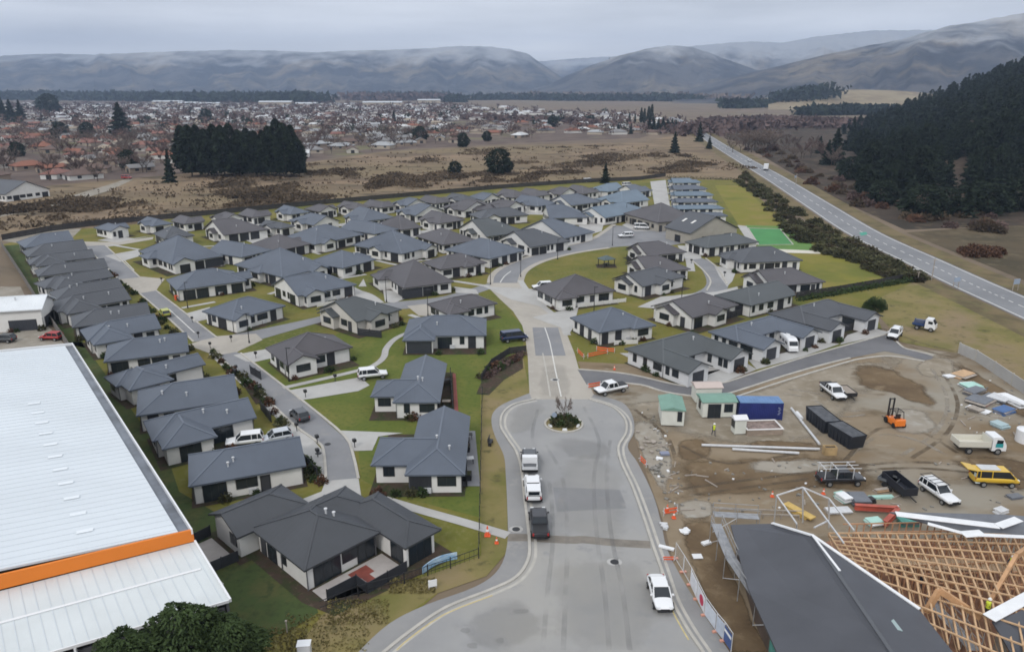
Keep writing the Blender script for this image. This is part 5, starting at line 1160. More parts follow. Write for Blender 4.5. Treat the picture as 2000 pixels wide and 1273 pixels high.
for i, (l, b, r, h, ms, lb) in enumerate((((1846, 734), (1850, 740), (1868, 738), .3, [M_whsh], 'single white board nearest the concrete fence end'), ((1866, 728), (1880, 744), (1912, 734), .4, [M_tim, M_tgrey], 'heap of tan planks under the concrete fence'),
        ((1872, 752), (1890, 764), (1922, 762), .6, [M_mint, M_whsh], 'pale green sheet bundle in the rubble by the fence'), ((1884, 766), (1900, 778), (1930, 770), .7, [M_foil, M_tgrey], 'dark grey boards in the rubble heap'), ((1900, 778), (1925, 800), (1950, 788), .6, [M_tgrey, M_foil, M_redst], 'mixed reddish and grey boards in the rubble heap'),
        ((1900, 790), (1928, 812), (1938, 806), .3, [M_whsh], 'white plank leaning across the rubble heap'), ((1895, 798), (1912, 810), (1925, 806), .5, [M_tgrey], 'weathered offcuts at the front of the rubble heap'), ((1930, 772), (1960, 792), (1975, 784), .6, [M_galv, M_foil], 'silver roofing sheets behind the rubble heap'),
        ((1940, 800), (1965, 815), (1990, 806), .5, [mat('blue_pipe', (.05, .12, .28), .5), M_tgrey], 'blue pipes on grey boards at the right of the yard'), ((1936, 826), (1960, 842), (1978, 838), .5, [mat('pale_teal_wrap', (.36, .46, .48), .6)], 'pale teal wrapped bundle near the white tank'), ((1955, 776), (1990, 800), (2010, 798), .9, [M_whsh], 'big white panels stacked against the concrete fence'))):
    stack(lb, l, b, r, h, ms, seed=20 + i, group='building materials heaped by the concrete fence')
T = thing('water_tank', 'white round water tank at the right end of the yard', 'water tank', tuple(G(2003, 862)))
m = MB(); m.tube((0, 0, .03), (0, 0, 1.7), 1.25, 1.25, 20); m.build('body', PW, T); m = MB(); m.tube((0, 0, 1.7), (0, 0, 2.0), 1.2, .5, 20); m.build('lid', PW, T)
for i, (p, q_, lb) in enumerate((((1370, 872), (1600, 880), 'longest grey pipe lying across the yard'), ((1430, 880), (1560, 888), 'shorter grey pipe in front of the longest one'), ((1545, 800), (1600, 870), 'grey drain pipe running down beside the black skips'), ((1556, 808), (1566, 820), 'short white pipe offcut near the black skips'))):
    a, b = G(*p), G(*q_); m = MB(); m.tube((a.x, a.y, .25), (b.x, b.y, .25), .17 if i < 3 else .22, n=8); tag(m.build('pipe', M_galv if i != 3 else M_whsh), lb, 'pipe', 'pipes lying on the yard')
for i, (p, q_, lb) in enumerate((((1668, 999), (1752, 1004), 'long red steel beam lying behind the timber trusses'), ((1752, 1006), (1726, 1032), 'short red steel beam at an angle to the long one'))):
    a, b = G(*p), G(*q_); m = MB()
    for z, h, w in ((.35, .06, .5), (.62, .5, .1), (.9, .06, .5)): m.bar((a.x, a.y, z), (b.x, b.y, z), w, h)
    tag(m.build('steel_beam', M_redst), lb, 'beam', 'red steel beams')
stack('dark teal netting heaped beside the red steel beams', (1752, 1018), (1762, 1032), (1798, 1031), .7, [M_teal, M_foil], n=3, seed=61)
stack('black membrane offcuts between the red beam and the black trailer', (1688, 975), (1696, 986), (1712, 984), .5, [M_trim], n=2, seed=62)
stack('silver offcuts at the right edge below the yellow van', (1946, 996), (1952, 1008), (1972, 1002), .4, [M_galv], n=3, seed=63)
stack('dark plate lying at the right edge of the yard', (1970, 968), (1976, 978), (2000, 974), .25, [M_foil], n=2, seed=64)
# concrete panel fence on the right
def panel_fence():
    pts = [G(1872, 690), G(1905, 705), G(1940, 728), G(1975, 752), G(2010, 776), G(2050, 805)]
    T = thing('concrete_fence', 'pale concrete panel fence between the yard and the golden paddock', 'fence', (pts[0].x, pts[0].y, 0))
    for a, b in zip(pts[:-1], pts[1:]):
        u = a - pts[0]; w = b - pts[0]; d = (w - u).normalized() * .06
        m = MB(); m.bar((u.x + d.x, u.y + d.y, .95), (w.x - d.x, w.y - d.y, .95), .14, 1.9); m.build('panel', M_conc2, T)
        m = MB(); m.box(u.x, u.y, 1.0, .22, .22, 2.0); m.build('post', M_kerb, T)
panel_fence()

# ------------------------------------------------------------------ the building going up at lower right
def unfinished():
    za, zr = 3.3, 6.0
    e0, e1, e2 = G(1427, 1024, za), G(1462, 1150, za), G(1530, 1300, za)
    k0, r0, r1 = G(1508, 1022, 4.4), G(1586, 1046, zr), G(1752, 1290, zr)
    w0, w1 = G(1796, 1190, 4.6), G(1875, 1290, 4.6)
    O = Vector((e0.x, e0.y, 0)); T = thing('unfinished_building', 'half-built care building with a dark roof and open timber trusses', 'building', tuple(O))
    def sh(v): return (v.x - O.x, v.y - O.y, v.z)
    m = MB(); vs = [sh(v) for v in (e0, k0, r0, r1, e2, e1)]; vs2 = [sh(v) for v in (r0, w0, w1, r1)]
    for V0 in (vs, vs2):
        n = len(V0); m.add(V0 + [(x, y, z - .18) for x, y, z in V0], [tuple(range(n)), tuple(range(n, 2 * n))[::-1]] + [(i, (i + 1) % n, n + (i + 1) % n, n + i) for i in range(n)])
    ro = m.build('roof', mat('new_dark_roof', (.058, .061, .072), .38, .12, .25, spec=.5), T)
    m = MB(); m.bar(sh(r0 + Vector((0, 0, .06))), sh(r1 + Vector((0, 0, .06))), .3, .06); m.build('ridge_cap', mat('ridge_dark', (.085, .09, .10), .4), T)
    fl = MB()
    for a, b in ((k0, r0), (r0, w0)): fl.bar(sh(a + Vector((0, 0, .06))), sh(b + Vector((0, 0, .06))), .3, .12)
    fl.bar(sh(r0 + Vector((0, 0, .12))), sh(G(1640, 1116, zr) + Vector((0, 0, .1))), .2, .06)
    fl.build('flashing', M_whsh, T)
    for i, pz in enumerate(((1690, 1196), (1700, 1212))):
        c = G(*pz, 5.35); s = MB(); s.box(0, 0, 0, 1.15, .62, .12, 0, .5); s.build('skylight', mat('skylight_glass', (.16, .22, .24), .15), ro, (c.x - O.x, c.y - O.y, 5.45 if i == 0 else 5.5))
    c = G(1742, 1226, 5.4); s = MB(); s.prism([(0, 0), (1.3, -.4), (1.25, .9)], 0, .08); s.build('loose_sheet', mat('clear_sheet', (.30, .38, .38), .3), ro, (c.x - O.x - .7, c.y - O.y, 5.42))
    # outer wall on the road side
    m = MB(); a, b, c = e0, e1, e2; off = Vector((.9, 0, 0))
    for p, q in ((a, b), (b, c)):
        u, w = Vector(sh(p + off)), Vector(sh(q + off)); m.bar((u.x, u.y, 1.55), (w.x, w.y, 1.55), .2, 3.1)
    m.build('wall', mat('brown_wrap_wall', (.10, .075, .06), .7, .3, .6), T)
    for t in (.55, .75, .92):
        u = Vector(sh(e1.lerp(e2, t) + Vector((.75, 0, 0)))); d = (e2 - e1); s = MB(); s.box(0, 0, 1.3, 1.6, .08, 2.2); s.build('window', M_glass if t != .55 else M_teal, T, (u.x, u.y, .3), math.atan2(d.y, d.x))
    # floor slab under the open part
    q = [sh(G(x, y, .12)) for x, y in ((1560, 1075), (1640, 1050), (1800, 1055), (2060, 1090), (2150, 1290), (1800, 1290))]
    m = MB(); m.prism(q, 0.02, .14); m.build('floor_slab', mat('ply_floor', (.24, .125, .075), .85, .35, .5), T)
    # internal wall framing
    rg = random.Random(8)
    for i in range(9):
        y0 = 1062 + i * 17; L_, R_ = G(1640 + i * 20, y0 + 4, .15), G(2010, y0 + rg.uniform(-8, 8), .15); m = MB(); n = int((R_ - L_).length / .7)
        for j in range(n):
            p = L_.lerp(R_, j / n)
            if rg.random() < .85: m.box(p.x - O.x, p.y - O.y, 1.4, .09, .09, 2.5)
        m.bar((L_.x - O.x, L_.y - O.y, 2.68), (R_.x - O.x, R_.y - O.y, 2.68), .1, .1); m.build('wall_frame', M_tim2, T)
    # rafters: from the far wall plate up to the line of the ridge, and purlins across them
    far0, far1 = G(1618, 1042, 3.0), G(1995, 1042, 3.0)
    near0, near1 = G(1655, 1100, 4.5), G(2075, 1215, 4.5)
    n = 21
    for i in range(n):
        t = i / (n - 1); a = far0.lerp(far1, t); b = near0.lerp(near1, t)
        d = b - a; b2 = b + d * .5; b2.z = 3.3
        m = MB(); m.bar(sh(a), sh(b), .14, .2)
        if t > .22: m.bar(sh(b), sh(b2), .14, .2)
        m.bar((a.x - O.x, a.y - O.y, 2.8), ((b2.x if t > .22 else b.x) - O.x, (b2.y if t > .22 else b.y) - O.y, 2.8), .05, .1)
        m.build('truss', M_tim, T)
    for j, t in enumerate((.02, .16, .30, .44, .58, .72, .86, .99, 1.14, 1.29, 1.44)):
        a = far0 + (near0 - far0) * t; b = far1 + (near1 - far1) * t; a.z = b.z = a.z - max(0, t - 1) * 3
        m = MB(); m.bar(sh(a + Vector((0, 0, .14))), sh(b + Vector((0, 0, .14))), .14, .1); m.build('purlin', M_tim, T)
    a, b = G(1730, 1095, 2.3), G(1985, 1108, 2.3); m = MB(); m.bar(sh(a), sh(b), 1.6, .12); m.build('insulation_strip', mat('pale_board', (.48, .36, .24), .8, .15, 1), T)
    # big glulam frames
    for A, B, C in (((1808, 1195), (1835, 1152), (1915, 1205)), ((1925, 1190), (1985, 1085), (2050, 1040))):
        m = MB(); a, b, c = G(*A, 3.2), G(*B, 5.2), G(*C, 3.4); m.bar(sh(a), sh(b), .3, .5); m.bar(sh(b), sh(c), .3, .5); m.build('frame_beam', mat('laminated_beam', (.50, .29, .15), .6, .15, 1), T)
    # far dark roof with white foil, and the near right roof
    m = MB(); P = [G(1738, 999, 4.2), G(1960, 1004, 4.2), G(2060, 1012, 4.2), G(2060, 1046, 3.2), G(1890, 1040, 3.2), G(1800, 1018, 3.6)]; n = 6; V0 = [sh(v) for v in P]
    m.add(V0 + [(x, y, z - .15) for x, y, z in V0], [tuple(range(n)), tuple(range(n, 2 * n))[::-1]] + [(i, (i + 1) % n, n + (i + 1) % n, n + i) for i in range(n)]); m.build('roof', M_foil, T)
    m = MB()
    for p, q, w in (((1750, 1003), (1950, 1027), .9), ((1950, 1027), (1990, 1013), .9), ((1812, 1022), (1890, 1043), .5), ((1890, 1043), (2050, 1050), .5), ((1880, 1043), (1920, 1040), 1.0)): m.bar(sh(G(*p, 4.36)), sh(G(*q, 4.3)), w, .05)
    m.build('foil_strip', M_whsh, T)
    m = MB(); P = [G(1938, 1212, 4.4), G(1985, 1196, 4.6), G(2070, 1150, 4.8), G(2120, 1330, 3.4), G(1990, 1300, 3.4)]; n = 5; V0 = [sh(v) for v in P]
    m.add(V0 + [(x, y, z - .15) for x, y, z in V0], [tuple(range(n)), tuple(range(n, 2 * n))[::-1]] + [(i, (i + 1) % n, n + (i + 1) % n, n + i) for i in range(n)]); m.build('roof', mat('new_dark_roof', (.06, .06, .07)), T)
    m = MB(); m.bar(sh(G(1932, 1206, 4.6)), sh(G(2040, 1148, 4.8)), 1.0, .06); m.build('foil_strip', M_whsh, T)
    m = MB(); u = Vector(sh(G(1960, 1290, 1.5))); m.box(u.x + 1, u.y, 1.5, .2, 5, 3.0); m.build('wall', wall_mat('s'), T)
    return T
unfinished()
M_scaf = mat('scaffold_tube', (.30, .30, .30), .5, .2, 2)
def scaffold(label, pts, h, decks, group=None, step=2.2, w=1.1, rails=True):
    """tube scaffold along a line: standards, ledgers, braces and plank decks"""
    P = [G(*p) for p in pts]; O = P[0].copy(); T = thing('scaffold', label, 'scaffold', tuple(O), 0, group)
    Lx = []
    for a, b in zip(P[:-1], P[1:]):
        n = max(1, int((b - a).length / step))
        for i in range(n): Lx.append(a.lerp(b, i / n) - O)
    Lx.append(P[-1] - O); d0 = (P[-1] - P[0]).normalized(); s = Vector((-d0.y, d0.x, 0)) * w
    for p in Lx:
        m = MB()
        for q in (p, p + s): m.tube((q.x, q.y, 0.02), (q.x, q.y, h), .035, n=6)
        m.build('standard', M_scaf, T)
    for z in decks:
        m = MB()
        for p, q in zip(Lx[:-1], Lx[1:]): m.bar((p.x + s.x / 2, p.y + s.y / 2, z), (q.x + s.x / 2, q.y + s.y / 2, z), w * .9, .06)
        m.build('deck', mat('scaffold_plank', (.30, .31, .33), .7, .2, 1.2), T)
        m = MB()
        for k in (.5, 1.0):
            for p, q in zip(Lx[:-1], Lx[1:]):
                if z + k < h + .1:
                    m.tube((p.x, p.y, z + k), (q.x, q.y, z + k), .03, n=5); m.tube((p.x + s.x, p.y + s.y, z + k), (q.x + s.x, q.y + s.y, z + k), .04, n=5)
        m.build('guard_rail', M_scaf, T)
    m = MB()
    for i in range(0, len(Lx) - 1, 2): m.tube(tuple(Lx[i] + Vector((0, 0, .1))), tuple(Lx[i + 1] + Vector((0, 0, decks[0]))), .04, n=5)
    m.build('brace', M_galv, T); return T
scaffold('scaffold with grey plank deck along the roadside eave of the half-built roof', [(1385, 1062), (1412, 1130), (1470, 1222), (1530, 1310)], 3.3, (2.3,))
scaffold('scaffold at the far end of the half-built dark roof', [(1392, 1040), (1480, 1046)], 2.9, (1.9,))
scaffold('scaffold inside the courtyard right of the dark roof', [(1800, 1215), (1850, 1270), (1880, 1310)], 3.6, (2.0,))
def roof_portal():
    O = G(1525, 1050); T = thing('portal_scaffold', 'tall pale tube frame beyond the end of the dark roof', 'scaffold', tuple(O)); z = 4.2
    def P(x, y, zz): v = G(x, y, zz); return (v.x - O.x, v.y - O.y, zz)
    ln = [((1517, 967, z), (1568, 951, 5.2)), ((1568, 951, 5.2), (1619, 973, z)), ((1517, 967, z), (1556, 1022, z)), ((1568, 951, 5.2), (1648, 1060, 5.2)), ((1619, 973, z), (1668, 1035, z)), ((1590, 1030, z), (1618, 1016, z)), ((1512, 1018, .1), (1517, 967, z)), ((1568, 1020, .1), (1568, 951, 5.2)), ((1619, 1030, .1), (1619, 973, z)), ((1556, 1075, .1), (1556, 1022, z))]
    for a, b in ln:
        m = MB(); m.bar(P(*a), P(*b), .12, .12); m.build('tube', M_galv, T)
roof_portal()
for i, (p, q, lb) in enumerate((((1405, 1000), (1570, 1006), 'upper of two long pale rails behind the dark roof'), ((1420, 1010), (1560, 1014), 'lower of two long pale rails behind the dark roof'))):
    a, b = G(*p), G(*q); m = MB(); m.bar((a.x, a.y, .5), (b.x, b.y, .5), .12, .12)
    for t in (0, .25, .5, .75, 1): c = a.lerp(b, t); m.box(c.x, c.y, .25, .1, .1, .5)
    tag(m.build('barrier_rail', M_tgrey), lb, 'rail')

# ------------------------------------------------------------------ people
M_skin = mat('skin', (.45, .28, .2), .6); M_vis = mat('hi_vis_vest', (.62, .72, .06), .6); M_trous = mat('dark_trousers', (.03, .035, .05), .8); M_hat = mat('hard_hat', (.75, .75, .72), .4)
def person(label, px, z0, rz, pose='walk', vest=M_vis, hat=True, legs=M_trous):
    g = G(*px, z0)
    J = {'hip': (0, 0, .93), 'sp': (0, .02, 1.15), 'ch': (0, .02, 1.36), 'nk': (0, .02, 1.50), 'hd': (0, .05, 1.62), 'tp': (0, .05, 1.74)}
    st = .22 if pose == 'walk' else .03
    for s, k in ((-1, 1), (1, -1)):
        J['h%d' % s] = (s * .10, 0, .90); J['k%d' % s] = (s * .11, k * st * .6 + .05, .50); J['a%d' % s] = (s * .11, k * st - .02, .09); J['t%d' % s] = (s * .12, k * st + .16, .04)
        J['s%d' % s] = (s * .19, .02, 1.42)
        if pose == 'bend': J['e%d' % s] = (s * .24, .22, 1.18); J['w%d' % s] = (s * .16, .45, 1.12); J['f%d' % s] = (s * .14, .55, 1.12)
        else: J['e%d' % s] = (s * .25, -k * st * .3, 1.14); J['w%d' % s] = (s * .25, -k * st * .5 + .1, .90); J['f%d' % s] = (s * .25, -k * st * .5 + .15, .80)
    rad = {'hip': .15, 'sp': .14, 'ch': .17, 'nk': .065, 'hd': .10, 'tp': .07, 'h': .10, 'k': .06, 'a': .045, 't': .04, 's': .075, 'e': .048, 'w': .034, 'f': .035}
    keys = list(J); E = [('hip', 'sp'), ('sp', 'ch'), ('ch', 'nk'), ('nk', 'hd'), ('hd', 'tp')]
    for s in ('-1', '1'): E += [('hip', 'h' + s), ('h' + s, 'k' + s), ('k' + s, 'a' + s), ('a' + s, 't' + s), ('ch', 's' + s), ('s' + s, 'e' + s), ('e' + s, 'w' + s), ('w' + s, 'f' + s)]
    me = bpy.data.meshes.new('person'); me.from_pydata([J[k] for k in keys], [(keys.index(a), keys.index(b)) for a, b in E], []); me.materials.append(legs)
    o = tag(link('person', me, None, tuple(g), rz), label, 'person')
    o.modifiers.new('Skin', 'SKIN'); me.skin_vertices.new() if not me.skin_vertices else None
    for i, k in enumerate(keys):
        r = rad.get(k, rad.get(k[0], .05)); me.skin_vertices[0].data[i].radius = (r, r); me.skin_vertices[0].data[i].use_root = (k == 'hip')
    sb = o.modifiers.new('Sub', 'SUBSURF'); sb.levels = 1; sb.render_levels = 1
    m = MB(); m.loft([[(.5 * w * math.cos(t), .02 + .5 * d * math.sin(t), z) for t in [2 * math.pi * i / 10 for i in range(10)]] for z, w, d in ((.88, .40, .30), (1.1, .38, .30), (1.35, .46, .33), (1.46, .40, .26), (1.52, .16, .16))]); m.build('vest', vest, o)
    m = MB(); m.loft([[(.5 * w * math.cos(t), .05 + .5 * w * 1.1 * math.sin(t), z) for t in [2 * math.pi * i / 10 for i in range(10)]] for z, w in ((1.50, .13), (1.56, .19), (1.64, .205), (1.70, .20))]); m.build('face', M_skin, o)
    if hat: m = MB(); m.loft([[(.5 * w * math.cos(t), .06 + .5 * w * 1.15 * math.sin(t), z) for t in [2 * math.pi * i / 10 for i in range(10)]] for z, w in ((1.68, .30), (1.70, .25), (1.77, .22), (1.82, .10))]); m.build('hard_hat', M_hat, o)
    return o
person('person in a yellow hi-vis vest walking in front of the green-roofed huts', (1393, 850), 0.04, R(200), 'walk')
person('person in a yellow-green vest standing among the roof trusses', (1972, 1118), 2.85, R(120), 'bend')
person('person in a yellow-green vest crouched over the white foil at the roof edge', (1925, 1204), 3.1, R(-60), 'bend')
person('person in a dark jacket standing low inside the timber frame', (1797, 1150), .16, R(30), 'stand', M_trous)

# ------------------------------------------------------------------ barriers, signs, posts and other street furniture
M_orange = mat('cone_orange', (.75, .12, .04), .55); M_pink = mat('faded_orange', (.62, .30, .22), .7)
def cone(label, px, group, s=1.0):
    g = G(*px); T = thing('traffic_cone', label, 'traffic cone', (g.x, g.y, .05), 0, group); m = MB(); m.tube((0, 0, .05), (0, 0, .9 * s), .2 * s, .04 * s, 12); m.build('body', M_orange, T)
    m = MB(); m.box(0, 0, .03, .5 * s, .5 * s, .06); m.build('base', M_orange, T); m = MB(); m.tube((0, 0, .42 * s), (0, 0, .62 * s), .137 * s, .096 * s, 12); m.build('band', M_whsh, T)
GC = 'traffic cones'
cone('large orange traffic cone with white band on the verge left of the black pickup', (952, 1046), GC, 1.25); cone('small traffic cone in front of the larger one on the left verge', (970, 1061), GC, .8)
cone('orange traffic cone among the barriers by the right footpath, taller', (1303, 1000), GC, 1.0); cone('orange traffic cone among the barriers by the right footpath, shorter', (1316, 1012), GC, .9)
cone('orange cone near the upper left scaffold tube frame', (1508, 970), GC, .8); cone('orange cone behind the scaffold tube frame', (1608, 965), GC, .8)
cone('orange cone on the new street opposite the attached villas', (1200, 722), GC, .8)
def barrier(label, p, q, m=M_orange, h=1.0, group='orange safety barriers'):
    a, b = G(*p), G(*q); d = b - a; T = thing('safety_barrier', label, 'safety barrier', (a.x, a.y, .05), math.atan2(d.y, d.x), group); L = d.length
    for x in (0, L): r = MB(); r.box(x, 0, h / 2, .06, .5, .05); r.box(x, 0, h / 2, .06, .06, h); r.build('stand', M_galv, T)
    for z in (.35, .75): r = MB(); r.box(L / 2, 0, z * h, L, .04, .2 * h); r.build('board', m, T)
barrier('orange barrier boards at the dug footpath beside the pale road', (1148, 700), (1186, 692)); barrier('second run of orange barrier boards by the blue-grey corner villa', (1165, 686), (1200, 690)); barrier('orange barrier standing left of the parked white pickup', (1148, 760), (1172, 756))
barrier('orange barrier by the cones on the right footpath', (1296, 1008), (1322, 1004)); barrier('small orange barrier near the rubble on the right footpath', (1250, 902), (1262, 914)); barrier('bright orange barrier lying across the right footpath', (1294, 1096), (1316, 1096), M_orange, .6)
barrier('short orange barrier farther along the pale road edge', (1128, 690), (1140, 702))
# temporary fence panels with orange feet along the right footpath
FP = [(1318, 1092), (1334, 1118), (1348, 1143), (1361, 1171), (1376, 1202), (1398, 1234), (1413, 1252), (1428, 1275)]
ban = [None, None, (.70, .71, .74), (.66, .67, .70), (.56, .60, .66), (.45, .50, .58), (.06, .10, .24)]
for i in range(len(FP) - 1):
    a, b = G(*FP[i]), G(*FP[i + 1]); d = b - a; L = d.length
    T = thing('site_fence', ('%s wire fence panel from the far end of the site fence' % ordn(i)) if ban[i] is None else '%s fence panel from the far end of the site fence, carrying a %s banner' % (ordn(i), 'dark blue' if i == 6 else 'pale'), 'site fence', (a.x, a.y, .05), math.atan2(d.y, d.x), 'temporary fence panels along the right footpath')
    m = MB()
    for x in (.05, L - .05): m.tube((x, 0, 0), (x, 0, 1.9), .035, n=6)
    for z in (.15, 1.88): m.tube((.05, 0, z), (L - .05, 0, z), .03, n=6)
    for k in range(1, int(L / .25)): m.bar((k * .25, 0, .15), (k * .25, 0, 1.88), .012, .012)
    m.build('frame', M_galv, T); m = MB(); m.box(.0, 0, .07, .22, .65, .13); m.build('foot', M_pink, T)
    if ban[i]:
        m = MB(); m.box(L / 2, -.05, .95, L * .9, .03, 1.5); bo = m.build('banner', mat('banner_%d' % i, ban[i], .7, .08, 2), T)
        if i == 3:
            m = MB(); m.tube((L * .6, -.07, .95), (L * .6, -.085, .95), .5, n=16); m.build('emblem', mat('banner_red', (.50, .04, .09), .6), bo)
        if i == 6: m = MB(); m.box(L / 2, -.07, 1.3, L * .85, .02, .25); m.build('stripe', M_whsh, bo)
# lamp posts
def lamp(label, px, h=5.5):
    g = G(*px); T = thing('street_lamp', label, 'street lamp', (g.x, g.y, .05), 0, 'black street lamps'); m = MB(); m.tube((0, 0, 0), (0, 0, h), .09, .05, 8); m.build('post', M_trim, T)
    m = MB(); m.box(.25, 0, h + .05, .75, .22, .1); m.build('lamp_head', M_trim, T); m = MB(); m.tube((0, 0, 0), (0, 0, .5), .15, .13, 8); m.build('base', M_trim, T)
for px, lb in (((1017, 541), 'black street lamp at the road bend by the round green'), ((1089, 507), 'black street lamp on the upper road beside the round green'), ((1196, 480), 'black street lamp by the upper car park'), ((1223, 428), 'black street lamp behind the car park'),
               ((565, 745), 'black street lamp in front of the brown-grey corner villa'), ((487, 670), 'black street lamp where the left streets meet'), ((367, 602), 'black street lamp by the orange garden toys'), ((755, 590), 'black street lamp by the pale mid-village forecourt'),
               ((958, 556), 'black street lamp on the left of the road bend'), ((1330, 600), 'black street lamp by the curving lane'), ((1160, 612), 'black street lamp at the pale road fence'), ((836, 618), 'black street lamp at the end of the narrow side street')): lamp(lb, px)
# utility poles and large sign boards by the highway
for px, lb in (((1819, 548), 'grey utility pole by the near highway at the end of the shrub belt'), ((1554, 362), 'grey utility pole far along the highway verge'), ((1792, 550), 'short pole beside the pale sign at the fence corner')):
    g = G(*px); m = MB(); m.tube((0, 0, 0), (0, 0, 5.5 if 'short' not in lb else 2.5), .12, .09, 8); m.box(0, 0, 5.0 if 'short' not in lb else 2.3, 1.2, .1, .1); T = tag(m.build('utility_pole', M_tgrey, None, (g.x, g.y, 0)), lb, 'pole')
def board(label, px, w, h, c, legs=1.2, rz=0.3, name='sign_board'):
    g = G(*px); T = thing(name, label, 'sign', (g.x, g.y, 0), rz)
    for s in (-1, 1): m = MB(); m.box(s * w * .42, 0, (legs + h) / 2, .12, .1, legs + h); m.build('post', M_tgrey, T)
    m = MB(); m.box(0, -.08, legs + h / 2, w, .06, h); m.build('board', c, T)
M_signw = mat('sign_white', (.62, .63, .62), .5); M_signb = mat('sign_blue_grey', (.30, .36, .45), .5)
board('blue-grey sign on two posts at the near side of the highway', (1866, 563), 1.8, 1.0, M_signb, 1.6); board('blue-grey sign on two posts at the right edge beside the highway', (1982, 568), 1.8, 1.2, M_signb, 1.6)
board('pale sign panel at the dark fence corner near the highway', (1786, 540), 1.6, 1.2, M_signw, .8); board('small white notice board on the verge before the front villa', (845, 1150), .8, .7, M_whsh, .35, .3); board('small sign on the verge of the far highway', (1553, 352), 1.2, 1.0, M_signb, 1.2)
# fence lines
def rail_fence(label, pts, h, m, name='fence', step=2.4, solid=True, n_max=90):
    P = [G(*p) for p in pts]; O = P[0]; T = thing(name, label, 'fence', (O.x, O.y, 0)); q = MB(); segs = []
    for a, b in zip(P[:-1], P[1:]):
        n = max(1, int((b - a).length / step))
        for i in range(n): segs.append((a.lerp(b, i / n), a.lerp(b, (i + 1) / n)))
    for a, b in segs:
        u, w = a - O, b - O
        if solid:
            for k in range(3): q.bar((u.x, u.y, .12 + (k + .5) * (h - .12) / 3), (w.x, w.y, .12 + (k + .5) * (h - .12) / 3), .04, (h - .12) / 3 - .03)
        else:
            for k in (.4, .95): q.bar((u.x, u.y, h * k), (w.x, w.y, h * k), .04, .05)
            for j in range(6): c = u.lerp(w, j / 6); q.bar((c.x, c.y, .08), (c.x, c.y, h * .98), .025, .025)
    q.build('boards' if solid else 'railing', m, T)
    for a, b in segs[::max(1, len(segs) // n_max + 1)]: u = a - O; p = MB(); p.box(0, 0, h / 2 + .05, .1, .1, h + .1); p.build('post', m, T, (u.x, u.y, 0))
    return T
M_fence = mat('dark_fence', (.035, .033, .034), .8, .2, 1)
rail_fence('dark boundary fence running behind the last row of villas', [(5, 470), (100, 452), (180, 442), (330, 428), (500, 412), (660, 397), (830, 382), (1000, 367), (1130, 358), (1250, 352), (1300, 345)], 1.9, M_fence)
rail_fence('grey boundary fence behind the long left row of villas', [(4, 482), (45, 545), (80, 602), (128, 672), (150, 705)], 1.7, mat('grey_fence', (.16, .15, .14), .8, .2, 1))
rail_fence('dark fence between the golden lawn and the paddock', [(1555, 583), (1640, 570), (1720, 556), (1792, 541)], 1.5, M_fence)
rail_fence('black railing along the grass strip left of the turning circle', [(942, 770), (940, 860), (938, 960), (935, 1090)], 1.2, M_trim, 'railing', 2.2, False)
rail_fence('black railing in front of the front villa garden', [(935, 1090), (880, 1110), (790, 1140), (700, 1165), (625, 1195)], 1.2, M_trim, 'railing', 2.2, False)
rail_fence('dark retaining fence beside the gravel bank left of the pale road', [(940, 745), (960, 715), (995, 692), (1028, 688)], 1.3, M_fence)
# painted mural panel at the garden corner
def mural():
    a, b = G(826, 1122), G(893, 1092); d = b - a; T = thing('mural_panel', 'low curved garden panel painted with pale blue waves beside the front villa', 'panel', (a.x, a.y, .05), math.atan2(d.y, d.x)); L = d.length
    m = MB(); n = 10
    m.loft([[(L * i / n, .5 * math.sin(math.pi * i / n), 0), (L * i / n, .5 * math.sin(math.pi * i / n), .75), (L * i / n, .5 * math.sin(math.pi * i / n) + .08, .75), (L * i / n, .5 * math.sin(math.pi * i / n) + .08, 0)] for i in range(n + 1)])
    m.build('panel', mat('mural_waves', (.50, .62, .72), .6, 0, 1.2, col2=(.16, .35, .58), stretch=(1, 1, 3)), T)
mural()
# white cabinet, post, boulders, letterboxes
T = thing('utility_cabinet', 'white utility cabinet at the bottom edge below the front villa', 'cabinet', tuple(G(596, 1282)), .1); m = MB(); m.box(0, 0, .65, 1.0, .7, 1.3); m.build('body', PW, T); m = MB(); m.box(0, 0, 1.33, 1.1, .8, .08); m.build('lid', PW, T); m = MB(); m.box(0, -.36, .65, .8, .03, 1.0); m.build('door', M_whsh, T)
m = MB(); m.tube((0, 0, 0), (0, 0, 1.2), .06, n=8); m.tube((0, 0, 1.2), (0, 0, 1.3), .1, n=8); tag(m.build('marker_post', M_tgrey, None, tuple(G(561, 1236))), 'thin pale marker post on the rough grass below the front villa', 'post')
for i, (x, y) in enumerate(((508, 768), (597, 776), (500, 700), (411, 681), (462, 727), (693, 874), (621, 893), (580, 842), (620, 866), (316, 552), (388, 660), (376, 630), (452, 668), (460, 735), (655, 745), (1310, 610), (1415, 540), (1350, 515))):
    g = G(x, y); T = thing('letterbox', 'small black letterbox on a post, %s down the left street from the far end' % ordn(i) if x < 800 else 'small black letterbox on a post by the curving lane, %s from the near end' % ordn(i - 15), 'letterbox', (g.x, g.y, .05), .6, 'black letterboxes'); m = MB(); m.box(0, 0, .45, .09, .09, .9); m.build('post', M_trim, T); m = MB(); m.box(0, 0, 1.0, .42, .5, .36); m.build('box', M_trim, T)
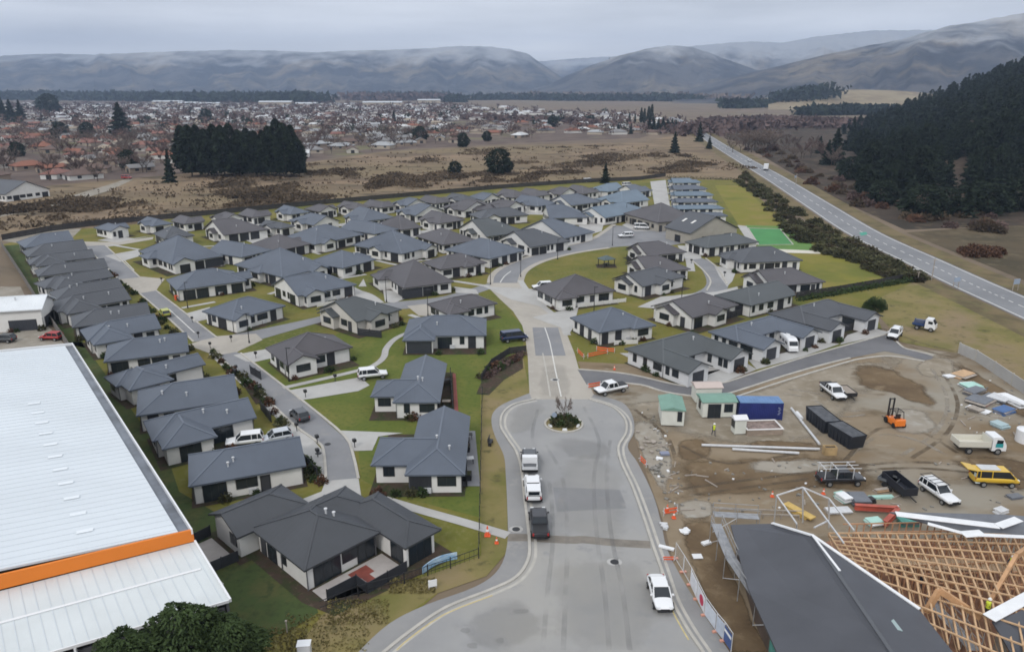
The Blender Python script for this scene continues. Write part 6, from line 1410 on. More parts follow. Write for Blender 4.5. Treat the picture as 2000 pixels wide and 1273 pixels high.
# bench with a parcel on the grass strip
def seat_frame():
    g = G(958, 868); T = thing('garden_bench', 'black garden bench on the grass strip left of the wide road', 'bench', (g.x, g.y, .04), 1.4)
    m = MB(); m.box(0, 0, .45, 1.3, .45, .07); m.build('seat', M_trim, T); m = MB(); m.box(0, .24, .8, 1.3, .07, .5); m.build('backrest', M_trim, T)
    for s in (-1, 1): m = MB(); m.box(s * .55, 0, .21, .08, .42, .42); m.build('leg', M_trim, T)
seat_frame()
# gazebo table on the round green
def pavilion():
    g = G(1184, 520); T = thing('picnic_shelter', 'small dark green picnic shelter on the round green', 'shelter', (g.x, g.y, .04), .5)
    m = MB(); m.loft([[(-1.9 * k, -1.6 * k, z), (1.9 * k, -1.6 * k, z), (1.9 * k, 1.6 * k, z), (-1.9 * k, 1.6 * k, z)] for k, z in ((1, 1.9), (1, 2.0), (.15, 2.8))]); m.build('roof', mat('dark_green_roof', (.07, .10, .10), .5), T)
    for x in (-1.6, 1.6):
        for y in (-1.3, 1.3): m = MB(); m.box(x, y, .95, .14, .14, 1.9); m.build('post', M_trim, T)
    m = MB(); m.box(0, 0, .72, 1.8, .8, .08); m.box(0, 0, .35, .3, .3, .7); m.build('table', M_trim, T)
    sheet('paving', [(g.x + x, g.y + y) for x, y in ((-2.6, -2.2), (2.6, -2.0), (2.6, 2.2), (-2.6, 2.2))], .046, M_mulch)
pavilion()
# white awning
T = thing('awning', 'white awning over the black patio screen by the upper road', 'awning', tuple(G(1072, 488)), .5); m = MB(); m.loft([[(-3, y, 2.35 + .12 * math.sin(y * 3)), (3, y, 2.25)] for y in (-1, -.4, .2, .8, 1.2)], closed=False, cap=False); m.build('canopy', M_whsh, T)
for x in (-2.8, 2.8): m = MB(); m.box(x, -.9, 1.15, .08, .08, 2.3); m.build('post', M_galv, T)
# outdoor furniture sets on the patios beside the near villas
def table_set(label, px, c, rz):
    g = G(*px); T = thing('garden_table', label, 'garden table', (g.x, g.y, .06), rz, 'garden tables on the patios'); m = MB(); m.box(0, 0, .72, 1.2, .8, .05); m.build('tabletop', c, T)
    for x in (-.5, .5):
        for y in (-.3, .3): m = MB(); m.box(x, y, .35, .06, .06, .7); m.build('leg', M_trim, T)
sheet('patio', GL([(897, 842), (928, 842), (938, 950), (900, 950)]), .08, M_asph2); sheet('patio', GL([(858, 728), (886, 728), (892, 812), (858, 812)]), .08, M_mulch)
sheet('patio', GL([(884, 730), (890, 730), (896, 812), (888, 812)]), .09, mat('red_deck', (.21, .055, .04), .7, .15, 1.2))
table_set('grey garden table on the patio nearest the wide road', (916, 905), M_galv, .2); table_set('dark garden table on the patio nearest the wide road', (914, 858), M_trim, .1); table_set('pale table on the red-edged patio', (872, 792), M_tgrey, 0); table_set('dark table at the far end of the red-edged patio', (872, 750), M_trim, .3)
for i, (x, y) in enumerate(((906, 880), (908, 935), (905, 868))):
    g = G(x, y); T = thing('planter_box', 'dark planter box, %s on the patio nearest the wide road' % ('far', 'near', 'middle')[(0, 2, 1)[i] if False else i], 'planter', (g.x, g.y, .08), 0, 'dark planter boxes'); m = MB(); m.box(0, 0, .35, 1.6, 1.2, .7); m.build('box', M_trim, T); m = MB(); m.box(0, 0, .72, 1.45, 1.05, .06); m.build('soil', M_mulch, T)
# garden toys and the small yellow-green mower
g = G(345, 586); T = thing('garden_toy', 'bright orange slide in a garden beside the first side street', 'toy', (g.x, g.y, .05), .6); m = MB(); m.bar((0, 0, 1.0), (1.5, 0, .15), .6, .08); m.build('slide', M_orange, T); m = MB(); m.box(-.2, 0, .5, .3, .6, 1.0); m.build('ladder', M_orange, T)
V_('small yellow-green car parked in front of the long left row', 'car', 'hatch', (327, 622), (318, 612), PL)
V_('white caravan behind the last row, left of the dark fir', 'caravan', 'van', (1140, 357), (1158, 356), PW, 'caravan')
V_('white van standing behind the last row near its right end', 'van', 'van', (1216, 365), (1234, 364), PW, 'van')
V_('second white van behind the last row, nearest the far right terrace', 'van', 'van', (1218, 374), (1232, 372), PW, 'van')
# loose white packing and rubble beside the right footpath
def scrap(label, px, n, spread, m, seed, name='packing_scrap', cat='packing', big=.5):
    rg = random.Random(seed); g = G(*px); q = MB()
    for i in range(n):
        q.box(rg.gauss(0, spread) * .5, rg.gauss(0, spread), .12 + .1 * rg.random(), big * rg.uniform(.4, 1.3), big * rg.uniform(.3, 1.0), .06 + .2 * rg.random(), 0, rg.random() * 3)
    tag(q.build(name, m, None, (g.x, g.y, .05)), label, cat)
scrap('crumpled white wrapping on the mud by the half-built building, largest heap', (1338, 1040), 9, .28, M_whsh, 1, big=.55); scrap('white wrapping scrap nearest the roadside scaffold', (1378, 1062), 1, .05, M_whsh, 2, big=1.1); scrap('white board scraps below the largest wrapping heap', (1362, 1090), 1, .05, M_whsh, 3, big=1.0)
scrap('white board on the rubble right of the turning circle', (1288, 898), 1, .2, M_whsh, 4, big=1.5); scrap('blue-grey sheet on the rubble right of the turning circle', (1298, 888), 1, .05, mat('blue_grey_tarp', (.22, .24, .32), .7), 5, big=.9); scrap('dark rubble heap right of the turning circle', (1282, 915), 9, .8, mat('rubble_grey', (.2, .19, .17), .9, .3, 2), 6, 'rubble_heap', 'rubble', .6)
scrap('pale stone heap at the edge of the dug footpath', (1262, 870), 12, 1.4, M_tgrey, 7, 'rubble_heap', 'rubble', .5); scrap('grey pallet and offcuts by the footpath, near the cones', (1298, 1035), 4, .4, M_galv, 8, 'offcuts', 'offcuts', .8); scrap('white block on the right footpath above the bright orange barrier', (1302, 1072), 1, .05, M_whsh, 9, big=1.3)
for i in range(16):
    a, b = FP[min(6, i % 7)], (0, 0)
# manholes and street ironwork
for px in ((1200, 1098), (1084, 742), (1008, 1034), (622, 886), (640, 868)):
    g = G(*px); sheet('manhole_cover', [(g.x + .42 * math.cos(t), g.y + .42 * math.sin(t)) for t in [i * math.pi / 8 for i in range(16)]], .074, M_trim)
    if px[0] > 900: sheet('manhole_collar', [(g.x + .75 * math.cos(t), g.y + .6 * math.sin(t)) for t in [i * math.pi / 8 for i in range(16)]], .0705, M_conc2)
sheet('footpath_slab', GL([(1002, 1028), (1018, 1028), (1018, 1040), (1002, 1040)]), .064, M_conc2)
# ------------------------------------------------------------------ warehouse
def warehouse():
    zt, zc = 6.6, 5.2
    far = G(141, 672, zt); corner = G(374, 1036, zt); end = G(440, 1176, zc)
    dl = (far - corner).normalized(); pb = G(0, 1141, zt - .0) ; across = Vector((-dl.y, dl.x, 0))
    across = (G(0, 1128, zt) - corner); across.z = 0; across.normalize()
    Wd = 62.0; Ln = (far - corner).length
    O = Vector((corner.x, corner.y, 0)); T = thing('warehouse', 'long white-roofed warehouse with an orange parapet band', 'warehouse', tuple(O))
    P = lambda u, v, z: tuple(across * u + dl * v) [:2] + (z,)
    mr_ = mat('white_roof_steel', (.61, .655, .69), .45, .05, .12, stretch=(.4, 1, 1)); ms = mat('warehouse_side', (.10, .10, .11), .6, .2, .3)
    m = MB(); m.add([P(1.0, 0.4, zt), P(Wd, .4, zt + 2.6), P(Wd, Ln - .3, zt + 2.6), P(1.0, Ln - .3, zt), P(1.0, .4, zt - .2), P(Wd, .4, zt + 2.4), P(Wd, Ln - .3, zt + 2.4), P(1, Ln - .3, zt - .2)], [(0, 1, 2, 3), (7, 6, 5, 4), (0, 4, 5, 1), (1, 5, 6, 2), (2, 6, 7, 3), (3, 7, 4, 0)])
    ro = m.build('roof', mr_, T); ms_ = mat('roof_rib', (.575, .62, .655), .45); m = MB()
    n = 60
    for i in range(n):
        v = .8 + (Ln - 1.2) * i / n; m.bar(P(1.05, v, zt + .015), P(Wd - .1, v, zt + 2.6), .07, .05)
    m.build('standing_seam', ms_, ro); rg = random.Random(3); mk = mat('roof_clearlight', (.72, .76, .79), .4)
    for r_ in range(4):
        for j in range(11):
            u = 7 + r_ * 9.5; v = Ln * (.06 + .055 * j); z = zt + 2.6 * (u - 1) / (Wd - 1)
            s = MB(); s.bar(P(u, v, z + .07), P(u + 1.3, v, z + .07 + 1.3 * 2.6 / Wd), .5, .05); s.build('skylight', mk, ro)
    m = MB(); m.bar(P(.5, .0, zt - .22), P(.5, Ln, zt - .22), 1.0, .06); m.build('gutter', mat('gutter_steel', (.13, .145, .17), .35, .35, .35), T)
    m = MB(); m.bar(P(.0, -.2, zt - .0), P(.0, Ln, zt + .0), .14, .5); m.bar(P(0, Ln, zt), P(Wd, Ln, zt + 2.65), .14, .4); m.build('coping', PW, T)
    m = MB(); m.bar(P(.12, 0, (zt - .25) / 2), P(.12, Ln, (zt - .25) / 2), .2, zt - .3); m.build('wall', ms, T)
    m = MB(); m.add([P(-.1, -.1, zt + .12), P(Wd, -.1, zt + .9), P(Wd, -.1, zt - .75), P(-.1, -.1, zt - 1.05), P(-.1, .12, zt + .12), P(Wd, .12, zt + .9), P(Wd, .12, zt - .75), P(-.1, .12, zt - 1.05)], [(0, 1, 2, 3), (7, 6, 5, 4), (0, 4, 5, 1), (1, 5, 6, 2), (2, 6, 7, 3), (3, 7, 4, 0)]); m.build('parapet', mat('orange_band', (.72, .20, .02), .5, .03, .3), T)
    # front canopy
    E_ = (end - Vector((corner.x, corner.y, end.z))); E_.z = 0; D = E_.length; f = -dl
    C = lambda u, v, z: tuple(across * u + f * v)[:2] + (z,)
    zh = zt - 1.1
    m = MB(); m.add([C(-.1, .1, zh), C(Wd, .1, zh), C(Wd, D, zc), C(-.1, D, zc), C(-.1, .1, zh - .15), C(Wd, .1, zh - .15), C(Wd, D, zc - .15), C(-.1, D, zc - .15)], [(0, 1, 2, 3), (7, 6, 5, 4), (0, 4, 5, 1), (1, 5, 6, 2), (2, 6, 7, 3), (3, 7, 4, 0)]); ca = m.build('canopy', mat('canopy_steel', (.59, .625, .63), .45, .05, .2), T)
    m = MB()
    for i in range(70): u = .4 + i * .85; m.bar(C(u, .2, zh + .01), C(u, D - .1, zc + .01), .05, .05)
    m.build('standing_seam', ms_, ca); m = MB(); m.bar(C(.6, D * .46, zh - (zh - zc) * .46 + .05), C(Wd * .8, D * .46, zh - (zh - zc) * .46 + .05), .25, .06); m.build('flashing', PW, ca)
    m = MB(); m.bar(C(-.12, .1, zh + .02), C(-.12, D, zc + .02), .16, .3); m.bar(C(0, D, zc), C(Wd, D, zc), .12, .24); m.build('coping', PW, T)
    m = MB(); m.bar(C(.1, .2, zc / 2 - .1), C(.1, D - .1, zc / 2 - .1), .2, zc - .3); m.bar(C(.3, D - .3, zc / 2 - .3), C(Wd, D - .3, zc / 2 - .3), .2, zc - .6); m.build('wall', ms, T)
    for i in range(9):
        m = MB(); u = 6.5 + i * 4.2; m.bar(C(u, D + .02, .02), C(u, D + .02, zc - .14), .16, .16); m.build('post', PW, T)
warehouse()
# white shed in the left yard
house('white open-fronted shed in the yard left of the long row', (-94.5, 137.5, R(14), 9.5, 8), 'w', '', 'gg', 'x', 'w', None, 400, name='shed', cat='shed', pats={'f0': [('V', .6, 4.6)], 'r0': [('V', .5)]}, beds=False, zroof=4.2)
# odds and ends lying about the yard
rg = random.Random(99)
for nm, m, n in (('timber_scraps', M_tgrey, 34), ('rubble', mat('rubble_grey', (.2, .19, .17), .9, .3, 2), 160), ('pale_scraps', M_whsh, 26)):
    q = MB()
    for i in range(n):
        px, py = (rg.uniform(1300, 1980), rg.uniform(900, 1000)) if rg.random() < .35 else ((rg.uniform(1850, 2000), rg.uniform(730, 860)) if rg.random() < .5 else (lambda t: (1246 + 55 * t + rg.uniform(4, 45), 800 + 200 * t))(rg.random()))
        g = G(px, py); s = rg.uniform(.12, .5) if nm != 'timber_scraps' else rg.uniform(.5, 2.2); q.box(g.x, g.y, .09, s, s * rg.uniform(.15, .9) if nm != 'timber_scraps' else .12, .14, 0, rg.random() * 3)
    tag(q.build(nm, m), kind='stuff')

# ------------------------------------------------------------------ vegetation
def leafmat(name, c, var=.35, sc=.35): return mat(name, c, .9, var, sc, spec=.1)
L_pine = leafmat('pine_needles', (.020, .028, .017), .6, .25); L_fir = leafmat('fir_needles', (.022, .031, .019), .55, .4); L_pop = leafmat('cypress_foliage', (.034, .045, .026))
L_bare = leafmat('bare_twigs', (.115, .080, .072), .3, .02); L_bare2 = leafmat('grey_twigs', (.16, .125, .105), .3, .02); L_olive = leafmat('olive_leaves', (.078, .078, .040), .45, .12)
L_olive2 = leafmat('brown_olive_leaves', (.068, .058, .034), .4, .12); L_green = leafmat('garden_leaves', (.044, .066, .026), .4, .6); L_rust = leafmat('rusty_leaves', (.10, .055, .035), .35, .1); L_scrub = leafmat('scrub_twigs', (.105, .078, .052), .4, .03)
M_bark = mat('bark', (.075, .058, .046), .9, .3, .8)
def rnd_tris(C, S, rng, flat=0.0, elong=1.0, out=None):
    """a triangle of foliage at each centre"""
    n = len(C); a = rng.normal(size=(n, 3)); 
    if out is not None: a = out + .45 * a
    a /= np.linalg.norm(a, axis=1)[:, None]; b = np.cross(a, rng.normal(size=(n, 3))); b /= np.linalg.norm(b, axis=1)[:, None]
    S = np.asarray(S)[:, None] if np.ndim(S) else S
    return np.stack([C - a * S * .5 * elong - b * S * .5, C - a * S * .5 * elong + b * S * .5, C + a * S * .6 * elong], axis=1).reshape(-1, 3)
def tri_mesh(name, P, m, extra=None):
    n = len(P) // 3; me = bpy.data.meshes.new(name)
    vs = P.tolist(); fs = [(3 * i, 3 * i + 1, 3 * i + 2) for i in range(n)]; mi = [0] * n
    if extra:
        o = len(vs); vs += [tuple(v) for v in extra.v]; fs += [tuple(o + i for i in f) for f in extra.f]; mi += [1] * len(extra.f)
    me.from_pydata(vs, [], fs)
    for q in (m if isinstance(m, (list, tuple)) else [m]): me.materials.append(q)
    if extra: me.polygons.foreach_set('material_index', mi)
    me.update(); return me
def conifer_pts(rng, n, h, r, kind='fir', size=None):
    if kind == 'fir': z = rng.random(n) ** 1.25; rr = r * (1 - z) ** .85 * (.72 + .28 * np.cos(z * 46)) * (.45 + .55 * rng.random(n) ** .45)
    elif kind == 'pine': z = .10 + .90 * rng.random(n) ** .9; rr = r * np.clip(np.sin(np.pi * np.clip(.18 + .80 * z, 0, 1)) ** .7, .10, 1) * (.4 + .6 * rng.random(n) ** .45)
    elif kind == 'round': z = .06 + .94 * rng.random(n); rr = r * np.sqrt(np.clip(1 - ((z - .45) / .56) ** 2, 0.02, 1)) * (.45 + .55 * rng.random(n) ** .45)
    else: z = .04 + .96 * rng.random(n); rr = r * (np.clip(1 - z, 0, 1) ** .45) * np.clip(z * 6, .3, 1) * (.5 + .5 * rng.random(n) ** .5)
    t = rng.random(n) * 2 * np.pi
    lob = 1 + .22 * np.sin(3 * t + 9 * z + rng.random() * 6) + .12 * np.sin(7 * t - 14 * z)
    C = np.stack([rr * lob * np.cos(t), rr * lob * np.sin(t), z * h], 1)
    o = np.stack([np.cos(t), np.sin(t), -.25 + 0 * t], 1)
    s = (size or h * .055) * rng.uniform(.6, 1.4, n) * (1 - .45 * z)
    return rnd_tris(C, s, rng, out=o, elong=1.5)
def bush_pts(rng, n, r, h, size):
    u = rng.normal(size=(n, 3)); u /= np.linalg.norm(u, axis=1)[:, None]; u[:, 2] = np.abs(u[:, 2])
    k = (.55 + .45 * rng.random(n) ** .5) * (1 + .25 * np.sin(4 * np.arctan2(u[:, 1], u[:, 0]) + rng.random() * 6))
    C = u * k[:, None] * np.array([r, r, h]); return rnd_tris(C, size * rng.uniform(.6, 1.4, n), rng, out=u + .0, elong=.9)
def bare_pts(rng, h, r, n):
    """a leafless crown: forked limbs as a mesh, fine twigs as slivers fanning from them"""
    mb = MB(); tips = []
    mb.tube((0, 0, 0), (0, 0, h * .35), h * .022, h * .016, 5, cap=False)
    for i in range(7):
        t = 2 * math.pi * (i + rng.random() * .7) / 7; z0 = h * rng.uniform(.2, .36); e1 = Vector((r * .45 * math.cos(t), r * .45 * math.sin(t), z0 + h * rng.uniform(.2, .32)))
        mb.tube((0, 0, z0), e1, h * .011, h * .006, 4, cap=False)
        for k in range(3):
            t2 = t + rng.normal() * .6; e2 = e1 + Vector((r * .45 * math.cos(t2), r * .45 * math.sin(t2), h * rng.uniform(.1, .32))); mb.tube(e1, e2, h * .006, h * .002, 3, cap=False); tips.append((e1, e2))
    C = []; O = []
    for i in range(n):
        a, b = tips[int(rng.integers(len(tips)))]; p = a.lerp(b, rng.random() ** .7 * 1.1); d = (b - a).normalized() + Vector(rng.normal(size=3)) * .75; C.append(p); O.append(d)
    C = np.array([tuple(c) for c in C]); O = np.array([tuple(o) for o in O]); O /= np.linalg.norm(O, axis=1)[:, None]
    L = h * .13 * rng.uniform(.5, 1.3, n)[:, None]; b = np.cross(O, rng.normal(size=(n, 3))); b /= np.linalg.norm(b, axis=1)[:, None]; w = h * .0085
    P = np.stack([C - b * w, C + b * w, C + O * L], 1).reshape(-1, 3); return P, mb
def trunk_mesh(h, r0, m=None):
    q = MB(); q.tube((0, 0, -.2), (0, 0, h), r0, r0 * .35, 7); return q.mesh('trunk', m or M_bark)
NPR = np.random.default_rng(12)
TREE = {}
def proto(key, f):
    if key not in TREE: TREE[key] = f()
    return TREE[key]
def grow(name, label, cat, loc, crown, trunk, sc=(1, 1, 1), group=None, rz=None):
    T = thing(name, label, cat, loc, (random.Random(hash((round(loc[0], 2), round(loc[1], 2)))).random() * 6.28) if rz is None else rz, group); T.scale = sc
    link('crown', crown, T); link('trunk', trunk, T); return T
CR = {}
for k in range(4):
    CR['pine', k] = tri_mesh('pine_crown', conifer_pts(NPR, 2600, 20, 5.2, 'pine', 1.15), L_pine); CR['fir', k] = tri_mesh('fir_crown', conifer_pts(NPR, 1900, 12, 3.4, 'fir', .75), L_fir)
    CR['round', k] = tri_mesh('round_crown', conifer_pts(NPR, 2200, 9, 4.4, 'round', .75), L_fir); CR['pop', k] = tri_mesh('cypress_crown', conifer_pts(NPR, 1200, 14, 1.9, 'pop', .8), L_pop)
TR = {'pine': trunk_mesh(13, .38), 'fir': trunk_mesh(9, .22), 'round': trunk_mesh(5, .28), 'pop': trunk_mesh(9, .2)}
HT = {'pine': 20.0, 'fir': 12.0, 'round': 9.0, 'pop': 14.0}
def tree_at(kind, label, px, py, hpx, wk=1.0, group=None, z=0.0, name=None, k=0):
    g = G(px, py, z); d = math.hypot(g.y, CAMH); s = hpx / FPX * d * 1.04 / HT[kind]
    return grow(name or {'pine': 'pine_tree', 'fir': 'fir_tree', 'round': 'conifer', 'pop': 'cypress_tree'}[kind], label, 'tree', tuple(g), CR[kind, k % 4], TR[kind], (s * wk, s * wk, s), group)
# the dark pine clump left of centre
CL = [(362, 338, 84), (376, 346, 92), (392, 342, 88), (408, 347, 86), (424, 340, 88), (440, 347, 92), (456, 341, 90), (472, 346, 84), (488, 339, 80), (503, 346, 82), (518, 341, 78), (531, 346, 90), (546, 341, 98), (560, 347, 96), (574, 342, 88), (585, 345, 70)]
for i, (x, y, h) in enumerate(CL): tree_at('pine', 'tall dark pine, %s from the left in the dense clump beside the suburb' % ordn(i), x, y, h, .78, 'pines of the dense clump', k=i)
for i, (kd, x, y, h, w, lb) in enumerate((('round', 975, 340, 45, 1.05, 'large round dark conifer alone on the dry field'), ('round', 889, 339, 22, 1.1, 'small round conifer on the field left of the large round one'), ('fir', 1182, 358, 36, 1.0, 'dark pointed fir behind the last row of villas'),
        ('fir', 1317, 299, 38, 1.0, 'dark fir on the field left of the highway'), ('fir', 238, 266, 58, 1.5, 'broad dark conifer rising above the suburb roofs'), ('fir', 333, 356, 58, .8, 'slender dark conifer just left of the pine clump'), ('fir', 1366, 277, 34, .9, 'dark fir at the highway edge, the upper of two'), ('fir', 1385, 291, 22, 1.1, 'dark fir at the highway edge, the lower of two'),
        ('fir', 8, 236, 42, 1.1, 'dark conifer at the left picture edge, leftmost of three'), ('fir', 24, 240, 40, 1.3, 'dark conifer at the left picture edge, middle of three'), ('fir', 42, 236, 36, 1.2, 'dark conifer at the left picture edge, right of three'), ('round', 97, 222, 34, 1.1, 'dark rounded conifer in the far left suburb'),
        ('round', 172, 268, 26, 1.0, 'dark round tree in the suburb left of the broad conifer'), ('round', 403, 240, 24, .9, 'dark tree in the suburb above the pine clump'), ('round', 35, 306, 26, 1.0, 'dark tree between the orange roofs at far left'), ('round', 120, 270, 28, 1.0, 'dark tree among pale roofs at left'), ('round', 820, 278, 28, 1.0, 'dark tree among the orange houses above the field'),
        ('round', 797, 270, 16, 1.0, 'smaller dark tree beside the orange houses above the field'), ('round', 1080, 248, 20, 1.0, 'dark tree near the right end of the suburb'), ('round', 1155, 240, 14, 1.0, 'small dark tree at the far right of the suburb'), ('fir', 770, 240, 22, .9, 'dark conifer in the middle suburb'), ('round', 252, 330, 34, .9, 'dark tree by the red and white van'),
        ('round', 905, 288, 26, .8, 'dark tree at the field edge of the suburb'), ('round', 951, 276, 18, .9, 'dark tree by the white houses at the field edge'), ('fir', 1207, 262, 20, .9, 'dark tree by the field left of the cypress group'), ('fir', 1232, 262, 18, .9, 'second dark tree left of the cypress group'))):
    tree_at(kd, lb, x, y, h, w, k=i)
for i, (x, y, h) in enumerate(((1229, 240, 18), (1240, 240, 16), (1252, 240, 26), (1258, 241, 26), (1266, 241, 30), (1272, 242, 34), (1268, 258, 26), (1276, 260, 28), (1285, 261, 26), (1294, 260, 28), (1303, 258, 24), (1312, 256, 22), (1320, 255, 18))):
    tree_at('pop' if i < 6 else 'fir', 'dark cypress, %s from the left in the group beside the far highway' % ordn(i), x, y, h, 1.0 if i < 6 else 1.1, 'cypress group beside the far highway', k=i, name='cypress_tree')

# ---- the forested hillside on the right
def foot(y): return 142 + (y - 300) * .40
def hill_z(x, y):
    s = (x - foot(y)) / 250.0; s = min(1.6, max(0.0, s)); e_ = min(1, max(0, (y - 300) / 120.0)); e_ = e_ * e_ * (3 - 2 * e_); return 66 * (s * s * (3 - 2 * s) if s < 1 else 1 + .25 * (s - 1)) * e_
mb = MB(); rings = []
for j in range(40):
    y = 295 + j * 16; rings.append([(foot(y) + (i * 12) - 6, y, hill_z(foot(y) + i * 12 - 6, y) + (.015 if i else -.5)) for i in range(45)])
mb.loft(rings, cap=False, closed=False)
M_floor = ground_mat('forest_floor', [(.072, .052, .039), (.042, .035, .026), (.115, .088, .058)], [(.05, .42, .6), (.15, .55, .66)])
tag(mb.build('hillside', M_floor, smooth=True), kind='structure')
sheet('scrub_ground', [(128, 240), (134, 300), (150, 400), (178, 560), (215, 800), (300, 1050), (520, 1050), (420, 800), (260, 560), (200, 400), (210, 330), (330, 330), (330, 262), (180, 250)], .010, M_floor)
sheet('paddock', [(122, 150), (126, 235), (170, 250), (330, 262), (330, 150)], .008, ground_mat('rough_pasture', [(.098, .076, .047), (.066, .055, .034), (.125, .10, .062)], [(.05, .42, .6), (.2, .52, .66)]))
rg = random.Random(31); edge = []; P = []; TRK = MB()
cand = []
for i in range(2400):
    y = rg.uniform(318, 900); x = foot(y) + rg.random() ** .8 * 330 + rg.uniform(-4, 8)
    px = 1000 + x / math.hypot(y, 0) * FPX
    if px > 2350: continue
    cand.append((x, y))
kept = []
for x, y in cand:
    if all((x - a) ** 2 + (y - b) ** 2 > 42 for a, b in kept): kept.append((x, y))
kept.sort(key=lambda p: (p[0] - foot(p[1])) * .8 + (p[1] - 318) * .5)
near_, rest = kept[:90], kept[90:]
GF = 'pines along the near edge of the hillside plantation'
for i, (x, y) in enumerate(sorted(near_)):
    s = rg.uniform(.62, 1.0); kd = 'fir' if rg.random() < .6 else 'pine'; s *= 1.5 if kd == 'fir' else 1
    grow('pine_tree', 'dark pine on the near edge of the right-hand plantation, %s counted from the highway side' % ordn(i), 'tree', (x, y, hill_z(x, y) - .1), CR[kd, i % 4], TR[kd], (s * 1.1, s * 1.1, s), GF)
for i, (x, y) in enumerate(rest):
    dd = x - foot(y); h = rg.uniform(12, 20) * min(1, .42 + dd / 110); q = conifer_pts(NPR, 200, h, h * .25, 'fir' if rg.random() < .7 else 'pine', 2.3) + np.array([x, y, hill_z(x, y)]); P.append(q)
tag(link('pine_forest', tri_mesh('pine_forest', np.concatenate(P), L_pine)), kind='stuff')
for i, (kd, x, y, h, w) in enumerate((('fir', 1690, 372, 66, 1.1), ('fir', 1742, 372, 60, 1.0), ('fir', 1630, 318, 60, 1.3), ('fir', 1665, 268, 36, 1.1), ('round', 1800, 425, 60, 1.2), ('fir', 1600, 300, 30, 1.2), ('round', 1845, 420, 50, 1.1), ('fir', 1885, 424, 60, 1.2), ('round', 1925, 418, 56, 1.2), ('fir', 1962, 412, 64, 1.2), ('round', 1992, 410, 60, 1.2), ('fir', 1768, 404, 52, 1.2), ('round', 1725, 398, 42, 1.3), ('fir', 1905, 404, 66, 1.2), ('round', 1660, 350, 40, 1.2), ('fir', 1615, 322, 44, 1.2))):
    tree_at(kd, 'isolated dark conifer standing before the plantation, %s by distance from the highway' % ordn((4, 6, 1, 3, 9, 0, 10, 11, 13, 14, 15, 8, 7, 12, 5, 2)[i]), x, y, h, w, 'isolated conifers before the plantation', k=i)
# bare and brown trees and bushes of the right-hand scrub
BARE = []
for k in range(5):
    p, mbx = bare_pts(NPR, 9.0, 4.2, 520); BARE.append((p, mbx))
BM = [(tri_mesh('bare_crown', p, [L_bare if k % 3 else L_bare2, M_bark], mbx)) for k, (p, mbx) in enumerate(BARE)]
BM2 = [(tri_mesh('bare_crown', p, [L_bare2, M_bark], mbx)) for k, (p, mbx) in enumerate(BARE[:3])]
def bare_tree(label, loc, s, k, group=None, m=None):
    o = link('bare_tree', (m or BM)[k % len(m or BM)], None, loc, (k * 2.4) % 6.28); o.scale = (s, s, s * (1 + .15 * math.sin(k * 3.1))); return tag(o, label, 'tree', group)
for i in range(46):
    px, py = rg.uniform(1420, 1640), 0; py = rg.uniform(268, 300) + max(0, (px - 1480)) * .18
    g = G(px, py); bare_tree('bare purplish tree in the scrub between the highway and the plantation', tuple(g), rg.uniform(.7, 1.25), i, 'bare trees in the scrub by the plantation', BM if i % 2 else BM2)
for i in range(10):
    px = 1455 + i * 6.2; g = G(px, 294 + (i % 3) * 2); bare_tree('tall grey bare poplar, %s from the left in the row beside the highway scrub' % ordn(i), tuple(g), 1.75, i, 'grey bare poplars', BM2)
BU = {}
for k in range(4):
    BU['olive', k] = tri_mesh('shrub', bush_pts(NPR, 420, 1.5, 2.2, .42), [L_olive, L_olive, L_olive2, L_olive][k]); BU['scrub', k] = tri_mesh('shrub', bush_pts(NPR, 300, 2.2, 1.8, .55), [L_scrub, L_rust, L_scrub, L_bare][k])
    BU['garden', k] = tri_mesh('shrub', bush_pts(NPR, 160, .6, .7, .22), [L_green, L_olive, L_green, L_rust][k]); BU['big', k] = tri_mesh('shrub', bush_pts(NPR, 9000, 3.0, 3.0, .19), L_green)
def shrub(kind, k, loc, s, label, group=None, name='shrub', sz=None):
    o = link(name, BU[kind, k % 4], None, loc, (k * 1.7) % 6.28); o.scale = (s, s, sz or s); return tag(o, label, 'shrub', group)
lo = [(1440, 356), (1480, 390), (1530, 445), (1570, 480), (1640, 506), (1700, 530), (1740, 545), (1785, 548)]; hi = [(1452, 338), (1500, 372), (1560, 415), (1620, 450), (1680, 480), (1735, 510), (1770, 532), (1800, 545)]
for i in range(240):
    t = (i + rg.random()) / 240 * (len(lo) - 1); a = int(t); f = t - a; b = min(a + 1, len(lo) - 1); u = rg.random()
    x = (lo[a][0] * (1 - f) + lo[b][0] * f) * (1 - u) + (hi[a][0] * (1 - f) + hi[b][0] * f) * u; y = (lo[a][1] * (1 - f) + lo[b][1] * f) * (1 - u) + (hi[a][1] * (1 - f) + hi[b][1] * f) * u
    shrub('olive', i, tuple(G(x, y)), rg.uniform(.9, 1.6), 'olive green shrub in the planted belt between the village lawn and the highway', 'shrubs of the planted highway belt', sz=rg.uniform(.5, .9))
for i in range(70):
    px = rg.uniform(1450, 1960); py = float(np.interp(px, [1450, 1500, 1600, 1700, 1800, 1960], [286, 312, 368, 412, 440, 452])) + rg.uniform(-34, 4)
    shrub('scrub', i, tuple(G(px, py)), rg.uniform(.8, 1.7), 'brown leafless bush on the dry ground beyond the highway', 'brown bushes beyond the highway', 'bush')
for i in range(14): shrub('scrub', 1, tuple(G(1880 + i * 5.5, 492 + (i % 4) * 3)), rg.uniform(.8, 1.2), 'reddish brown bush in the low thicket on the right-hand pasture', 'bushes of the low thicket on the right-hand pasture', 'bush')
shrub('big', 0, tuple(G(1708, 604)), .75, 'dense dark round bush at the corner of the golden paddock', name='bush')
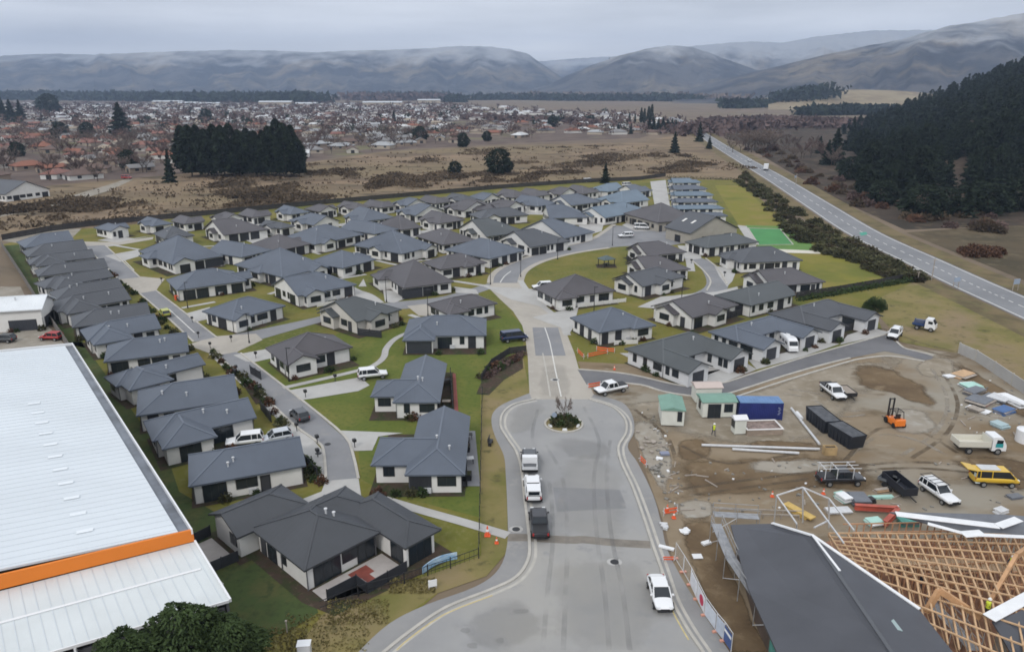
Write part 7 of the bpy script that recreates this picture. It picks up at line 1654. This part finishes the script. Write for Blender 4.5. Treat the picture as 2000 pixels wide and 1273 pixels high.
EV = [tri_mesh('evergreen_crown', conifer_pts(NPR, 9000, 9, 3.1, 'round', .34), L_green) for k in range(2)]; EVT = trunk_mesh(5, .2)
for i, (x, y, s, w, lb) in enumerate(((-23.6, 43.9, 1.0, .95, 'dark leafy evergreen before the warehouse canopy, tallest'), (-26.6, 41.6, .95, 1.0, 'dark leafy evergreen at the bottom left picture edge'), (-20.9, 44.8, .80, .85, 'dark leafy evergreen at the warehouse canopy corner'))):
    grow('evergreen_tree', lb, 'tree', (x, y, 0), EV[i % 2], EVT, (w, w, s))
# hedge below the golden lawn
def hedge(label, p, q, w, h, m, n):
    a, b = G(*p), G(*q); C = []; 
    for i in range(n): c = a.lerp(b, NPR.random()); C.append((c.x - a.x + NPR.normal() * w * .35, c.y - a.y + NPR.normal() * w * .35, abs(NPR.normal()) * h * .45))
    C = np.array(C); o = link('hedge', tri_mesh('hedge', rnd_tris(C, .35 * NPR.uniform(.6, 1.4, n), NPR), m), None, tuple(a)); return tag(o, label, 'hedge')
hedge('dark hedge along the fence below the golden lawn', (1560, 588), (1790, 548), 1.2, 1.2, L_green, 2400)
hedge('dark planting strip along the back fence of the far right terrace', (1440, 352), (1300, 348), 1.5, 1.5, L_olive, 900)
hedge('thin dark hedge on the gravel bank left of the pale road', (945, 740), (1022, 692), 1.0, .8, L_bare, 1000)
# garden planting round the villas
n_ = 0
GG = 'small shrubs in the villa gardens'
for (H, cx, cy, th, a, b) in HOUSES:
    if cy > 215: continue
    c, s = math.cos(th), math.sin(th); r_ = random.Random(int(cx * 10))
    for q in range(4 if cy < 140 else 2):
        u = r_.uniform(-.5, .5); x, y = (u * a, -b / 2 - .1) if r_.random() < .6 else (a / 2 * (1 if cx < -20 else -1) + .2, u * b)
        shrub('garden', n_, (cx + x * c - y * s, cy + x * s + y * c, .05), r_.uniform(.7, 1.4), 'small garden shrub in the mulch bed round a villa', GG, 'garden_shrub'); n_ += 1
for (x0, y0), (x1, y1), k in (((412, 690), (470, 740), 9), ((478, 740), (530, 795), 7), ((330, 640), (375, 690), 7), ((525, 800), (560, 840), 3), ((595, 905), (625, 945), 6), ((240, 560), (325, 640), 10), ((175, 500), (235, 555), 7), ((940, 735), (1015, 700), 7)):
    for i in range(k):
        t = (i + rg.random()) / k; shrub('garden', n_, tuple(G(x0 + (x1 - x0) * t + rg.uniform(-5, 5), y0 + (y1 - y0) * t + rg.uniform(-3, 3), .03)), rg.uniform(.9, 1.7), 'small garden shrub in the planted strip along the left street' if x0 < 700 else 'low shrub on the gravel bank left of the pale road', 'shrubs of the planted street strip' if x0 < 700 else 'shrubs on the gravel bank', 'garden_shrub'); n_ += 1
sheet('front_garden', GL([(412, 688), (424, 694), (506, 766), (520, 785), (500, 790), (470, 745)]), .05, M_mulch); sheet('front_garden', GL([(330, 640), (366, 676), (372, 690), (340, 670)]), .05, M_mulch)
# rough grass tufts
def tufts(name, polys, n, m, hgt, seed, spread=None):
    r2 = np.random.default_rng(seed); C = []
    for (x0, y0, x1, y1) in polys:
        k = n // len(polys); px = x0 + (x1 - x0) * r2.random(k); py = y0 + (y1 - y0) * r2.random(k)
        for a, b in zip(px, py): g = G(float(a), float(b)); C.append((g.x, g.y, hgt * .4))
    C = np.array(C); P = rnd_tris(C, hgt * r2.uniform(.5, 1.5, len(C)), r2, out=np.tile(np.array([[0, 0, 1.0]]), (len(C), 1)), elong=1.0)
    return tag(link(name, tri_mesh(name, P, m)), kind='stuff')
tufts('rough_grass', [(560, 1200, 720, 1273), (640, 1170, 760, 1220), (760, 1130, 850, 1160), (470, 1225, 600, 1273)], 2600, leafmat('dry_grass', (.17, .145, .06)), .22, 5)
# scrub clumps on the dry field
C = []; S = []; r2 = np.random.default_rng(77)
for i in range(34000):
    px = r2.uniform(-60, 1480); ylo = float(np.interp(px, [0, 250, 700, 1250, 1480], [452, 432, 388, 342, 330])); yhi = float(np.interp(px, [0, 100, 330, 600, 760, 1000, 1250, 1480], [400, 380, 350, 322, 300, 288, 284, 330]))
    py = r2.uniform(min(yhi, ylo), ylo); g = G(px, py)
    v = noise.noise(Vector((g.x / 38, g.y / 60, 2))) + .5 * noise.noise(Vector((g.x / 14, g.y / 20, 5)))
    if v < (.10 if px < 700 else .22) and r2.random() > .035: continue
    C.append((g.x, g.y, .4)); S.append(r2.uniform(.5, 1.7))
P = np.concatenate([rnd_tris(np.array(C) + r2.normal(size=(len(C), 3)) * [1.2, 1.2, .25], np.array(S), r2, elong=.7) for k in range(4)])
tag(link('scrub', tri_mesh('scrub', P, L_scrub)), kind='stuff')
# ---- shelter belts and plantations far out on the plain
def belt(name, pts, h, m, n, w, size):
    P0 = [G(*p) for p in pts]; C = []
    for i in range(n):
        t = NPR.random() * (len(P0) - 1); a = int(t); c = P0[a].lerp(P0[a + 1], t - a); z = NPR.random()
        C.append((c.x + NPR.normal() * w * .3, c.y + NPR.normal() * w * .5, z * h * (.8 + .35 * noise.noise(Vector((c.x / 25, c.y / 40, 1))))))
    return tag(link(name, tri_mesh(name, rnd_tris(np.array(C), size * NPR.uniform(.6, 1.4, n), NPR, elong=1.2), m)), kind='stuff')
belt('distant_forest', [(-260, 193), (0, 194), (200, 196), (380, 198), (520, 200)], 30, L_pine, 7000, 140, 16)
belt('distant_forest', [(525, 202), (560, 201), (640, 202)], 34, L_pine, 900, 70, 13); belt('distant_woods', [(690, 196), (780, 196), (860, 196)], 26, L_bare, 1500, 120, 14); belt('distant_forest', [(690, 190), (800, 190), (860, 191)], 26, L_pine, 900, 60, 16)
belt('distant_forest', [(876, 200), (905, 200)], 24, L_pine, 260, 40, 12); belt('distant_forest', [(920, 196), (1000, 195), (1100, 197), (1200, 197), (1300, 198), (1360, 199)], 24, L_pine, 2200, 60, 13); belt('distant_woods', [(1000, 193), (1200, 193), (1450, 200)], 26, L_bare2, 1500, 120, 14)
belt('distant_forest', [(1420, 212), (1450, 211), (1480, 210), (1530, 209)], 20, L_pine, 800, 40, 10); belt('shelter_belt', [(1566, 226), (1620, 225), (1700, 224), (1780, 222)], 19, L_pine, 2600, 26, 6); belt('distant_woods', [(1340, 262), (1420, 250), (1560, 246), (1700, 250)], 9, L_bare, 2600, 60, 5)
belt('distant_woods', [(1400, 240), (1500, 236), (1640, 240)], 7, L_bare, 1400, 50, 5); belt('distant_woods', [(900, 232), (1050, 236), (1200, 244)], 6, L_bare, 900, 40, 5)
C = []
for i in range(1400):
    t = NPR.random(); px = 1480 + 85 * t; py = 193 - 18 * t; D = 1950; C.append(((px - 1000) / FPX * D + NPR.normal() * 14, D - 60 + NPR.normal() * 40, max(2, (YH - py) / FPX * D + CAMH - 14 + NPR.random() * 26 * (1 + .2 * math.sin(px)))))
tag(link('distant_forest', tri_mesh('distant_forest', rnd_tris(np.array(C), 9 * NPR.uniform(.6, 1.4, len(C)), NPR, elong=1.2), L_pine)), kind='stuff')

# ------------------------------------------------------------------ roundabout island
def island():
    c = G(1101, 829); r = 2.7; pts = [(c.x + r * math.cos(t), c.y + r * math.sin(t)) for t in [i * math.pi / 14 for i in range(28)]]
    m = MB(); m.loft([[(x, y, 0), (x, y, .2), (c.x + (x - c.x) * .90, c.y + (y - c.y) * .90, .2), (c.x + (x - c.x) * .90, c.y + (y - c.y) * .90, 0)] for x, y in pts + pts[:1]], cap=False); tag(m.build('kerb', M_kerb), kind='structure')
    sheet('island_bed', [(c.x + (x - c.x) * .92, c.y + (y - c.y) * .92) for x, y in pts], .17, mat('island_bark', (.19, .155, .07), .9, .3, 1.5))
    for i in range(15):
        t = i * 2.4; q = r * .62 * math.sqrt((i + .5) / 15); shrub('garden', (1, 0, 1, 2)[i % 4], (c.x + q * math.cos(t) + .1, c.y + q * math.sin(t) + .2, .17), 1.2, 'green shrub in the round planted island of the turning circle', 'shrubs of the round island', 'garden_shrub')
    o = bare_tree('young leafless tree in the middle of the round island', (c.x, c.y + .3, .17), .42, 3); o.scale = (.30, .30, .48)
    T = thing('traffic_sign', 'round traffic sign on a post at the left of the round island', 'sign', (c.x - 1.3, c.y + .2, .17)); q = MB(); q.tube((0, 0, 0), (0, 0, 1.1), .04, n=6); q.build('post', M_galv, T); q = MB(); q.tube((0, -.03, 1.2), (0, .03, 1.2), .36, n=14); q.build('disc', M_signb, T)
    for i, t in enumerate((-2.7, -1.57, -.45)):
        q = MB(); q.box(0, 0, .12, .7, .3, .24, 0, t + 1.57, .8); tag(q.build('chevron_block', PW, None, (c.x + r * .78 * math.cos(t), c.y + r * .78 * math.sin(t), .17)), 'white block at the %s rim of the round island' % ('left', 'near', 'right')[i], 'block', 'white blocks on the round island')
island()

# ------------------------------------------------------------------ the suburb across the field
def proj(x, y, z=0.0):
    yy, zz = y, z - CAMH; f = yy * math.cos(PITCH) - zz * math.sin(PITCH); u = yy * math.sin(PITCH) + zz * math.cos(PITCH)
    return 1000 + FPX * x / f, 636.5 - FPX * u / f
LOWX = [-400, 0, 40, 100, 260, 330, 450, 600, 720, 800, 900, 1000, 1120, 1250, 1320]; LOWY = [404, 392, 380, 364, 350, 335, 322, 312, 304, 292, 283, 274, 271, 268, 262]
SRC = [('orange', (.215, .085, .050)), ('brown', (.125, .082, .066)), ('grey', (.20, .195, .195)), ('pale grey', (.33, .34, .35)), ('dark grey', (.085, .085, .09)), ('white', (.52, .53, .53)), ('red-brown', (.22, .10, .075)), ('tan', (.30, .25, .19))]
def sub_roof(a, b, hip, m):
    q = MB(); roof_block(q, -a / 2, a / 2, -b / 2, b / 2, 2.6, 'x', hip, hip, False); return q.mesh('roof', m)
def sub_wall(a, b, hip, m):
    q = MB(); wall_block(q, -a / 2 + .5, a / 2 - .5, -b / 2 + .5, b / 2 - .5, 2.6, 'x', not hip, not hip, 0, 0, 0, 0); return q.mesh('wall', m)
SM = [mat('suburb_wall_%d' % i, c, .8) for i, c in enumerate(((.50, .47, .42), (.62, .61, .58), (.30, .24, .19), (.42, .36, .29)))]
SHP = [(16, 9, True), (13, 9, False), (19, 10, True), (14, 8, False), (17, 11, True)]
SW = {}; SRF = {}
rs = random.Random(5); spots = []
yy = 300.0
while yy < 2300:
    step = 27 + (yy - 300) * .012; xx = -1150.0
    while xx < 560:
        x = xx + rs.uniform(-6, 6) - (yy - 300) * .1; y = yy + rs.uniform(-8, 8) + xx * .12; xx += 25 + (yy - 300) * .012
        if y < 250: continue
        px, py = proj(x, y)
        if px < -30 or px > 1330: continue
        if py > np.interp(px, LOWX, LOWY) - 2 or py < np.interp(px, [0, 600, 900, 1330], [199, 200, 206, 232]): continue
        if 345 < px < 600 and py > 318: continue
        if px > 620 and py > 300: continue
        if px > 900 and rs.random() < .35: continue
        if noise.noise(Vector((x / 90, y / 90, 7))) > .33: continue
        spots.append((x, y, px, py))
    yy += step
spots.sort(key=lambda s: s[1])
near_s, far_s = spots[:285], spots[285:]
ranks = []
for i in range(0, len(near_s), 19): ranks.append(sorted(near_s[i:i + 19], key=lambda s: s[2]))
for ri, row in enumerate(ranks):
    for k, (x, y, px, py) in enumerate(row):
        if px < 420: ci = rs.choice((0, 0, 1, 1, 2, 6, 6, 3, 7))
        else: ci = rs.choice((0, 1, 2, 2, 3, 3, 4, 5, 6, 7))
        si = rs.randrange(5); wi = rs.randrange(4); a, b, hip = SHP[si]
        if (si, wi) not in SW: SW[si, wi] = sub_wall(a, b, hip, SM[wi])
        if (si, ci) not in SRF: SRF[si, ci] = sub_roof(a, b, hip, mat('suburb_roof_' + SRC[ci][0].replace(' ', '_'), SRC[ci][1], .7, .12, .2))
        T = thing('suburban_house', '%s-roofed suburb house, %s from left in the %s rank behind the dry field' % (SRC[ci][0], ordn(k), ordn(ri)), 'house', (x, y, .01), rs.choice((.2, .2 + math.pi / 2, .9, -.3)) + rs.uniform(-.15, .15), 'houses of the suburb')
        link('wall', SW[si, wi], T); link('roof', SRF[si, ci], T)
        if ri < 5:
            for s, t in ((-1, .25), (-1, -.2), (1, .1)):
                f, _ = win_mesh('W', 1.8, 1.2); link('window', f, T, (a * t, s * (b / 2 - .5), .9), 0 if s < 0 else math.pi)
            f, _ = win_mesh('S', 2.4, 2.0); link('window', f, T, (-a / 2 + .5, 0, .1), -math.pi / 2)
# farther out the houses run together
wb = MB(); cols = [(.42, .44, .46), (.24, .24, .25), (.14, .115, .108), (.55, .56, .58), (.17, .095, .075)]; RM = [mat('far_roof_%d' % i, c, .7) for i, c in enumerate(cols)]
for (x, y, px, py) in far_s:
    if rs.random() < .12: continue
    ci = rs.choice((0, 1, 1, 2, 2, 3, 4, 1, 2)); th = rs.random() * 3; c, s = math.cos(th), math.sin(th); a, b = rs.uniform(7.5, 13), rs.uniform(5, 7.5)
    V0 = [(-a, -b, 0), (a, -b, 0), (a, b, 0), (-a, b, 0), (-a, -b, 2.8), (a, -b, 2.8), (a, b, 2.8), (-a, b, 2.8), (-a * .6, 0, 5), (a * .6, 0, 5)]
    V0 = [(x + p * c - q * s, y + p * s + q * c, z) for p, q, z in V0]
    wb.add(V0, [(0, 1, 5, 4), (1, 2, 6, 5), (2, 3, 7, 6), (3, 0, 4, 7)], 5); wb.add(V0, [(4, 5, 9, 8), (6, 7, 8, 9), (5, 6, 9), (7, 4, 8)], ci)
tag(wb.build('distant_town', RM + [SM[1]]), kind='stuff')
# large pale sheds of the far town
for i, (px, py, w, h, lb) in enumerate(((330, 204, 60, 7, 'long pale shed at the far edge of town, leftmost'), (372, 206, 42, 6, 'long pale shed at the far edge of town, second from left'), (412, 207, 40, 6, 'long pale shed at the far edge of town, middle'), (540, 208, 66, 11, 'largest white shed below the far dark trees'), (600, 208, 44, 7, 'white shed right of the largest one'), (748, 208, 80, 10, 'wide pale shed at the right of the far town'), (838, 202, 46, 8, 'white shed at the far right of the town'))):
    g = G(px, py); k = math.hypot(g.y, CAMH) / FPX; W_, H_ = w * k * .9, h * k * .7; T = thing('shed', lb, 'shed', tuple(g), .05, 'large sheds of the far town')
    q = MB(); q.box(0, 0, H_ / 2, W_, 30, H_); q.build('wall', SM[3], T); q = MB(); q.add([(-W_ / 2 - 1, -16, H_), (W_ / 2 + 1, -16, H_), (W_ / 2 + 1, 0, H_ + 3), (-W_ / 2 - 1, 0, H_ + 3), (W_ / 2 + 1, 16, H_), (-W_ / 2 - 1, 16, H_)], [(0, 1, 2, 3), (3, 2, 4, 5)]); q.build('roof', mat('far_white_roof', (.50, .53, .56), .5), T)
# bare trees between the houses
tp = []
for (x, y, px, py) in spots:
    for q in range(3 if y < 800 else 2): tp.append((x + rs.uniform(-15, 15), y + rs.uniform(-15, 15)))
tp = [t for t in tp if proj(*t)[1] < np.interp(proj(*t)[0], LOWX, LOWY) + 1]
tp.sort(key=lambda s: s[1])
for i, (x, y) in enumerate(tp[:290]): bare_tree('leafless reddish-brown tree among the suburb houses', (x, y, 0), rs.uniform(.7, 1.35), i, 'bare trees among the suburb houses', BM if i % 4 else BM2)
PA = []; PB_ = []
for i, (x, y) in enumerate(tp[290:]):
    h = rs.uniform(5, 11); n = 40 if y < 900 else 16
    u = NPR.normal(size=(n, 3)) * [h * .33, h * .33, h * .2] + [x, y, h * .6]; u[:, 2] = np.abs(u[:, 2])
    (PB_ if rs.random() < .12 else PA).append(rnd_tris(u, (h * .16 if y < 900 else h * .3) * NPR.uniform(.6, 1.3, n), NPR, elong=1.3))
tag(link('distant_trees', tri_mesh('distant_trees', np.concatenate(PA), L_bare)), kind='stuff'); tag(link('distant_trees', tri_mesh('distant_trees', np.concatenate(PB_), L_fir)), kind='stuff')

house('white gabled house with a grey roof at the left picture edge before the suburb', ((-30, 366), (12, 380), (58, 366)), 'c', '', 'gg', 'y', 'w', None, 501, beds=False, zroof=3.0)

# ------------------------------------------------------------------ the winter air over the basin
hz = MB(); hz.box(0, 5000, 349, 20000, 11400, 704)
hm = bpy.data.materials.new('winter_air'); hm.use_nodes = True
hn = hm.node_tree; hn.nodes.clear()
ho = hn.nodes.new('ShaderNodeOutputMaterial'); pv = hn.nodes.new('ShaderNodeVolumePrincipled')
pv.inputs['Color'].default_value = (0.55, 0.71, 1.0, 1); pv.inputs['Density'].default_value = HAZE_DENSITY; pv.inputs['Anisotropy'].default_value = 0.1
hn.links.new(pv.outputs[0], ho.inputs['Volume'])
tag(hz.build('haze', hm), kind='stuff')
